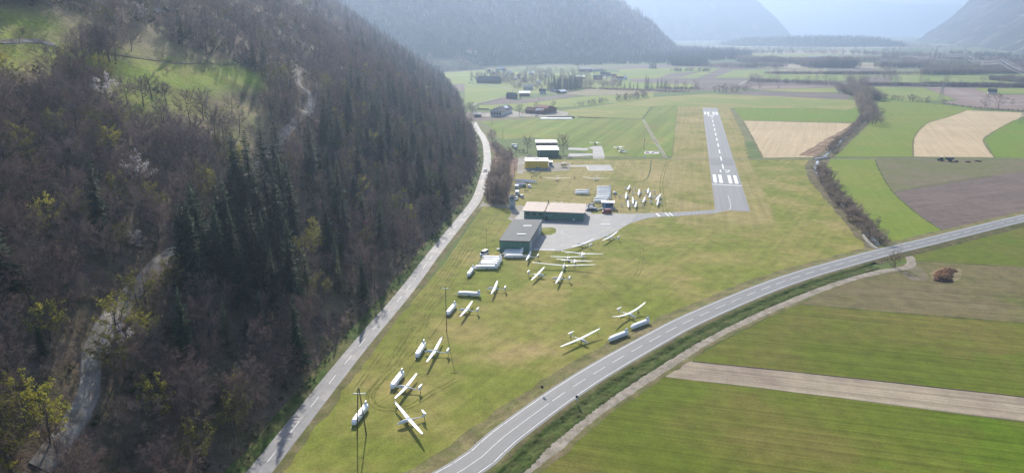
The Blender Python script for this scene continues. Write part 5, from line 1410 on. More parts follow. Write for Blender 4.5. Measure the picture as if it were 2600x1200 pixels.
glider_at('g15', zq, (812, 178), (682, 470), (620, 340), 'small white glider standing alone on the brown grass', .03, group=GG)
glider_at('g18', z6, (168, 820), (935, 497), (672, 712), 'white glider near the main road with straight wings, one wing on a stand', .03, group=GG)
glider_at('g18c', z6, (1022, 388), (1545, 168), (1408, 350), 'white glider near the main road with wings curved upwards', .0, group=GG)
glider_at('g15', z4, (1110, 990), (937, 1150), (1120, 1080), 'white glider with its nose pointing right, tail on the brown patch', .03, group=GG)
glider_at('g15', z9, (515, 525), (420, 712), (405, 630), 'white glider with its nose pointing left just below the long-winged one', .03, group=GG)
glider_at('g26', z4, (940, 945), (1755, 982), (1342, 1000), 'glider with the longest wings, nose towards the camera', .01, group='gliders in a row')
glider_at('g15', z4, (1225, 885), (1735, 910), (1478, 860), 'glider with its tail towards the camera, third of the parallel row from the apron', .02, group='gliders in a row')
glider_at('g15', z4, (1145, 850), (1650, 862), (1397, 900), 'glider with its tail towards the apron, second of the parallel row', .02, group='gliders in a row')
glider_at('g18', z4, (1285, 792), (1870, 822), (1577, 780), 'glider of the parallel row closest to the apron', .02, group='gliders in a row')
glider_at('g18', z4, (1765, 615), (1382, 765), (1520, 690), 'glider slanting along the apron edge, without cover on its tips', .02, group='gliders along the apron')
glider_at('g18', z4, (2060, 515), (1778, 685), (1852, 583), 'glider slanting along the apron edge with dark wing tip stands', .0, group='gliders along the apron')
glider_at('g15r', z4, (940, 740), (852, 945), (840, 850), 'glider with red tail at the corner of the grey-roofed hangar', .03, group='gliders along the apron')
glider_at('g18', z1, (978, 758), (1220, 780), (1092, 830), 'right one of the two gliders facing the camera beyond the clubhouse', .03, group='gliders beyond the clubhouse')
glider_at('g18', z1, (668, 764), (878, 773), (766, 820), 'left one of the two gliders facing the camera beyond the clubhouse', .03, group='gliders beyond the clubhouse')
for cx, cy, tx, dx, lab in [
    (1030, 508, 1, 26, 'rearmost glider of the parked flock'), (1205, 590, -1, 8, 'glider of the flock just right of and before the rearmost'), (1355, 565, 1, 10, 'glider at the back right of the flock'),
    (990, 645, -1, 6, 'leftmost glider in the middle of the flock'), (1385, 635, 1, 12, 'glider tucked under the wing of the back right one in the flock'), (1530, 668, -1, 48, 'most slanted glider on the right edge of the flock'),
    (1105, 725, -1, -4, 'glider in the very middle of the flock'), (1285, 715, 1, 22, 'glider right of the middle of the flock, tail to the right'), (1522, 750, -1, 12, 'front right glider of the flock, tail to the left'),
    (1025, 785, -1, -6, 'front left glider of the flock, tail to the left'), (1147, 795, 1, 12, 'front glider of the flock with its tail to the right')]:
    a, b = z3(cx + dx, cy - 52, 1.3), z3(cx - dx, cy + 48, 1.3)
    w = (b - a).normalized(); h = Vector((-w.y, w.x, 0))
    if h.x * tx > 0: h = -h
    c = (a + b) / 2
    glider('g15n', (c.x, c.y, .1), math.atan2(h.y, h.x), lab, .02, group='gliders parked in a flock by the trailers')
# wing tip stands
def wing_stand(f, x, y, lab, z=0):
    mb = MB(); mb.tube((0, -.3, 0), (0, 0, .85), .03); mb.tube((0, .3, 0), (0, 0, .85), .03); mb.tube((.35, 0, 0), (0, 0, .85), .03); mb.box((0, 0, .92), (.5, .12, .14))
    p = f(x, y); tag(mb.build('wing_stand', m_dark, None, (p.x, p.y, .06), .5), lab, 'stand')
wing_stand(z6, 818, 598, 'dark wing stand under the right wing of the straight-winged glider')
wing_stand(z6, 1440, 282, 'dark wing stand behind the trailer under the curved wing')
wing_stand(z4, 2060, 540, 'dark stand under the far wing tip on the apron edge'); wing_stand(z4, 1780, 695, 'dark stand under the near wing tip on the apron edge')

# --- trailers --------------------------------------------------------------
def trailer_meshes(L, dome=True):
    g = {}; mb = MB()
    def ring(x, hw, zb, zt): 
        c = min(.22, hw * .4)
        return [(x, -hw, zb), (x, hw, zb), (x, hw, zt - c), (x, hw - c, zt), (x, -hw + c, zt), (x, -hw, zt - c)]
    a = L / 2
    mb.loft([ring(a, .30, .5, .95), ring(a - .35, .5, .42, 1.22), ring(a - 1.0, .68, .38, 1.55), ring(a - 2.5, .70, .36, 1.62), ring(-a + 1, .70, .36, 1.58), ring(-a + .15, .66, .40, 1.50), ring(-a, .6, .46, 1.40)])
    g['body'] = mb.mesh('body', m_wtrail)
    mb = MB()
    mb.box((-.4, 0, .46), (L * .86, 1.43, .05)); g['side_trim'] = mb.mesh('side_trim', m_grey)
    if dome:
        mb = MB(); mb.loft([[(x, sy * w * .5, z) for x, sy in ((-a + .05, -1), (-a + .05, 1), (-a + ln, 1), (-a + ln, -1))] for z, w, ln in ((1.45, .42, 1.25), (1.9, .40, 1.05), (2.3, .34, .85), (2.42, .2, .6))])
        g['fin_box'] = mb.mesh('fin_box', m_wtrail)
    for i, s_ in enumerate((-1, 1)):
        mb = MB(); mb.tube((-.3, s_ * .55, .3), (-.3, s_ * .76, .3), .3, n=12); mb.tube((-.3, s_ * .765, .3), (-.3, s_ * .775, .3), .15, n=8, m=1)
        g['wheel%d' % i] = mb.mesh('wheel', [m_tyre, m_grey])
    mb = MB(); mb.tube((a - .4, -.3, .5), (a + 1.1, 0, .42), .05); mb.tube((a - .4, .3, .5), (a + 1.1, 0, .42), .05); mb.tube((a + .75, 0, .45), (a + .75, 0, .02), .05); mb.box((a + 1.1, 0, .44), (.25, .14, .14))
    g['drawbar'] = mb.mesh('drawbar', m_dark)
    return g
TRL = {'std': trailer_meshes(8.6), 'long': trailer_meshes(9.6), 'flat': trailer_meshes(8.2, False)}
def trailer(kind, f, front, rear, label, group):
    a, b = f(*front, .8), f(*rear, .8); c = (a + b) / 2; d = (a - b).normalized()
    r = empty('glider_trailer', (c.x, c.y, .06), math.atan2(d.y, d.x), label, 'trailer', group)
    for k, me in TRL[kind].items(): put(k.rstrip('01'), me, r)
TG1, TG2, TG3, TG4 = 'single trailers on the near grass', 'trailers stacked near the white van', 'trailers before the hangar', 'trailers by the clubhouse'
trailer('std', z5, (152, 790), (245, 668), 'white trailer behind the H-shaped power pole', TG1)
trailer('std', z5, (462, 498), (527, 412), 'white trailer beside the second nearest glider', TG1)
trailer('std', z5, (652, 262), (708, 172), 'white trailer with gear at its side, beside the third glider', TG1)
trailer('std', zk, (893, 832), (962, 748), 'white trailer right of the tall wire pole', TG1)
trailer('std', zk, (978, 645), (1190, 655), 'white trailer standing sideways, rounded dome at its right end', TG1)
trailer('std', zk, (1080, 485), (1122, 428), 'short-looking white trailer at the end of the trailer stack', TG1)
trailer('long', ze, (845, 775), (1405, 775), 'lowest trailer of the stack of five', TG2)
trailer('std', ze, (985, 695), (1440, 715), 'second trailer from below in the stack of five', TG2)
trailer('std', ze, (995, 648), (1470, 658), 'middle trailer of the stack of five', TG2)
trailer('std', ze, (1060, 588), (1500, 605), 'second trailer from above in the stack of five', TG2)
trailer('std', ze, (1010, 530), (1530, 548), 'topmost trailer of the stack of five, close to the white van', TG2)
trailer('std', ze, (1565, 370), (2085, 375), 'shaded trailer hard against the green hangar wall', TG3)
trailer('std', ze, (1535, 430), (2050, 435), 'middle trailer of the three before the hangar', TG3)
trailer('flat', ze, (1585, 500), (2050, 500), 'sunlit domeless trailer in front of the three by the hangar', TG3)
trailer('std', z6, (985, 670), (1262, 560), 'white trailer by the main road, lower left of two', TG1)
trailer('std', z6, (1312, 488), (1592, 380), 'white trailer by the main road, upper right of two', TG1)
trailer('std', z3, (108, 598), (388, 598), 'front one of the two trailers standing together left of the big stack', TG4)
trailer('std', z3, (108, 560), (385, 560), 'rear one of the two trailers standing together left of the big stack', TG4)
for (a, b, lab) in [((505, 503), (715, 503), 'rearmost trailer of the big stack behind the blue cabin'), ((505, 538), (718, 540), 'second trailer from the back in the big stack'), ((505, 570), (718, 572), 'third trailer from the back in the big stack'),
    ((502, 604), (718, 606), 'fourth trailer from the back in the big stack'), ((500, 636), (716, 638), 'fifth trailer from the back in the big stack'), ((498, 664), (716, 668), 'sixth trailer from the back in the big stack'),
    ((432, 690), (705, 698), 'protruding trailer second from the front in the big stack'), ((430, 732), (700, 736), 'front trailer of the big stack, half behind the blue cabin')]:
    trailer('std', z3, a, b, lab, TG4)

# --- vehicles -----------------------------------------------------------------
def vehicle(name, loc, yaw, label, cat, paint, L=4.4, W=1.8, Hh=1.45, hood=0.95, cab=(-1.9, .85), bonnet=0.85, group=None, rails=False):
    r = empty(name, loc, yaw, label, cat, group); a = L / 2
    mb = MB()
    prof = [(-a, .32), (a, .32), (a + .02, .6), (a - .25, bonnet - .05), (cab[1] + .35, bonnet + .04), (cab[0], bonnet + .06), (-a + .05, bonnet), (-a - .03, .6)]
    rings = []
    for y, sx in ((-W / 2, .965), (-W / 2 + .1, 1.0), (W / 2 - .1, 1.0), (W / 2, .965)): rings.append([(x * sx, y, z) for x, z in prof])
    mb.loft(rings)
    mb.box(((cab[0] + cab[1]) / 2 - .08, 0, Hh), (cab[1] - cab[0] - .72, W * .80, .07))
    put('body', mb.mesh('body', paint), r)
    mb = MB()
    x0, x1 = cab[0] + .05, cab[1] + .3
    b0 = [(x0, -W * .46, bonnet + .03), (x1, -W * .46, bonnet + .03), (x1, W * .46, bonnet + .03), (x0, W * .46, bonnet + .03)]
    t0 = [(cab[0] + .28, -W * .395, Hh - .02), (cab[1] - .42, -W * .395, Hh - .02), (cab[1] - .42, W * .395, Hh - .02), (cab[0] + .28, W * .395, Hh - .02)]
    mb.loft([b0, t0]); put('windows', mb.mesh('windows', m_glass), r)
    mb = MB()
    for (x0_, z0_), (x1_, z1_) in (((cab[0] + .03, bonnet), (cab[0] + .27, Hh)), (((cab[0] + cab[1]) / 2, bonnet), ((cab[0] + cab[1]) / 2, Hh)), ((cab[1] + .3, bonnet), (cab[1] - .40, Hh))):
        for s_ in (-1, 1): mb.tube((x0_, s_ * W * .463, z0_), (x1_, s_ * W * .40, z1_), .05, n=4)
    put('pillar_frame', mb.mesh('pillar_frame', paint), r)
    for x in (-a + .8, a - .85):
        for s_ in (-1, 1):
            mb = MB(); mb.tube((x, s_ * (W / 2 - .2), .32), (x, s_ * (W / 2 + .01), .32), .32, n=12); mb.tube((x, s_ * (W / 2 + .012), .32), (x, s_ * (W / 2 + .02), .32), .18, n=8, m=1)
            put('wheel', mb.mesh('wheel', [m_tyre, m_grey]), r)
    for s_ in (-1, 1):
        mb = MB(); mb.box((a - .06, s_ * W * .36, .62), (.16, .3, .14)); put('headlight', mb.mesh('headlight', m_cover), r)
    return r
def veh_at(f, x, y, yaw, *a, **k):
    p = f(x, y); return vehicle(a[0], (p.x, p.y, k.pop('z', .11)), yaw, *a[1:], **k)
van = dict(L=4.9, W=1.95, Hh=2.1, cab=(-2.4, 1.5), bonnet=1.15)
veh_at(ze, 1085, 475, R(-118), 'parked_van', 'white van parked by the tall pole behind the trailer stack', 'van', m_carwhite, **van)
veh_at(zo, 1190, 905, R(180), 'parked_van', 'red van parked in front of the blue cabin', 'van', m_red, **dict(van, L=5.0))
veh_at(zt, 172, 622, R(-98), 'car', 'silver car driving towards the camera on the valley road', 'car', m_silver, z=.16)
veh_at(z2, 1235, 728, R(0), 'parked_car', 'silver-blue car parked along the yellow hangar', 'car', m_silver)
for x, y, lab, mt in ((590, 628, 'black car in the back of the tight row beside the clubhouse', m_black), (565, 668, 'second dark car of the tight row beside the clubhouse', m_black), (560, 735, 'white-roofed car of the tight row beside the clubhouse', m_carwhite), (540, 800, 'dark car at the front of the tight row by the clubhouse wall', m_black)):
    veh_at(zo, x, y + 15, R(172), 'parked_car', lab, 'car', mt, L=4.2)
veh_at(zo, 690, 800, R(150), 'parked_car', 'pale grey car at the foot of the cabin ramp', 'car', m_silver, L=4.1)
veh_at(zc, 765, 425, R(-75), 'parked_car', 'white car parked in front of the grey field tent', 'car', m_carwhite, L=4.5)
veh_at(r3, 1045, 592, R(8), 'parked_car', 'silver car by the barn on the farmyard', 'car', m_silver)
veh_at(r3, 168, 158, R(20), 'parked_car', 'white car by the big farmhouse, left one of two', 'car', m_carwhite); veh_at(r3, 205, 165, R(25), 'parked_car', 'white car by the big farmhouse, right one of two', 'car', m_carwhite)
def caravan(f, x, y, yaw, label, L=5.2, W=2.2, Hh=2.5, z=.1):
    p = f(x, y); r = empty('caravan', (p.x, p.y, z), yaw, label, 'caravan')
    mb = MB(); a = L / 2
    mb.loft([[(xx * sx, y_, zz) for xx, zz in ((-a, .5), (a, .5), (a + .1, 1.2), (a - .5, Hh), (-a + .3, Hh), (-a - .05, 1.3))] for y_, sx in ((-W / 2, .985), (-W / 2 + .12, 1), (W / 2 - .12, 1), (W / 2, .985))])
    put('body', mb.mesh('body', m_carwhite), r)
    mb = MB(); mb.box((a - .08, 0, 1.65), (.5, W * .62, .5)); put('window', mb.mesh('window', m_glass), r)
    for s_ in (-1, 1):
        mb = MB(); mb.box((.2, s_ * (W / 2 - .02), 1.6), (1.2, .06, .5)); put('window', mb.mesh('window', m_glass), r)
        mb = MB(); mb.tube((-.3, s_ * (W / 2 - .25), .33), (-.3, s_ * (W / 2 + .02), .33), .33, n=12); put('wheel', mb.mesh('wheel', m_tyre), r)
    mb = MB(); mb.tube((a - .1, -.5, .5), (a + 1.1, 0, .5), .05); mb.tube((a - .1, .5, .5), (a + 1.1, 0, .5), .05); put('drawbar', mb.mesh('drawbar', m_dark), r)
    mb = MB(); mb.box((.3, .2, Hh + .05), (.6, .5, .12)); put('roof_hatch', mb.mesh('roof_hatch', m_cover), r)
    return r
caravan(zc, 395, 655, R(-93), 'white motor caravan directly behind the small tower')
caravan(zc, 378, 470, R(-95), 'white caravan behind the motor caravan at the litter bank', L=4.4, Hh=2.3)
caravan(zt, 572, 290, R(0), 'white caravan with green awning trim beside the meadow', L=5.0)
caravan(zt, 590, 312, R(-60), 'smaller white caravan in front of the one by the meadow', L=3.6, Hh=2.1)
veh_at(zc, 540, 735, R(-70), 'parked_car', 'small white trailer-like car right of the small tower', 'car', m_carwhite, L=3.4, W=1.6)
veh_at(zc, 365, 790, R(-95), 'parked_car', 'white car half hidden behind the small tower', 'car', m_carwhite, L=4.2)
# glider trailer boat-like long white trailer behind the tent, the tent itself
p0, p1 = zc(345, 262), zc(1010, 300); c = (p0 + p1) / 2; d = (p1 - p0)
r = empty('long_trailer', (c.x, c.y, .06), math.atan2(d.y, d.x), 'very long white covered trailer with a pointed right end behind the tent', 'trailer')
mb = MB(); a = d.length / 2
mb.loft([[(x, -w, .5), (x, w, .5), (x, w * .9, 1.2 * h_), (x, 0, 1.75 * h_), (x, -w * .9, 1.2 * h_)] for x, w, h_ in ((-a, .9, 1.0), (-a * .4, 1.0, 1.15), (a * .3, .95, 1.1), (a * .8, .6, .9), (a, .15, .6))])
put('body', mb.mesh('body', m_wtrail, False), r)
for s_ in (-1, 1):
    for x in (-a * .1, a * .12):
        mb = MB(); mb.tube((x, s_ * .8, .3), (x, s_ * 1.0, .3), .3, n=10); put('wheel', mb.mesh('wheel', m_tyre), r)
mb = MB(); mb.tube((a, 0, .6), (a + 1.2, 0, .5), .06); put('drawbar', mb.mesh('drawbar', m_dark), r)
p = zc(500, 405); r = empty('tent', (p.x, p.y, .06), R(-3), 'grey fabric field tent beside the caravans', 'tent')
mb = MB(); mb.loft([[(-3.2, -1.2, 0), (3.2, -1.2, 0), (3.2, 1.4, 0), (-3.2, 1.4, 0)], [(-3.2, -1.1, 1.7), (3.2, -1.1, 1.7), (3.2, 1.3, 1.7), (-3.2, 1.3, 1.7)], [(-3.0, .6, 2.5), (2.6, .6, 2.3), (2.6, .8, 2.3), (-3.0, .8, 2.5)]])
put('canvas', mb.mesh('canvas', plain('grey_canvas', (.42, .45, .50), .9, .1, .1)), r)
mb = MB(); mb.box((-.6, -1.2, .85), (.05, .06, 1.6)); mb.box((.4, -1.2, .85), (.05, .06, 1.6)); put('pole', mb.mesh('pole', m_grey), r)
mb = MB(); mb.box((2.4, -1.3, .9), (1.8, .12, 1.7)); put('flap', mb.mesh('flap', plain('green_canvas', (.14, .22, .05), .9)), r)
# dome-shaped launch cover
p = zo(1500, 185); r = empty('dome_cover', (p.x, p.y, .06), 0, 'small round grey-white dome beside the big trailer stack', 'dome')
mb = MB(); mb.loft([[(rr * math.cos(t * math.pi / 8), rr * math.sin(t * math.pi / 8), zz) for t in range(16)] for zz, rr in ((.2, 1.25), (.6, 1.3), (1.1, 1.05), (1.4, .65), (1.52, .1))])
put('shell', mb.mesh('shell', plain('dome_shell', (.55, .52, .50), .4, .4, .15), True), r)
mb = MB(); mb.tube((0, 0, 0), (0, 0, .3), 1.15, 1.2, n=16); put('base', mb.mesh('base', m_dark), r)

# --- buildings ------------------------------------------------------------------
def frame_from(a, b):
    d = (b - a); return math.atan2(d.y, d.x), d.length
def quadbox(pts, z0, zt, m=0, mb=None):
    """walls between ground footprint and the heights zt at each corner"""
    mb = mb or MB(); n = len(pts)
    mb.loft([[(p[0], p[1], z0) for p in pts], [(p[0], p[1], z) for p, z in zip(pts, zt)]], m)
    return mb
def local(root, p):
    v = Vector((p[0], p[1], 0)) - root.location; ca, sa = math.cos(-root.rotation_euler.z), math.sin(-root.rotation_euler.z)
    return (v.x * ca - v.y * sa, v.x * sa + v.y * ca)
def panel(name, root, x0, x1, y, z0, z1, mat, th=.08, parent=None):
    """flat rectangular part on a wall that runs along local x at y, facing -y"""
    mb = MB(); mb.box(((x0 + x1) / 2, y, (z0 + z1) / 2), (x1 - x0, th, z1 - z0)); return put(name, mb.mesh(name, mat), parent or root)
def panely(name, root, y0, y1, x, z0, z1, mat, th=.08, parent=None):
    mb = MB(); mb.box((x, (y0 + y1) / 2, (z0 + z1) / 2), (th, y1 - y0, z1 - z0)); return put(name, mb.mesh(name, mat), parent or root)
# green hangar with the anthracite roof
A, B_, C_, E_ = z4(537, 644, 5.3), z4(908, 655, 5.3), z4(1070, 386, 5.6), z4(716, 381, 5.6)
ang, w_ = frame_from(A, B_); dep_ = (((C_ - B_).length + (E_ - A).length) / 2)
sk = local(bpy.data.objects.new('tmp', None), (0, 0)) if False else None
r = empty('green_hangar', (A.x, A.y, .05), ang, 'long green hangar with flat dark grey roof beside the apron', 'hangar')
pl = [local(r, A), local(r, B_), local(r, C_), local(r, E_)]
put('wall', quadbox(pl, 0, (5.0, 5.0, 5.3, 5.3)).mesh('wall', m_gwall), r)
mb = MB(); ex = [(pl[0][0] - .3, pl[0][1] - .3), (pl[1][0] + .3, pl[1][1] - .3), (pl[2][0] + .3, pl[2][1] + .3), (pl[3][0] - .3, pl[3][1] + .3)]
mb.loft([[(p[0], p[1], z) for p, z in zip(ex, (4.98, 4.98, 5.28, 5.28))], [(p[0], p[1], z + .35) for p, z in zip(ex, (4.98, 4.98, 5.28, 5.28))]])
rf = put('roof', mb.mesh('roof', m_groof), r)
def onroof(zx, zy, z): return local(r, z4(zx, zy, z))
for q in ([(835, 457), (940, 457), (940, 466), (835, 466)], [(755, 562), (868, 562), (868, 572), (755, 572)]):
    mb = MB(); pp = [onroof(x, y, 5.5) for x, y in q]; mb.loft([[(a_[0], a_[1], 5.40) for a_ in pp], [(a_[0], a_[1], 5.62) for a_ in pp]])
    put('skylight', mb.mesh('skylight', plain('skylight_plastic', (.62, .64, .66), .3)), rf)
sx = (pl[2][0] - pl[1][0]) / (pl[2][1] - pl[1][1]); L_ = pl[2][1]
m_door = sheetmetal('grey_sliding_door', (.30, .315, .32), .4, 1)
for u0, u1, mt, nm in ((.03, .10, m_door, 'door'), (.10, .17, m_cover, 'door'), (.19, .45, m_door, 'sliding_door'), (.455, .70, m_door, 'sliding_door'), (.70, .98, plain('pale_door', (.52, .56, .53), .6), 'sliding_door')):
    mb = MB(); y0, y1 = L_ * u0, L_ * u1; x0, x1 = pl[1][0] + sx * y0, pl[1][0] + sx * y1
    mb.loft([[(x0 - .02, y0, .05), (x0 + .10, y0, .05), (x1 + .10, y1, .05), (x1 - .02, y1, .05)], [(x0 - .02, y0, 4.3), (x0 + .10, y0, 4.3), (x1 + .10, y1, 4.3), (x1 - .02, y1, 4.3)]])
    put(nm, mb.mesh(nm, mt), r)
panel('fascia', r, -.32, pl[1][0] + .32, -.33, 4.93, 5.38, plain('black_fascia', (.035, .037, .04), .6), .06)
# clubhouse
A, B_ = z4(845, 372), z4(1590, 402)
ang, w_ = frame_from(A, B_); Cb = z4(1624, 198, 4.3); r = empty('clubhouse', (A.x, A.y, .1), ang, 'long low green clubhouse with beige shed roof', 'clubhouse')
dp = local(r, Cb)[1]
fh = 4.1
put('wall', quadbox([(0, 0), (w_, 0), (w_, dp), (0, dp)], 0, (fh, fh, fh + .35, fh + .35)).mesh('wall', m_gwall), r)
mb = MB(); ov = .55
mb.loft([[(-ov - .3, -ov, z_), (w_ + ov, -ov, z_), (w_ + ov, dp + ov, z_ + .4), (-ov - .3, dp + ov, z_ + .4)] for z_ in (fh - .02, fh + .22)])
rf = put('roof', mb.mesh('roof', m_froof), r)
xk = local(r, z4(1112, 265, 4.3))[0]
mb = MB(); mb.loft([[(xk - .22, -ov + .05, z_), (xk + .22, -ov + .05, z_), (xk + .22, dp + ov - .05, z_ + .4), (xk - .22, dp + ov - .05, z_ + .4)] for z_ in (fh + .18, fh + .62)])
put('fire_wall', mb.mesh('fire_wall', plain('tan_coping', (.40, .31, .22), .8)), rf)
mb = MB(); mb.box((xk + .1, dp + .2, fh + 1.3), (.5, .5, 1.4)); mb.box((xk + .1, dp + .2, fh + 2.05), (.6, .6, .12)); put('chimney', mb.mesh('chimney', m_dark), rf)
mb = MB(); mb.box((w_ / 2, -ov - .03, fh + .02), (w_ + 1.3, .06, .3)); put('fascia', mb.mesh('fascia', plain('pale_fascia', (.5, .45, .4), .7)), rf)
for x0, x1 in ((862, 915), (945, 1002), (1030, 1085)):
    a_, b_ = local(r, z4(x0, 372))[0], local(r, z4(x1, 376))[0]
    f_ = panel('window', r, a_, b_, -.02, 2.0, 3.1, plain('green_frame', (.04, .14, .11), .5), .10); panel('pane', r, a_ + .12, b_ - .12, -.06, 2.12, 2.98, m_glass, .06, f_)
a_, b_ = local(r, z4(1105, 380))[0], local(r, z4(1200, 385))[0]
pr = panel('porch', r, a_ + .2, b_ - .2, -.7, 0, 2.5, m_gwall, 1.36)
mb = MB(); mb.box(((a_ + b_) / 2, -.85, 2.6), (b_ - a_ + .5, 2.0, .16)); put('porch_roof', mb.mesh('porch_roof', plain('pale_green_roof', (.16, .34, .27), .5)), pr)
panel('door', r, a_ + .6, a_ + 1.7, -1.42, .05, 2.1, m_glass, .06, pr)
for u in (.82, .84): panel('vent_box', r, w_ * u, w_ * u + .6, -.25, .3, .9, m_cover, .5)
for k, (x, wd) in enumerate(((.47, 1.2), (.58, 1.4))):
    mb = MB(); mb.loft([[(w_ * x + a__, dp + .9 + b__, z_) for a__, b__ in ((-wd / 2, -.3), (wd / 2, -.3), (wd / 2, .3), (-wd / 2, .3))] for z_ in (fh + .3, fh + .75)])
    put('roof_light', mb.mesh('roof_light', m_carwhite), rf)
for x in (.2, .63, .72):
    mb = MB(); mb.tube((w_ * x, dp + .3, fh + .3), (w_ * x, dp + .3, fh + 1.7), .05); put('vent_pipe', mb.mesh('vent_pipe', m_dark), rf)
# tower
A, B_ = z4(657, 248), z4(733, 248)
ang, w_ = frame_from(A, B_); r = empty('small_tower', (A.x, A.y, .08), ang, 'narrow white-grey tower with dark gabled roof by the access road', 'tower')
th_ = 6.3
mb = MB(); mb.loft([[(0, 0, 0), (w_, 0, 0), (w_, 3.0, 0), (0, 3.0, 0)], [(.06, .06, th_), (w_ - .06, .06, th_), (w_ - .06, 2.94, th_), (.06, 2.94, th_)]])
mb.add([(.06, .06, th_), (w_ - .06, .06, th_), (w_ / 2, .06, th_ + 1.1)], [(0, 1, 2)]); put('wall', mb.mesh('wall', m_rendg), r)
mb = MB()
for s_ in (0, 1):
    xe, xr = (-.35, w_ / 2) if s_ == 0 else (w_ + .35, w_ / 2)
    mb.loft([[(xe, -.4, th_ - .2), (xr, -.4, th_ + 1.15), (xr, 3.4, th_ + 1.15), (xe, 3.4, th_ - .2)], [(xe, -.4, th_ - .02), (xr, -.4, th_ + 1.36), (xr, 3.4, th_ + 1.36), (xe, 3.4, th_ - .02)]])
put('roof', mb.mesh('roof', m_tile), r)
wd = panel('window', r, .55, w_ - .55, .04, th_ - 1.0, th_ - .15, m_dark, .12); panel('pane', r, .65, w_ - .65, -.01, th_ - .9, th_ - .25, m_glass, .08, wd)
for x in (.95, w_ - 1.35): panel('window', r, x, x + .4, .05, th_ - 2.3, th_ - 1.7, m_glass, .10)
panel('base_trim', r, -.05, w_ + .05, -.03, 0, 1.5, plain('pale_green_plinth', (.36, .45, .42), .8), .10)
panel('door', r, w_ * .3, w_ * .62, -.08, .05, 1.95, m_grey, .06)
# yellow hangar
A, B_ = z2(1012, 720), z2(1396, 722)
ang, w_ = frame_from(A, B_); r = empty('yellow_hangar', (A.x, A.y, .08), ang, 'yellow box-shaped helicopter hangar with white roof', 'hangar')
hh = 5.5; Cb = z2(1385, 540, hh); dp = local(r, Cb)[1]
put('wall', quadbox([(0, 0), (w_, 0), (w_, dp), (0, dp)], 0, (hh,) * 4).mesh('wall', m_ywall), r)
mb = MB(); mb.box((w_ / 2, dp / 2, hh + .1), (w_ + .5, dp + .5, .3)); rf = put('roof', mb.mesh('roof', m_wroof), r)
mb = MB(); mb.box((w_ / 2, dp * .55, hh + .45), (4.6, .9, .4)); put('roof_ridge_vent', mb.mesh('roof_ridge_vent', m_dark), rf)
mb = MB(); mb.box((w_ + .06, dp * .5, 2.3), (.12, dp * .8, 4.4)); put('door', mb.mesh('door', plain('hangar_glass_door', (.18, .24, .33), .25, .5, .3, .4)), r)
panel('base_trim', r, 0, w_, -.02, 0, .5, m_grey, .06)
# flat white annex at its right side
p = z2(1440, 665); r = empty('hangar_annex', (p.x, p.y, .08), ang, 'low grey-blue glazed annex on the right side of the yellow hangar', 'annex')
mb = MB(); mb.box((0, 0, 1.5), (2.4, 5.5, 3.0)); put('wall', mb.mesh('wall', plain('pale_blue_wall', (.36, .43, .5), .5)), r)
mb = MB(); mb.box((0, 0, 3.1), (2.8, 5.9, .2)); put('roof', mb.mesh('roof', m_wroof), r)
for x in (-.75, 0, .75): panel('window', r, x - .25, x + .25, -2.78, 1.0, 2.4, m_glass)
# white-roofed green hangar
A, B_ = z2(1222, 522), z2(1575, 522)
ang, w_ = frame_from(A, B_); r = empty('white_roofed_hangar', (A.x, A.y, .06), ang, 'dark green hangar with bright white roof behind the yellow one', 'hangar')
hh = 5.4; dp = local(r, z2(1585, 342, hh))[1]
put('wall', quadbox([(0, 0), (w_, 0), (w_, dp), (0, dp)], 0, (hh, hh, hh + .2, hh + .2)).mesh('wall', m_gwall2), r)
mb = MB(); mb.loft([[(-.3, -.4, z_), (w_ + .3, -.4, z_), (w_ + .3, dp + .3, z_ + .25), (-.3, dp + .3, z_ + .25)] for z_ in (hh, hh + .28)]); put('roof', mb.mesh('roof', m_wroof), r)
panel('door', r, w_ * .55, w_ * .95, -.03, .05, 4.2, plain('deep_green_door', (.04, .12, .085), .5), .08)
mb = MB(); mb.tube((1.2, -.25, 0), (1.2, -.25, hh + .8), .12, n=8); mb.box((1.2, -.25, 3.4), (.5, .3, .7)); put('flue_pipe', mb.mesh('flue_pipe', m_cover), r)
# grey shed behind
A, B_ = z2(1195, 340), z2(1545, 340)
ang, w_ = frame_from(A, B_); r = empty('grey_shed', (A.x, A.y, .06), ang, 'low open grey-roofed shed behind the white-roofed hangar', 'shed')
hh = 2.9; dp = max(6.0, local(r, z2(1545, 235, hh + .5))[1])
mb = MB(); mb.box((w_ / 2, dp - .1, hh / 2), (w_, .2, hh)); mb.box((.1, dp / 2, hh / 2), (.2, dp - .4, hh)); mb.box((w_ - .1, dp / 2, hh / 2), (.2, dp - .4, hh)); mb.box((w_ * .81, .1, hh / 2), (w_ * .36, .2, hh)); put('wall', mb.mesh('wall', plain('shed_boards', (.13, .12, .115), .8)), r)
mb = MB(); mb.loft([[(-.4, -.5, z_), (w_ + .4, -.5, z_), (w_ + .4, dp + .4, z_ + .6), (-.4, dp + .4, z_ + .6)] for z_ in (hh, hh + .2)]); put('roof', mb.mesh('roof', m_gyroof), r)
for u in (.02, .2, .4, .62):
    mb = MB(); mb.box((w_ * u + .1, -.2, hh / 2), (.2, .2, hh)); put('post', mb.mesh('post', m_wood), r)
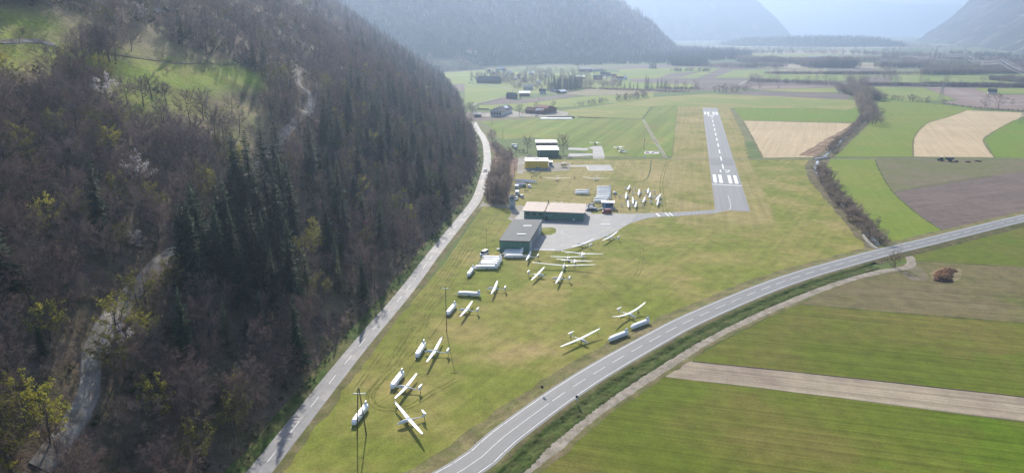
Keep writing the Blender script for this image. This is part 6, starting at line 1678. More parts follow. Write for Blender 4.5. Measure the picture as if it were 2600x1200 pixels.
# blue cabin on its deck
A, B_ = zo(1010, 800), zo(1500, 815)
ang, w_ = frame_from(A, B_); r = empty('blue_cabin', (A.x, A.y, .1), ang, 'blue flat-roofed cabin on a raised terrace with a ramp', 'cabin')
k = w_ / 490.0
mb = MB(); mb.box((w_ / 2, 2.2, .35), (w_ + .1, 4.4, .7)); put('terrace', mb.mesh('terrace', plain('terrace_boards', (.42, .41, .36), .8)), r)
mb = MB(); mb.box((w_ * .46, 5.4, 2.0), (w_ * .86, 3.6, 2.7)); put('wall', mb.mesh('wall', m_bwall), r)
mb = MB(); mb.box((w_ * .46, 5.3, 3.45), (w_ * 1.08, 4.8, .22)); put('roof', mb.mesh('roof', m_wroof), r)
wd = panel('window', r, w_ * .55, w_ * .80, 3.58, 1.7, 2.9, plain('blue_frame', (.10, .22, .36), .5), .1); panel('pane', r, w_ * .57, w_ * .78, 3.54, 1.8, 2.8, m_glass, .08, wd)
panel('door', r, w_ * .12, w_ * .28, 3.58, .72, 2.7, plain('pale_blue_door', (.2, .34, .5), .5), .08)
mb = MB(); mb.box((w_ * 1.02, 2.6, 1.3), (.12, 5.6, 2.6)); put('side_screen', mb.mesh('side_screen', plain('cream_screen', (.62, .58, .38), .6)), r)
mb = MB(); mb.loft([[(0, .6, .0), (0, 1.9, .0), (0, 1.9, .72), (0, .6, .72)], [(-w_ * .55, -1.2, 0), (-w_ * .55, .1, 0), (-w_ * .55, .1, .06), (-w_ * .55, -1.2, .06)]]); put('ramp', mb.mesh('ramp', m_conc), r)
mb = MB()
for q in (.55, 1.95): mb.tube((0, q, 1.7), (-w_ * .55, q - 1.8, 1.0), .05)
for u in (0, .33, .66, 1):
    for q in (.55, 1.95): mb.tube((-w_ * .55 * u, q - 1.8 * u, .02), (-w_ * .55 * u, q - 1.8 * u, 1.7 - .7 * u), .04)
put('railing', mb.mesh('railing', m_cover), r)
mb = MB()
for u in (.05, .28, .5, .75, .97): mb.tube((w_ * u, .08, .7), (w_ * u, .08, 1.6), .04)
mb.tube((0, .08, 1.6), (w_, .08, 1.6), .04); mb.tube((0, .08, 1.15), (w_, .08, 1.15), .03); put('terrace_railing', mb.mesh('terrace_railing', m_cover), r)
for x, y, l in ((1390, 770, 'pale round table on the terrace of the blue cabin'), (950, 620, 'dark parasol folded beside the blue cabin')):
    p = zo(x, y); mb = MB()
    if 'table' in l: mb.tube((0, 0, 0), (0, 0, .72), .06); mb.tube((0, 0, .72), (0, 0, .77), .6, n=12); tag(mb.build('terrace_table', m_carwhite, None, (p.x, p.y, .82)), l, 'table')
    else: mb.tube((0, 0, 0), (0, 0, 2.3), .04); mb.tube((0, 0, 1.0), (0, 0, 2.2), .38, .06, 8); mb.tube((0, 0, 0), (0, 0, .12), .35, n=10); tag(mb.build('parasol', m_dark, None, (p.x, p.y, .1)), l, 'parasol')

def house(loc, ang, w, d, h, rh, wall, roof, label, cat='house', ov=.7, ridge='x', win=(0, 0), balcony=False, chim=True, name='house', white=None):
    """gabled house, origin at the front left corner; ridge along local x or y"""
    r = empty(name, loc, ang, label, cat)
    mb = MB()
    if ridge == 'x':
        mb.loft([[(0, 0, -.3), (w, 0, -.3), (w, d, -.3), (0, d, -.3)], [(0, 0, h), (w, 0, h), (w, d, h), (0, d, h)]])
        for x in (0.0, w): mb.add([(x, 0, h), (x, d, h), (x, d / 2, h + rh)], [(0, 1, 2)])
    else:
        mb.loft([[(0, 0, -.3), (w, 0, -.3), (w, d, -.3), (0, d, -.3)], [(0, 0, h), (w, 0, h), (w, d, h), (0, d, h)]])
        for y in (0.0, d): mb.add([(0, y, h), (w, y, h), (w / 2, y, h + rh)], [(0, 1, 2)])
    put('wall', mb.mesh('wall', wall), r)
    mb = MB(); t = .22
    if ridge == 'x':
        sl_ = rh / (d / 2)
        for s_ in (0, 1):
            ye = -ov if s_ == 0 else d + ov
            mb.loft([[(-ov, ye, h - ov * sl_ + q), (w + ov, ye, h - ov * sl_ + q), (w + ov, d / 2, h + rh + q), (-ov, d / 2, h + rh + q)] for q in (.02, .02 + t)])
    else:
        sl_ = rh / (w / 2)
        for s_ in (0, 1):
            xe = -ov if s_ == 0 else w + ov
            mb.loft([[(xe, -ov, h - ov * sl_ + q), (xe, d + ov, h - ov * sl_ + q), (w / 2, d + ov, h + rh + q), (w / 2, -ov, h + rh + q)] for q in (.02, .02 + t)])
    rf = put('roof', mb.mesh('roof', roof), r)
    if chim:
        mb = MB(); mb.box((w * .55, d * .55, h + rh + .5), (.8, .8, 1.9)); put('chimney', mb.mesh('chimney', m_rendg), rf)
    nx, nf = win
    for f_ in range(nf):
        for i in range(nx):
            x = w * (i + .5) / nx; z_ = .9 + f_ * 2.8
            wn_ = panel('window', r, x - .6, x + .6, -.03, z_, z_ + 1.3, m_wood, .12); panel('pane', r, x - .48, x + .48, -.07, z_ + .1, z_ + 1.2, m_glass, .1, wn_)
        for i in range(max(2, int(nx * d / w))):
            k_ = max(2, int(nx * d / w)); y = d * (i + .5) / k_; z_ = .9 + f_ * 2.8
            panely('window', r, y - .6, y + .6, w + .03, z_, z_ + 1.3, m_glass, .1)
    if balcony:
        mb = MB(); mb.box((w / 2, -.7, 2.75), (w + .4, 1.4, .18)); mb.box((w / 2, -1.35, 3.2), (w + .4, .1, .9)); put('balcony', mb.mesh('balcony', m_wood), r)
    if white:
        for q in white:
            mb = MB(); mb.add([(a_, b_, c_) for a_, b_, c_ in q], [(0, 1, 2, 3)]); mb.add([(a_, b_, c_ + .12) for a_, b_, c_ in q], [(0, 1, 2, 3)])
            put('roof_panel', mb.mesh('roof_panel', plain('bright_solar_glass', (.75, .77, .8), .15, .6)), rf)
    return r
def house_at(f, bl, br, dpt, h, rh, *a, **k):
    A, B_ = f(*bl), f(*br); an, w = frame_from(A, B_)
    return house((A.x, A.y, k.pop('z', 0.05)), an, w, dpt, h, rh, *a, **k)
zh = Zm(1180, 180, 7.576)
house_at(zh, (497, 868), (705, 878), 15, 5.8, 3.6, m_render, m_tile, 'large white chalet with dark overhanging roof and balcony near the barn', win=(4, 2), balcony=True, ov=1.4, ridge='y',
      white=None)
A, B_ = zh(700, 868), zh(912, 805); an, w = frame_from(A, B_)
house((A.x, A.y, .05), an, w, 10, 5.4, 3.4, m_render, m_tile, 'right wing of the white chalet with bright solar panels on its dark roof', 'house', win=(5, 2), ov=1.2, name='chalet_wing',
      white=[[(w * .18, .6, 6.2), (w * .42, .6, 6.2), (w * .42, 4.2, 8.62), (w * .18, 4.2, 8.62)], [(w * .5, 1.2, 6.6), (w * .8, 1.2, 6.6), (w * .8, 4.4, 8.75), (w * .5, 4.4, 8.75)]])
house_at(zh, (1165, 815), (1500, 835), 12, 3.6, 3.2, m_brick, m_brick, 'brown barn left part with one pale roof area beside the chalet', 'barn', ov=.8, name='barn', chim=False,
      white=[[(13, -.3, 3.75), (22, -.3, 3.75), (22, 3.2, 5.62), (13, 3.2, 5.62)]])
house_at(zh, (1500, 835), (1765, 790), 14, 4.4, 4.2, m_brick, m_rtile, 'large brown barn with pale ridge strip and red-brown roof', 'barn', ov=.9, name='barn', chim=False, ridge='y')
house_at(zh, (185, 890), (310, 890), 8, 3.0, 1.8, m_wood, m_gyroof, 'small grey hut at the foot of the wooded slope', 'hut', chim=False, name='hut')
house_at(zh, (800, 540), (970, 545), 10, 4.2, 4.0, m_wood, m_tile, 'dark house with steep roof at the end of the lane', win=(3, 1))
house_at(zh, (1050, 490), (1250, 490), 12, 4.6, 2.4, m_brick, m_wroof, 'red-brown farm building with white roof in the village', 'barn', chim=False, win=(4, 1))
house_at(zh, (1440, 450), (1560, 450), 9, 4.5, 3.0, m_render, m_tile, 'white village house right of the red farm building', win=(3, 1))
house_at(zh, (1850, 440), (1960, 430), 10, 3.0, 2.2, m_wood, m_wroof, 'low shed with bright roof below the spruce stand', 'shed', chim=False, name='shed')
house_at(zh, (230, 240), (640, 250), 20, 5.5, 6.5, m_wood, m_tile, 'big dark farmhouse with long roof at the upper village lane', 'farmhouse', win=(6, 1), name='farmhouse')
house_at(zh, (1130, 370), (1300, 372), 12, 5.2, 3.4, m_rendg, m_gyroof, 'large grey village house behind the red farm building', win=(4, 2))
house_at(zh, (1640, 400), (1700, 405), 8, 3.2, 2, m_rendg, m_tile, 'small grey house at the spruce stand')
z10 = Zm(1180, 120, 6.779)
for x0, x1, y, h, rh, wl, rf_, lab in [(530, 600, 440, 5, 3, m_render, m_gyroof, 'white house high in the village below the castle'), (640, 710, 432, 5, 3, m_render, m_tile, 'white house right of the highest village house'), (590, 660, 400, 5, 3, m_render, m_wroof, 'village house with white roof under the castle road'),
    (750, 810, 475, 4.5, 2.5, m_render, m_wroof, 'white-roofed house alone above the village meadow'), (840, 895, 565, 3.2, 2, m_brick, m_wroof, 'small bright-roofed shed above the lane'), (900, 960, 545, 5, 3.4, m_rendg, m_rtile, 'tall reddish house beside the village spruces'),
    (1095, 1190, 480, 4.5, 2.2, m_render, m_wroof, 'bright roofed house among the village spruces'), (1275, 1330, 510, 3.8, 2, m_rendg, m_wroof, 'flat white-roofed building left among the spruces'), (1385, 1430, 512, 3.6, 1.8, m_rendg, m_wroof, 'flat white-roofed building right among the spruces'),
    (1240, 1300, 640, 3.4, 2.2, m_rendg, m_wroof, 'garden house with white roof before the spruces'), (1895, 2065, 545, 4.0, 1.6, m_brick, m_wroof, 'long low shed with white roof edge beyond the spruces'), (2220, 2370, 565, 4.5, 4.0, m_brick, m_tile, 'dark gabled house of the small hamlet'),
    (2340, 2410, 500, 4.5, 3.4, m_rendg, m_tile, 'grey house at the back of the small hamlet'), (2420, 2490, 505, 4.5, 3, m_render, m_tile, 'white house right in the small hamlet'), (385, 440, 450, 4.5, 3, m_render, m_tile, 'small white house left below the castle road'), (690, 745, 520, 4.5, 2.6, m_rendg, m_gyroof, 'grey-roofed house in the middle of the village slope'), (985, 1060, 600, 4.8, 3, m_rendg, m_tile, 'dark-roofed house before the village spruces'),
    (800, 850, 500, 4, 2.4, m_render, m_rtile, 'small red-roofed house on the village slope'), (470, 520, 480, 4, 2.4, m_brick, m_tile, 'brown wooden house left on the village slope')]:
    A, B_ = z10(x0, y), z10(x1, y); an, w = frame_from(A, B_)
    house((A.x, A.y, 0), an, w, max(7, min(12, w * .8)), h, rh, wl, rf_, lab, win=(2, 1) if h > 4 else (0, 0))
for x0, x1, y, lab in [(2020, 2080, 95, 'white-walled farm building of the hamlet'), (2090, 2180, 130, 'long pale farm building of the hamlet'), (2190, 2225, 118, 'bright small building of the hamlet'), (1960, 2010, 75, 'grey barn at the back of the hamlet')]:
    A, B_ = r3(x0, y), r3(x1, y); an, w = frame_from(A, B_)
    house((A.x, A.y, 0), an, w, 10, 4.5, 2.8, m_render if 'white' in lab or 'pale' in lab else m_rendg, m_wroof if 'bright' in lab else m_rtile, lab)
A, B_ = z10(1975, 425), z10(2190, 425); an, w = frame_from(A, B_); house((A.x, A.y, 0), an, w, 20, 6, 4, m_wood, m_gyroof, 'large dark barn with pale roof on the meadow before the mountain', 'barn', chim=False, name='barn')
A, B_ = z10(2190, 420), z10(2390, 415); an, w = frame_from(A, B_); house((A.x, A.y, 0), an, w, 12, 4, 2.5, m_rendg, m_gyroof, 'low grey barn right of the large meadow barn', 'barn', chim=False, name='barn')
A, B_ = r2(2105, 612), r2(2215, 616); an, w = frame_from(A, B_); house((A.x, A.y, .05), an, w, 10, 3.2, 4.2, m_pwall, m_tile, 'lonely field barn with pale wall and dark roof', 'barn', chim=False, name='barn')
p = r2(2245, 608); bush(p.x, p.y, 4, 'dark bush at the lonely field barn', None)
for a_, b_, lab in ((r1(2000, 158), r1(2130, 158), 'left long white greenhouse in the far valley'), (r1(2150, 145), r1(2455, 130), 'right long white greenhouse in the far valley')):
    an, w = frame_from(a_, b_); r = empty('greenhouse', (a_.x, a_.y, 0), an, lab, 'greenhouse')
    mb = MB(); mb.box((w / 2, 15, 1.5), (w, 30, 3)); put('wall', mb.mesh('wall', m_cover), r)
    mb = MB()
    for k_ in range(4): mb.loft([[(0, k_ * 7.5, 3.0), (0, k_ * 7.5 + 3.75, 5.2), (0, k_ * 7.5 + 7.5, 3.0)], [(w, k_ * 7.5, 3.0), (w, k_ * 7.5 + 3.75, 5.2), (w, k_ * 7.5 + 7.5, 3.0)]])
    put('roof', mb.mesh('roof', m_wroof), r)
# castle on its knoll
cp = hit(1213, 143, 3000)
kx = cp.y / FPX * 1.05
r = empty('castle', (cp.x - 17 * kx, cp.y, cp.z - 1.5), .05, 'pale castle with red roof on the knoll before the wooded mountain', 'castle')
w = 26 * kx; dd = 16
mb = MB(); mb.box((w * .1, dd / 2, 7), (w * 1.1, dd, 18)); put('wall', mb.mesh('wall', m_pwall), r)
mb = MB(); x0, x1 = w * -.47, w * .67; mb.loft([[(x0, -.8, 16), (x1, -.8, 16), (x1, dd + .8, 16), (x0, dd + .8, 16)], [(x0 + w * .3, dd / 2 - 1, 23), (x1 - w * .3, dd / 2 - 1, 23), (x1 - w * .3, dd / 2 + 1, 23), (x0 + w * .3, dd / 2 + 1, 23)]]); put('roof', mb.mesh('roof', m_rtile), r)
mb = MB(); mb.box((-w * .72, dd / 2 + 2, 3.5), (w * .5, dd * .8, 11)); put('side_wing', mb.mesh('side_wing', m_pwall), r)
mb = MB(); mb.loft([[(-w * .99, 1, 9), (-w * .45, 1, 9), (-w * .45, dd, 9), (-w * .99, dd, 9)], [(-w * .95, dd / 2, 11.5), (-w * .5, dd / 2, 11.5), (-w * .5, dd / 2 + 1, 11.5), (-w * .95, dd / 2 + 1, 11.5)]]); put('wing_roof', mb.mesh('wing_roof', m_gyroof), r)
for i in range(6):
    for f_ in range(3): panel('window', r, w * (-.36 + .18 * i), w * (-.36 + .18 * i) + 1.4, -.05, 2.5 + f_ * 4.4, 4.6 + f_ * 4.4, m_glass)
# long white silo slab before the barn
A, B_ = r3(1075, 634), r3(1510, 634); an, w = frame_from(A, B_)
r = empty('silage_clamp', (A.x, A.y, .05), an, 'long low white-topped silage clamp at the edge of the farmyard', 'silage clamp')
mb = MB(); mb.loft([[(0, 0, 0), (w, 0, 0), (w + 1, 9, 0), (3, 9, 0)], [(.4, .4, .7), (w - .4, .4, .7), (w + .4, 8.4, .9), (3.4, 8.4, .9)]]); put('cover', mb.mesh('cover', plain('white_sheeting', (.60, .60, .60), .5, .3, .08, .3)), r)
mb = MB(); mb.box((w / 2 + 6, 9.8, .9), (w * .86, 1.0, 1.8)); put('wall', mb.mesh('wall', plain('dark_concrete', (.08, .08, .09), .8)), r)

# --- poles and lines -------------------------------------------------------------
base = (z5(178, 885) + z5(252, 885)) / 2
wb = (z5(252, 885) - z5(178, 885)).length
r = empty('power_pole', (base.x, base.y, .02), 0, 'tall H-shaped wooden power pole beside the nearest trailer', 'pole')
PH = 12.6
for s_ in (-1, 1):
    mb = MB(); mb.tube((s_ * wb / 2, 0, -.3), (s_ * .12, 0, PH), .17, .12, n=8); put('pole', mb.mesh('pole', m_wood, True), r)
mb = MB(); mb.box((.15, -.12, PH - 1.35), (3.0, .14, .16)); put('crossarm', mb.mesh('crossarm', m_cover), r)
mb = MB(); mb.tube((-wb * .31, 0, 5.4), (wb * .31, 0, 5.4), .08); put('brace', mb.mesh('brace', m_wood), r)
for x, z in ((-1.2, PH - 1.25), (0, PH + .05), (1.5, PH - 1.25)):
    mb = MB(); mb.tube((x, -.12, z), (x, -.12, z + .35), .07, .05, n=8); put('insulator', mb.mesh('insulator', m_cover), r)
def wood_pole(f, bx, by, ty, label, name='wooden_pole', arm=0.0, rad=.13, steel=False, tx=None):
    b = f(bx, by); 
    # height from the photographed top, on the vertical through the base
    lo, hi = 1.0, 60.0
    px_b = f(bx, ty)  # ground point seen behind the top
    h = CAM_H * (1 - b.y / px_b.y) if px_b.y > b.y else 8.0
    r = empty(name, (b.x, b.y, 0), hr.uniform(-.1, .1), label, 'pole')
    mb = MB(); mb.tube((0, 0, -.3), (0, 0, h), rad, rad * .7, n=8); put('pole', mb.mesh('pole', m_dark if steel else m_wood, True), r)
    if arm:
        mb = MB(); mb.box((0, -.1, h - .7), (arm, .12, .14)); put('crossarm', mb.mesh('crossarm', m_cover if not steel else m_dark), r)
        for x in (-arm * .42, arm * .42):
            mb = MB(); mb.tube((x, -.1, h - .63), (x, -.1, h - .3), .06, n=6); put('insulator', mb.mesh('insulator', m_cover), r)
    else:
        mb = MB(); mb.tube((0, 0, h), (0, 0, h + .15), rad * .8, .02, n=8); put('cap', mb.mesh('cap', m_dark), r)
    return b, h
wood_pole(zk, 890, 1000, 582, 'tall wooden wire pole left of the sideways trailer', arm=2.2)
wood_pole(z4, 372, 755, 480, 'tall thin mast rising beside the white van', 'mast', steel=True, rad=.07)
wood_pole(z1, 228, 330, 252, 'wire pole in the meadow below the chalet', arm=1.4)
wood_pole(z1, 319, 446, 360, 'wire pole in the meadow above the caravans', arm=1.2)
wood_pole(z1, 420, 772, 612, 'wire pole on the litter bank beside the airfield', arm=1.4)
wood_pole(z1, 192, 962, 838, 'wire pole at the left foot of the roadside thicket', arm=1.4)
wood_pole(z1, 432, 590, 528, 'short wire pole beside the gravel drive', arm=1.0)
wood_pole(r3, 285, 500, 430, 'thin wire pole behind the hut at the wood edge')
wood_pole(r3, 1070, 400, 320, 'thin wire pole in the long meadow behind the chalet')
wood_pole(r3, 1435, 935, 905, 'dark windsock-like post behind the grey shed', rad=.3)
# lattice pylons with their lines
m_steel = plain('galvanised_steel', (.30, .31, .33), .45, .5, .1, 1, metal=.4)
m_wire = plain('glint_wire', (.75, .76, .78), .25, .6, .02, 1)  # sun glint on the wires is put into this pale colour
PYL = []
def pylon(b, h, ang, label):
    r = empty('lattice_pylon', (b.x, b.y, 0), ang, label, 'pylon'); a = h * .115; t = h * .03
    mb = MB()
    def leg(s1, s2, z): k_ = 1 - z / (h * .78); w_ = t + (a - t) * max(k_, 0); return (s1 * w_, s2 * w_, z)
    zs = [0, h * .22, h * .4, h * .54, h * .66, h * .78]
    for s1, s2 in ((-1, -1), (1, -1), (1, 1), (-1, 1)):
        for z0_, z1__ in zip(zs, zs[1:]):
            mb.tube(leg(s1, s2, z0_), leg(s1, s2, z1__), .16, n=4)
            n1, n2 = (-s2, s1)
            mb.tube(leg(s1, s2, z0_), leg(n1, n2, z1__), .08, n=4); mb.tube(leg(n1, n2, z0_), leg(s1, s2, z1__), .08, n=4)
    for s1, s2 in ((-1, -1), (1, -1), (1, 1), (-1, 1)): mb.tube((s1 * t, s2 * t, h * .78), (0, 0, h), .13, n=4)
    put('tower_frame', mb.mesh('tower_frame', m_steel), r)
    pts = []
    for z_, w_ in ((h * .78, h * .24), (h * .92, h * .17)):
        mb = MB(); mb.tube((-w_, 0, z_), (w_, 0, z_), .14, n=4); mb.tube((-w_, 0, z_), (0, 0, z_ + h * .05), .08, n=4); mb.tube((w_, 0, z_), (0, 0, z_ + h * .05), .08, n=4)
        put('crossarm', mb.mesh('crossarm', m_steel), r)
        for s_ in (-1, 1):
            mb = MB(); mb.tube((s_ * w_, 0, z_), (s_ * w_, 0, z_ - 1.4), .12, n=5); put('insulator', mb.mesh('insulator', m_cover), r)
            pts.append(Vector((b.x + math.cos(ang) * s_ * w_, b.y + math.sin(ang) * s_ * w_, z_ - 1.4)))
    return pts
def wires(A, B, sag, label, rad=.10):
    mb = MB()
    for p, q in zip(A, B):
        n = 18; prev = None
        for i in range(n + 1):
            t = i / n; v = p.lerp(q, t); v.z -= sag * 4 * t * (1 - t)
            if prev is not None: mb.tube(prev, v, rad, n=3, cap=False)
            prev = v
    o = mb.build('power_line', m_wire, fix=False); tag(o, label, 'power line', 'overhead wires of the lattice pylons')
b1, b2 = zm8 = (Zm(2280, 120, 6.606)(715, 895), r2(2562, 1000))
P1 = pylon(b1, 25, .55, 'lattice pylon in the field before the lonely barn'); P2 = pylon(b2, 27, .55, 'lattice pylon at the right picture edge near the stubble field')
b0 = b1 + (b1 - b2) * .9
P0 = pylon(b0, 25, .55, 'distant lattice pylon of the near line, in the railway hedge')
wires(P0, P1, 6, 'four overhead wires from the railway hedge to the field pylon', .05); wires(P1, P2, 7, 'four overhead wires from the field pylon to the right picture edge', .05)
z11 = Zm(2280, 120, 6.606)
q1, q2 = z11(1100, 345), z11(1690, 520)
q3 = q2 + (q2 - q1) * 1.15; q0 = q1 - (q2 - q1) * 1.3
Q = [pylon(q0, 42, .5, 'farthest tall lattice pylon before the rocky mountain'), pylon(q1, 42, .5, 'tall lattice pylon in the middle of the far bright line'), pylon(q2, 42, .5, 'tall lattice pylon of the far bright line near the right edge'), pylon(q3, 42, .5, 'tall lattice pylon of the far bright line at the right edge')]
for a_, b_, lab in zip(Q, Q[1:], ('farthest span of the bright overhead wires', 'middle span of the bright overhead wires', 'right span of the bright overhead wires')): wires(a_, b_, 12, lab, .14)

# --- road furniture ---------------------------------------------------------------
NM = normals(MAIN)
def delineator(p, label, group, z=0):
    mb = MB(); mb.loft([[(-.06, -.05, 0), (.06, -.05, 0), (.0, .07, 0)], [(-.06, -.05, .9), (.06, -.05, .9), (.0, .07, 1.0)]]); mb.box((0, 0, .78), (.135, .14, .16), m=1)
    tag(mb.build('road_post', [m_carwhite, m_black], None, (p.x, p.y, z)), label, 'road post', group)
acc = 0
for i in range(len(MAIN) - 1):
    acc += (MAIN[i + 1] - MAIN[i]).length
    if acc > 33 and 110 < MAIN[i].y < 330:
        acc = 0
        for s_ in (4.9, -4.75): delineator(MAIN[i] + NM[i] * s_, 'white road post on the %s edge of the main road' % ('airfield' if s_ > 0 else 'ditch'), 'road posts on the %s edge of the main road' % ('airfield' if s_ > 0 else 'ditch'), RZ - .35)
for x, y in ((272, 805), (490, 550), (668, 345), (805, 175)):
    p = zk(x, y + 6); delineator(p, 'white road post on the wood side of the valley road', 'road posts on the wood side of the valley road', .2)
for x, y in ((185, 1128), (628, 590), (800, 340)):
    p = zk(x, y + 4); delineator(p, 'white road post on the grass side of the valley road', 'road posts on the grass side of the valley road', .05)
def round_sign(f, x, y, hgt, label, face, extra=False, yaw=0.0):
    p = f(x, y); r = empty('traffic_sign', (p.x, p.y, .1), yaw, label, 'sign')
    mb = MB(); mb.tube((0, 0, -.1), (0, 0, hgt + .3), .035, n=6); put('post', mb.mesh('post', m_grey), r)
    mb = MB(); mb.tube((0, -.05, hgt), (0, -.09, hgt), .47, n=24); mb.tube((0, -.092, hgt), (0, -.10, hgt), .36, n=24, m=1); put('sign_face', mb.mesh('sign_face', face), r)
    if extra:
        mb = MB(); mb.box((0, -.07, hgt - .85), (.62, .04, .5)); put('lower_plate', mb.mesh('lower_plate', m_cover), r)
round_sign(zr, 572, 440, 2.6, 'round sign with dark back on the airfield side of the main road', [m_dark, m_wood], yaw=R(-25))
round_sign(zr, 1098, 575, 2.3, 'dark blue round sign with white lower plate on the ditch side of the main road', [m_carwhite, plain('navy_face', (.015, .02, .05), .4)], True, R(-25))
# railing at the stream bridge, stream wall
gl = [zg(360, 490, .6), zg(432, 468, RZ), zg(540, 440, RZ), zg(640, 425, RZ)]
r = empty('bridge_railing', (gl[0].x, gl[0].y, RZ - .4), 0, 'rusty brown railing on the road edge above the stream culvert', 'railing')
mb = MB()
for a_, b_ in zip(gl, gl[1:]):
    for zz in (.55, 1.0):
        mb.tube((a_.x - gl[0].x, a_.y - gl[0].y, (zz if a_ is not gl[0] else .1)), (b_.x - gl[0].x, b_.y - gl[0].y, zz), .06)
put('rail', mb.mesh('rail', plain('rusty_steel', (.11, .075, .06), .8)), r)
for a_ in gl[1:]:
    mb = MB(); mb.tube((a_.x - gl[0].x, a_.y - gl[0].y, -.4), (a_.x - gl[0].x, a_.y - gl[0].y, 1.05), .07); put('post', mb.mesh('post', m_wood), r)
wl = [zg(80, 0), zg(170, 110), zg(260, 200), zg(350, 265)]
mb = MB()
ns = normals([Vector(p) for p in wl])
mb.loft([[(p.x - n_.x * .35, p.y - n_.y * .35, 0), (p.x + n_.x * .35, p.y + n_.y * .35, 0), (p.x + n_.x * .3, p.y + n_.y * .3, 1.1), (p.x - n_.x * .3, p.y - n_.y * .3, 1.1)] for p, n_ in zip(wl, ns)])
tag(mb.build('stream_wall', m_conc), 'pale concrete wall lining the stream beside the road bridge', 'wall')
p0, p1 = D(2050, 401), D(2082, 397)
mb = MB(); c = (p0 + p1) / 2; d = p1 - p0; an = math.atan2(d.y, d.x)
mb.box((c.x, c.y, .35), (d.length, 4.5, .5), rz=an); mb.box((c.x - 2.1 * -math.sin(an), c.y - 2.1 * math.cos(an), .85), (d.length, .3, .55), rz=an); mb.box((c.x + 2.1 * -math.sin(an), c.y + 2.1 * math.cos(an), .85), (d.length, .3, .55), rz=an)
tag(mb.build('track_bridge', m_conc), 'small concrete bridge carrying the cross track over the stream', 'bridge')
# fence rail by the yellow hangar drive
a_, b_ = z2(905, 465), z2(1050, 462)
r = empty('wooden_fence', (a_.x, a_.y, .05), math.atan2((b_ - a_).y, (b_ - a_).x), 'low wooden fence along the drive near the caravans', 'fence'); ln = (b_ - a_).length
mb = MB(); mb.box((ln / 2, 0, .9), (ln, .08, .12)); mb.box((ln / 2, 0, .5), (ln, .08, .12)); put('rail', mb.mesh('rail', m_wood), r)
for i in range(4):
    mb = MB(); mb.box((ln * i / 3, .1, .5), (.12, .12, 1.1)); put('post', mb.mesh('post', m_wood), r)
p0, p1 = zh(250, 745), zh(470, 750)
r = empty('wooden_fence', (p0.x, p0.y, .05), math.atan2((p1 - p0).y, (p1 - p0).x), 'dark wooden fence running left from the white chalet', 'fence'); ln = (p1 - p0).length
mb = MB(); mb.box((ln / 2, 0, .8), (ln, .12, 1.3)); put('panel', mb.mesh('panel', m_wood), r)
for i in range(7):
    mb = MB(); mb.box((ln * i / 6, .15, .75), (.18, .16, 1.6)); put('post', mb.mesh('post', m_dark), r)

# --- powered aircraft ----------------------------------------------------------------
def light_plane(loc, yaw, label, span=10.5, paint=None, high=True):
    r = empty('light_airplane', loc, yaw, label, 'airplane'); paint = paint or m_white
    mb = MB(); mb.loft([[(x, y, z) for x, y, z in ell(x0, hw, hh, zc, 12)] for x0, hw, hh, zc in ((2.3, .15, .18, 1.15), (2.2, .42, .42, 1.15), (1.2, .5, .55, 1.2), (.2, .55, .7, 1.35), (-1.0, .5, .62, 1.4), (-2.4, .28, .34, 1.35), (-4.8, .08, .14, 1.35))]); put('fuselage', mb.mesh('fuselage', paint, True), r)
    zw = 2.12 if high else .95
    for s_ in (-1, 1):
        mb = MB(); mb.loft([foil((.75, s_ * .1, zw), 1.55, .24), foil((.75, s_ * span * .3, zw + .06), 1.5, .22), foil((.6, s_ * span / 2, zw + .14), 1.1, .14)]); put('wing', mb.mesh('wing', m_white, True), r)
        if high:
            mb = MB(); mb.tube((.2, s_ * .5, .95), (.2, s_ * span * .27, zw - .02), .04, n=5); put('strut', mb.mesh('strut', m_white), r)
        mb = MB(); mb.tube((-.1, s_ * .35, .95), (-.1, s_ * 1.15, .25), .06, n=6); mb.tube((-.1, s_ * 1.08, .24), (-.1, s_ * 1.24, .24), .24, n=12, m=1); put('main_gear', mb.mesh('main_gear', [m_white, m_tyre]), r)
    mb = MB(); mb.tube((1.9, 0, 1.0), (1.95, 0, .2), .05, n=6); mb.tube((1.95, -.08, .2), (1.95, .08, .2), .2, n=10, m=1); put('nose_gear', mb.mesh('nose_gear', [m_grey, m_tyre]), r)
    mb = MB(); mb.loft([[(x, y, z) for x, y, z in ((1.15, -.5, 1.55), (1.15, .5, 1.55), (.7, .45, 2.05), (.7, -.45, 2.05))], [(-.9, -.52, 1.55), (-.9, .52, 1.55), (-.9, .44, 2.02), (-.9, -.44, 2.02)]]); put('cabin_window', mb.mesh('cabin_window', m_glass), r)
    mb = MB(); mb.loft([[(-3.9 - .9 * a_, t_ * .08, 1.4) for a_, t_ in ((0, 0), (.3, 1), (1, 0), (.3, -1))], [(-4.5 - .55 * a_, t_ * .06, 2.75) for a_, t_ in ((0, 0), (.3, 1), (1, 0), (.3, -1))]]); put('fin', mb.mesh('fin', paint, True), r)
    mb = MB(); mb.loft([foil((-4.1 - .15 * abs(u), u * 1.7, 1.42), .95 - .3 * abs(u), .08) for u in (-1, 0, 1)]); put('tailplane', mb.mesh('tailplane', m_white, True), r)
    mb = MB(); mb.box((2.38, 0, 1.15), (.05, .14, 1.9)); mb.tube((2.3, 0, 1.15), (2.55, 0, 1.15), .13, .03, n=8); put('propeller', mb.mesh('propeller', m_dark), r)
    return r
p = zp(360, 335); light_plane((p.x, p.y, .1), R(-92), 'high-winged airplane with dark body on the upper apron, nose to the camera', 9.5, plain('navy_aircraft_paint', (.05, .06, .09), .3, .5))
p = zp(1060, 470); light_plane((p.x, p.y, .06), R(112), 'white high-winged airplane parked right of the upper apron, rear one of two', 9.5)
p = zp(1170, 560); light_plane((p.x, p.y, .06), R(-145), 'white airplane with dark tail parked in front of the high-winged one', 9.0, None, False)
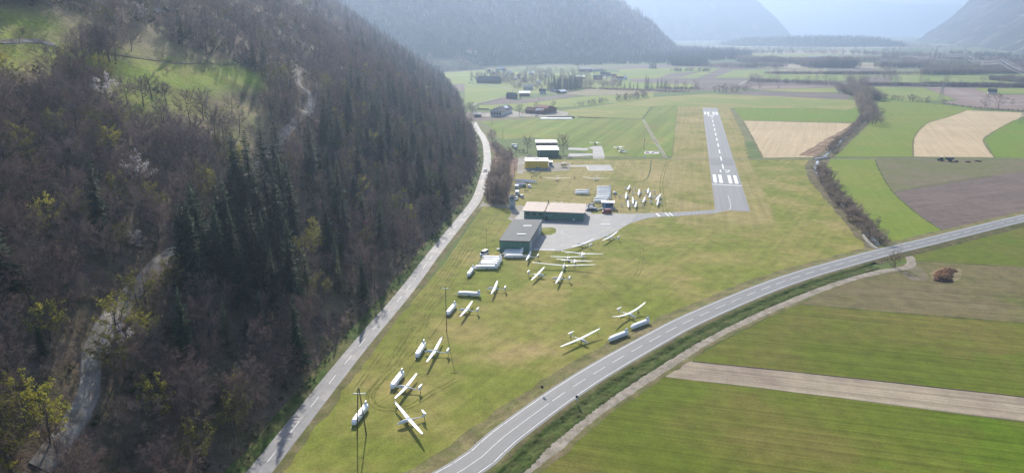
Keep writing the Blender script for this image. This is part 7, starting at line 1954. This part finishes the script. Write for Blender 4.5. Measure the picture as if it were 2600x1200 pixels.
# helicopter
p = z2(1672, 690); r = empty('helicopter', (p.x, p.y, .1), R(172), 'yellow and white helicopter parked beside the yellow hangar', 'helicopter')
m_hel = plain('yellow_helicopter_paint', (.62, .52, .10), .35, .5, .05, 1)
mb = MB(); mb.loft([[(x, y, z) for x, y, z in ell(x0, hw, hh, zc, 14)] for x0, hw, hh, zc in ((2.9, .1, .12, 1.25), (2.6, .5, .5, 1.3), (1.8, .75, .82, 1.5), (.4, .82, .98, 1.65), (-1.2, .75, .9, 1.75), (-2.2, .4, .5, 1.95), (-3.0, .22, .25, 2.05))]); put('body', mb.mesh('body', m_hel, True), r)
mb = MB(); mb.loft([ell(-2.6, .26, .26, 2.05, 10), ell(-5.4, .13, .15, 2.2, 10)]); put('tail_boom', mb.mesh('tail_boom', m_carwhite, True), r)
mb = MB(); mb.loft([[(-4.9 - .8 * a_, t_ * .07, 2.1) for a_, t_ in ((0, 0), (.4, 1), (1, 0), (.4, -1))], [(-5.6 - .5 * a_, t_ * .05, 3.3) for a_, t_ in ((0, 0), (.4, 1), (1, 0), (.4, -1))]]); mb.box((-4.7, 0, 2.2), (.5, 1.9, .05)); put('fin', mb.mesh('fin', m_hel), r)
mb = MB(); mb.loft([[(x, y * 1.02, z + .02) for x, y, z in ell(x0, hw, hh, zc, 12)] for x0, hw, hh, zc in ((2.62, .36, .3, 1.55), (2.2, .62, .5, 1.72), (1.5, .74, .55, 1.92), (1.1, .5, .35, 2.1))]); put('windscreen', mb.mesh('windscreen', m_glass, True), r)
mb = MB(); mb.box((-.3, 0, 2.75), (2.0, .9, .45), taper=.75); mb.tube((0, 0, 2.9), (0, 0, 3.25), .12, n=8); put('mast_housing', mb.mesh('mast_housing', m_carwhite), r)
for k_ in range(4):
    mb = MB(); an = .4 + k_ * math.pi / 2; e = Vector((math.cos(an), math.sin(an), 0)); s_ = Vector((-e.y, e.x, 0)) * .14
    o = Vector((0, 0, 3.24)); mb.loft([[o + e * .2 - s_, o + e * .2 + s_, o + e * .2 + s_ + Vector((0, 0, .04)), o + e * .2 - s_ + Vector((0, 0, .04))], [o + e * 5 - s_ - Vector((0, 0, .15)), o + e * 5 + s_ - Vector((0, 0, .15)), o + e * 5 + s_ - Vector((0, 0, .11)), o + e * 5 - s_ - Vector((0, 0, .11))]]); put('rotor_blade', mb.mesh('rotor_blade', m_cover), r)
for s_ in (-1, 1):
    mb = MB(); mb.tube((1.7, s_ * 1.0, .1), (-1.6, s_ * 1.0, .1), .06); mb.tube((.9, s_ * .5, .9), (.9, s_ * 1.0, .1), .05); mb.tube((-.9, s_ * .5, .95), (-.9, s_ * 1.0, .1), .05); put('skid', mb.mesh('skid', m_dark), r)
# windsock
b, hpx = zp(1812, 440), 0; wp = empty('windsock', (b.x, b.y, 0), 0, 'red and white windsock hanging on its mast by the signal square', 'windsock')
hh = CAM_H * (1 - b.y / zp(1812, 150).y)
mb = MB(); mb.tube((0, 0, 0), (0, 0, hh), .10, .06, n=6); put('mast', mb.mesh('mast', plain('red_mast', (.35, .12, .08), .6)), wp)
mb = MB()
for k_ in range(4): mb.tube((.25, 0, hh - .1 - k_ * .6), (.25 + .05, 0, hh - .7 - k_ * .6), .32 - .04 * k_, .28 - .04 * k_, n=10, m=k_ % 2)
put('sock', mb.mesh('sock', [plain('red_cloth', (.55, .12, .06), .8), m_carwhite]), wp)
mb = MB(); mb.box((0, 0, .25), (.9, .9, .5)); put('base', mb.mesh('base', m_dark), wp)

# --- tractor and cart ------------------------------------------------------------------
zw_ = Zm(2340, 370, 14.311)
p = zw_(690, 545); r = empty('tractor', (p.x, p.y, .1), R(180), 'dark tractor on the field edge pulling a cart', 'tractor')
mb = MB(); mb.loft([[(2.2, -.4, .8), (2.2, .4, .8), (2.15, .38, 1.5), (2.15, -.38, 1.5)], [(.6, -.45, .7), (.6, .45, .7), (.6, .45, 1.75), (.6, -.45, 1.75)]]); mb.box((-.4, 0, 1.0), (2.0, .9, .7)); put('bonnet', mb.mesh('bonnet', plain('dark_tractor_paint', (.03, .05, .035), .4)), r)
mb = MB(); mb.box((-.3, 0, 2.0), (1.4, 1.3, 1.3), taper=.88); put('cab_windows', mb.mesh('cab_windows', m_glass), r)
mb = MB(); mb.box((-.3, 0, 2.72), (1.45, 1.4, .14)); put('cab_roof', mb.mesh('cab_roof', m_cover), r)
for s_ in (-1, 1):
    for x, rr, w_ in ((-.9, .85, .5), (1.6, .58, .4)):
        mb = MB(); mb.tube((x, s_ * .75, rr), (x, s_ * (.75 + w_), rr), rr, n=16); mb.tube((x, s_ * (.76 + w_), rr), (x, s_ * (.77 + w_), rr), rr * .5, n=10, m=1); put('wheel', mb.mesh('wheel', [m_tyre, m_cover]), r)
p = zw_(1000, 560); r = empty('farm_cart', (p.x, p.y, .1), R(180), 'dark blue-grey dumper cart hitched behind the tractor', 'cart')
mb = MB(); mb.box((0, 0, 2.0), (5.2, 2.2, 1.5), taper=1.06); put('body', mb.mesh('body', plain('dark_cart_paint', (.05, .075, .085), .5)), r)
for s_ in (-1, 1):
    for x in (-1.1, .1):
        mb = MB(); mb.tube((x, s_ * .7, .55), (x, s_ * 1.15, .55), .55, n=14); put('wheel', mb.mesh('wheel', m_tyre), r)
mb = MB(); mb.tube((2.6, 0, 1.0), (4.0, 0, .7), .09); put('drawbar', mb.mesh('drawbar', m_dark), r)
def heap(pts, h, label, mat, name, seed, f, cat, w=.0):
    """ridge of loose stuff between two points"""
    a_, b_ = f(*pts[0]), f(*pts[1]); d = b_ - a_; L_ = d.length; n_ = Vector((-d.y, d.x, 0)).normalized(); d.normalize()
    rn = random.Random(seed); V, Fc = [], []; nu, nv = 22, 11
    for i in range(nu + 1):
        u = i / nu * 2 - 1
        for j in range(nv + 1):
            v = j / nv * 2 - 1; k_ = max(0, (1 - abs(u) ** 2.5)) * max(0, 1 - v * v) ** .8
            ww = w * (1 - .5 * u * u)
            q = a_ + d * (u * .5 + .5) * L_ + n_ * v * ww
            V.append((q.x + rn.uniform(-.12, .12), q.y + rn.uniform(-.12, .12), .04 + h * k_ * rn.uniform(.75, 1.2)))
    for i in range(nu):
        for j in range(nv): k_ = i * (nv + 1) + j; Fc.append((k_, k_ + nv + 1, k_ + nv + 2, k_ + 1))
    mb = MB(); mb.add(V, Fc); tag(mb.build(name, mat), label, cat, None)
m_heap = ground('heap_straw', (.40, .22, .12), (.27, .14, .08), (.46, .31, .17), patch=1.2, fine=.5, bumpd=.3)
m_heapd = ground('heap_dark', (.10, .05, .04), (.17, .09, .06), None, patch=1.5, fine=.4)
for i, (a_, b_, h_, w_, mt, lab) in enumerate([((1400, 835), (1790, 850), 1.2, 1.2, m_heapd, 'darkest and nearest of the brown manure heaps in the field'), ((1395, 800), (1770, 800), 1.7, .9, m_heap, 'second brown manure heap just behind the darkest'), ((1385, 740), (1800, 750), 1.3, 1.3, m_heap, 'middle one of the brown manure heaps'),
      ((1420, 690), (1800, 690), 1.2, 1.3, m_heap, 'brown manure heap behind the middle one'), ((1520, 640), (1870, 650), 1.1, 1.6, m_heap, 'farthest of the brown manure heaps')]):
    heap((a_, b_), h_, lab, mt, 'manure_heap', i, zg, 'heap', w_)
S('heap_litter_terrain', [(1340, 700), (1400, 640), (1560, 590), (1880, 600), (1960, 640), (1930, 780), (1820, 860), (1420, 850)], ground('scattered_straw', (.24, .19, .11), (.17, .145, .07), None, patch=4, lo=.4, hi=.6, fine=.4), 0.065, 1.0, zg)
S('worn_field_terrain', [(820, 680), (930, 645), (1050, 560), (1180, 600), (1330, 760), (1250, 850), (1000, 820), (850, 740)], ground('worn_soil', (.19, .155, .11), (.15, .14, .07), None, patch=5, lo=.4, hi=.62, fine=.35), 0.066, 1.4, zg)
for i, (x0, x1, y) in enumerate(((1190, 1340, 575), (1560, 1780, 600), (1900, 2180, 575))):
    heap(((x0, y), (x1, y)), .9, ('short dark', 'low ragged', 'longest dark')[i] + ' earth heap behind the farm cart', m_heapd, 'earth_heap', 20 + i, zw_, 'heap', 1.6)

# --- people ------------------------------------------------------------------------------
def person_mesh(coat, trousers, seed, stride=.18, arm=.1):
    """one continuous skinned body, clothes assigned by height"""
    J = {'hip': (0, 0, .95), 'belly': (0, 0, 1.12), 'chest': (0, .01, 1.33), 'neck': (0, 0, 1.50), 'chin': (0, .02, 1.58), 'head': (0, .02, 1.68), 'top': (0, 0, 1.77)}
    rad = {'hip': (.155, .12), 'belly': (.145, .105), 'chest': (.175, .115), 'neck': (.06, .06), 'chin': (.075, .085), 'head': (.088, .105), 'top': (.06, .07)}
    E_ = [('hip', 'belly'), ('belly', 'chest'), ('chest', 'neck'), ('neck', 'chin'), ('chin', 'head'), ('head', 'top')]
    for s_, nm in ((-1, 'l'), (1, 'r')):
        st_ = stride * s_
        J.update({f'thigh{nm}': (s_ * .10, 0, .86), f'knee{nm}': (s_ * .11, st_ * .45 + .03, .48), f'ankle{nm}': (s_ * .11, st_, .09), f'toe{nm}': (s_ * .13, st_ + .19, .04),
                  f'sh{nm}': (s_ * .19, 0, 1.42), f'elbow{nm}': (s_ * .26, -st_ * arm * 3, 1.13), f'wrist{nm}': (s_ * .27, -st_ * .6 + .1, .90), f'hand{nm}': (s_ * .26, -st_ * .6 + .14, .81)})
        rad.update({f'thigh{nm}': (.095, .095), f'knee{nm}': (.065, .065), f'ankle{nm}': (.045, .05), f'toe{nm}': (.045, .035), f'sh{nm}': (.07, .07), f'elbow{nm}': (.05, .05), f'wrist{nm}': (.033, .033), f'hand{nm}': (.042, .025)})
        E_ += [('hip', f'thigh{nm}'), (f'thigh{nm}', f'knee{nm}'), (f'knee{nm}', f'ankle{nm}'), (f'ankle{nm}', f'toe{nm}'), ('chest', f'sh{nm}'), (f'sh{nm}', f'elbow{nm}'), (f'elbow{nm}', f'wrist{nm}'), (f'wrist{nm}', f'hand{nm}')]
    ks = list(J); me = bpy.data.meshes.new('person'); me.from_pydata([J[k_] for k_ in ks], [(ks.index(a_), ks.index(b_)) for a_, b_ in E_], [])
    o = bpy.data.objects.new('person_rig', me); COL.objects.link(o)
    md = o.modifiers.new('skin', 'SKIN'); 
    for i, k_ in enumerate(ks):
        sv = me.skin_vertices[0].data[i]; sv.radius = rad[k_]; sv.use_root = (k_ == 'hip')
    s2 = o.modifiers.new('sub', 'SUBSURF'); s2.levels = 1; s2.render_levels = 1
    dg = bpy.context.evaluated_depsgraph_get(); m2 = bpy.data.meshes.new_from_object(o.evaluated_get(dg))
    bpy.data.objects.remove(o, do_unlink=True)
    m2.name = 'person'; m2.materials.clear()
    for mt in (coat, trousers, m_skin, m_hairm, m_black): m2.materials.append(mt)
    for p_ in m2.polygons:
        c_ = p_.center; side = abs(c_.x) > .2
        p_.material_index = 4 if c_.z < .10 else (2 if side and c_.z < .92 else (1 if c_.z < .98 and not side else (0 if c_.z < 1.50 else (3 if c_.z > 1.70 or (c_.y < -.02 and c_.z > 1.6) else 2))))
        p_.use_smooth = True
    return m2
m_skin = plain('skin', (.50, .30, .22), .6, .3, .05, 5); m_hairm = plain('dark_hair', (.05, .035, .025), .8, .2, .1, 5)
cl = lambda n_, c_: plain(n_, c_, .9, .1, .1, 4)
PM = [person_mesh(cl('dark_coat', (.03, .03, .04)), cl('dark_trousers', (.025, .03, .045)), 1), person_mesh(cl('ochre_coat', (.38, .25, .06)), cl('brown_trousers', (.12, .09, .06)), 2, .05), person_mesh(cl('olive_coat', (.07, .08, .04)), cl('black_trousers', (.02, .02, .02)), 3, .28), person_mesh(cl('blue_coat', (.06, .10, .22)), cl('grey_trousers', (.12, .12, .13)), 4, .1)]
for f, x, y, k_, yaw, lab in [(zc, 830, 160, 0, .3, 'person in dark clothes standing left of the grass strip behind the tent'), (zc, 1092, 160, 1, 2.5, 'left one of two people in ochre jackets near the left glider wing tip'), (zc, 1122, 160, 1, -1.9, 'right one of two people in ochre jackets near the left glider wing tip'),
    (zc, 625, 570, 0, .5, 'person in dark clothes left in the group before the tent'), (zc, 655, 580, 2, 2.2, 'person in olive coat in the middle of the group before the tent'), (zc, 690, 570, 3, -2.0, 'person in blue coat in the group before the tent'), (zc, 722, 560, 0, -1.2, 'person in dark clothes right in the group before the tent'),
    (z2, 1835, 890, 2, .4, 'person walking between the two gliders facing the camera, left one'), (z2, 1850, 892, 1, .8, 'person in ochre jacket walking between the two gliders facing the camera'), (z2, 1480, 715, 3, 1.0, 'person in blue coat on the pad right of the yellow hangar'), (z6, 1425, 292, 3, 2.0, 'person crouched-looking small figure behind the curved-wing glider')]:
    p = f(x, y); tag(put('person', PM[k_], None, (p.x, p.y, .07), yaw), lab.replace('crouched-looking small figure', 'in blue coat standing'), 'person')
for k_, (x, y) in enumerate(((1512, 250), (1515, 295), (1515, 345))):
    p = zo(x, y); mb = MB(); mb.tube((0, 0, 0), (0, 0, .75), .22, .07, n=10); mb.box((0, 0, .03), (.5, .5, .06)); tag(mb.build('marker_cone', plain('orange_cone', (.45, .14, .08), .6), None, (p.x, p.y, .06)), ('rear', 'middle', 'front')[k_] + ' marker cone of the short line before the dome', 'cone')
# ground clutter: pale runway light boxes, reel boxes beside the grass
for f, x, y, lab in [(ze, 1440, 348, 'pale box at the left corner of the green hangar'), (z2, 1060, 505, 'white box on the roof-high bank behind the yellow hangar'), (z2, 1145, 775, 'white box on the grass in front of the yellow hangar'), (zp, 1830, 700, 'white marker board on the grass before the upper taxiway')]:
    p = f(x, y); mb = MB(); mb.box((0, 0, .35), (1.3, .7, .6)); mb.box((0, 0, .70), (1.4, .8, .08)); mb.box((-.45, 0, .03), (.1, .6, .08)); mb.box((.45, 0, .03), (.1, .6, .08)); tag(mb.build('equipment_box', m_carwhite, None, (p.x, p.y, .06)), lab, 'box')
# dark oval patches of low planting before the yellow hangar
for x, y, w_, lab in ((1180, 798, 95, 'wide low dark shrub bed before the yellow hangar'), (1170, 842, 50, 'small low dark shrub bed before the yellow hangar')):
    for k_ in range(int(w_ / 9)):
        p = z2(x - w_ + 2 * w_ * (k_ + .5) / int(w_ / 9), y); gbush(p.x, p.y + hr.uniform(-.8, .8), .9, 'low dark bush in the ' + ('wide' if w_ > 60 else 'small') + ' bed before the yellow hangar', lab)
# cut trunk lying on the slope
a_, b_ = hit(1060, 378), hit(1115, 352)
if a_ is not None and b_ is not None:
    mb = MB(); mb.tube((a_.x, a_.y, a_.z - .2), (b_.x, b_.y, b_.z + 10), .32, .15, n=7); tag(mb.build('fallen_trunk', m_bark), 'pale fallen tree trunk leaning across the spruces on the right slope', 'trunk')

# ------------------------------------------------------------------ air
hz = MB(); hz.box((0, 6500, 372), (29500, 18600, 756))
hm = bpy.data.materials.new('haze_air'); hm.use_nodes = True
hn = hm.node_tree; hn.nodes.remove(hn.nodes['Principled BSDF'])
pv = hn.nodes.new('ShaderNodeVolumePrincipled')
pv.inputs['Density'].default_value = HAZE
pv.inputs['Color'].default_value = (0.43, 0.555, 0.765, 1)
pv.inputs['Anisotropy'].default_value = 0.6
hn.links.new(pv.outputs[0], hn.nodes['Material Output'].inputs['Volume'])
ho = hz.build('haze', hm)
ho['kind'] = 'stuff'
print('objects', len(bpy.data.objects))
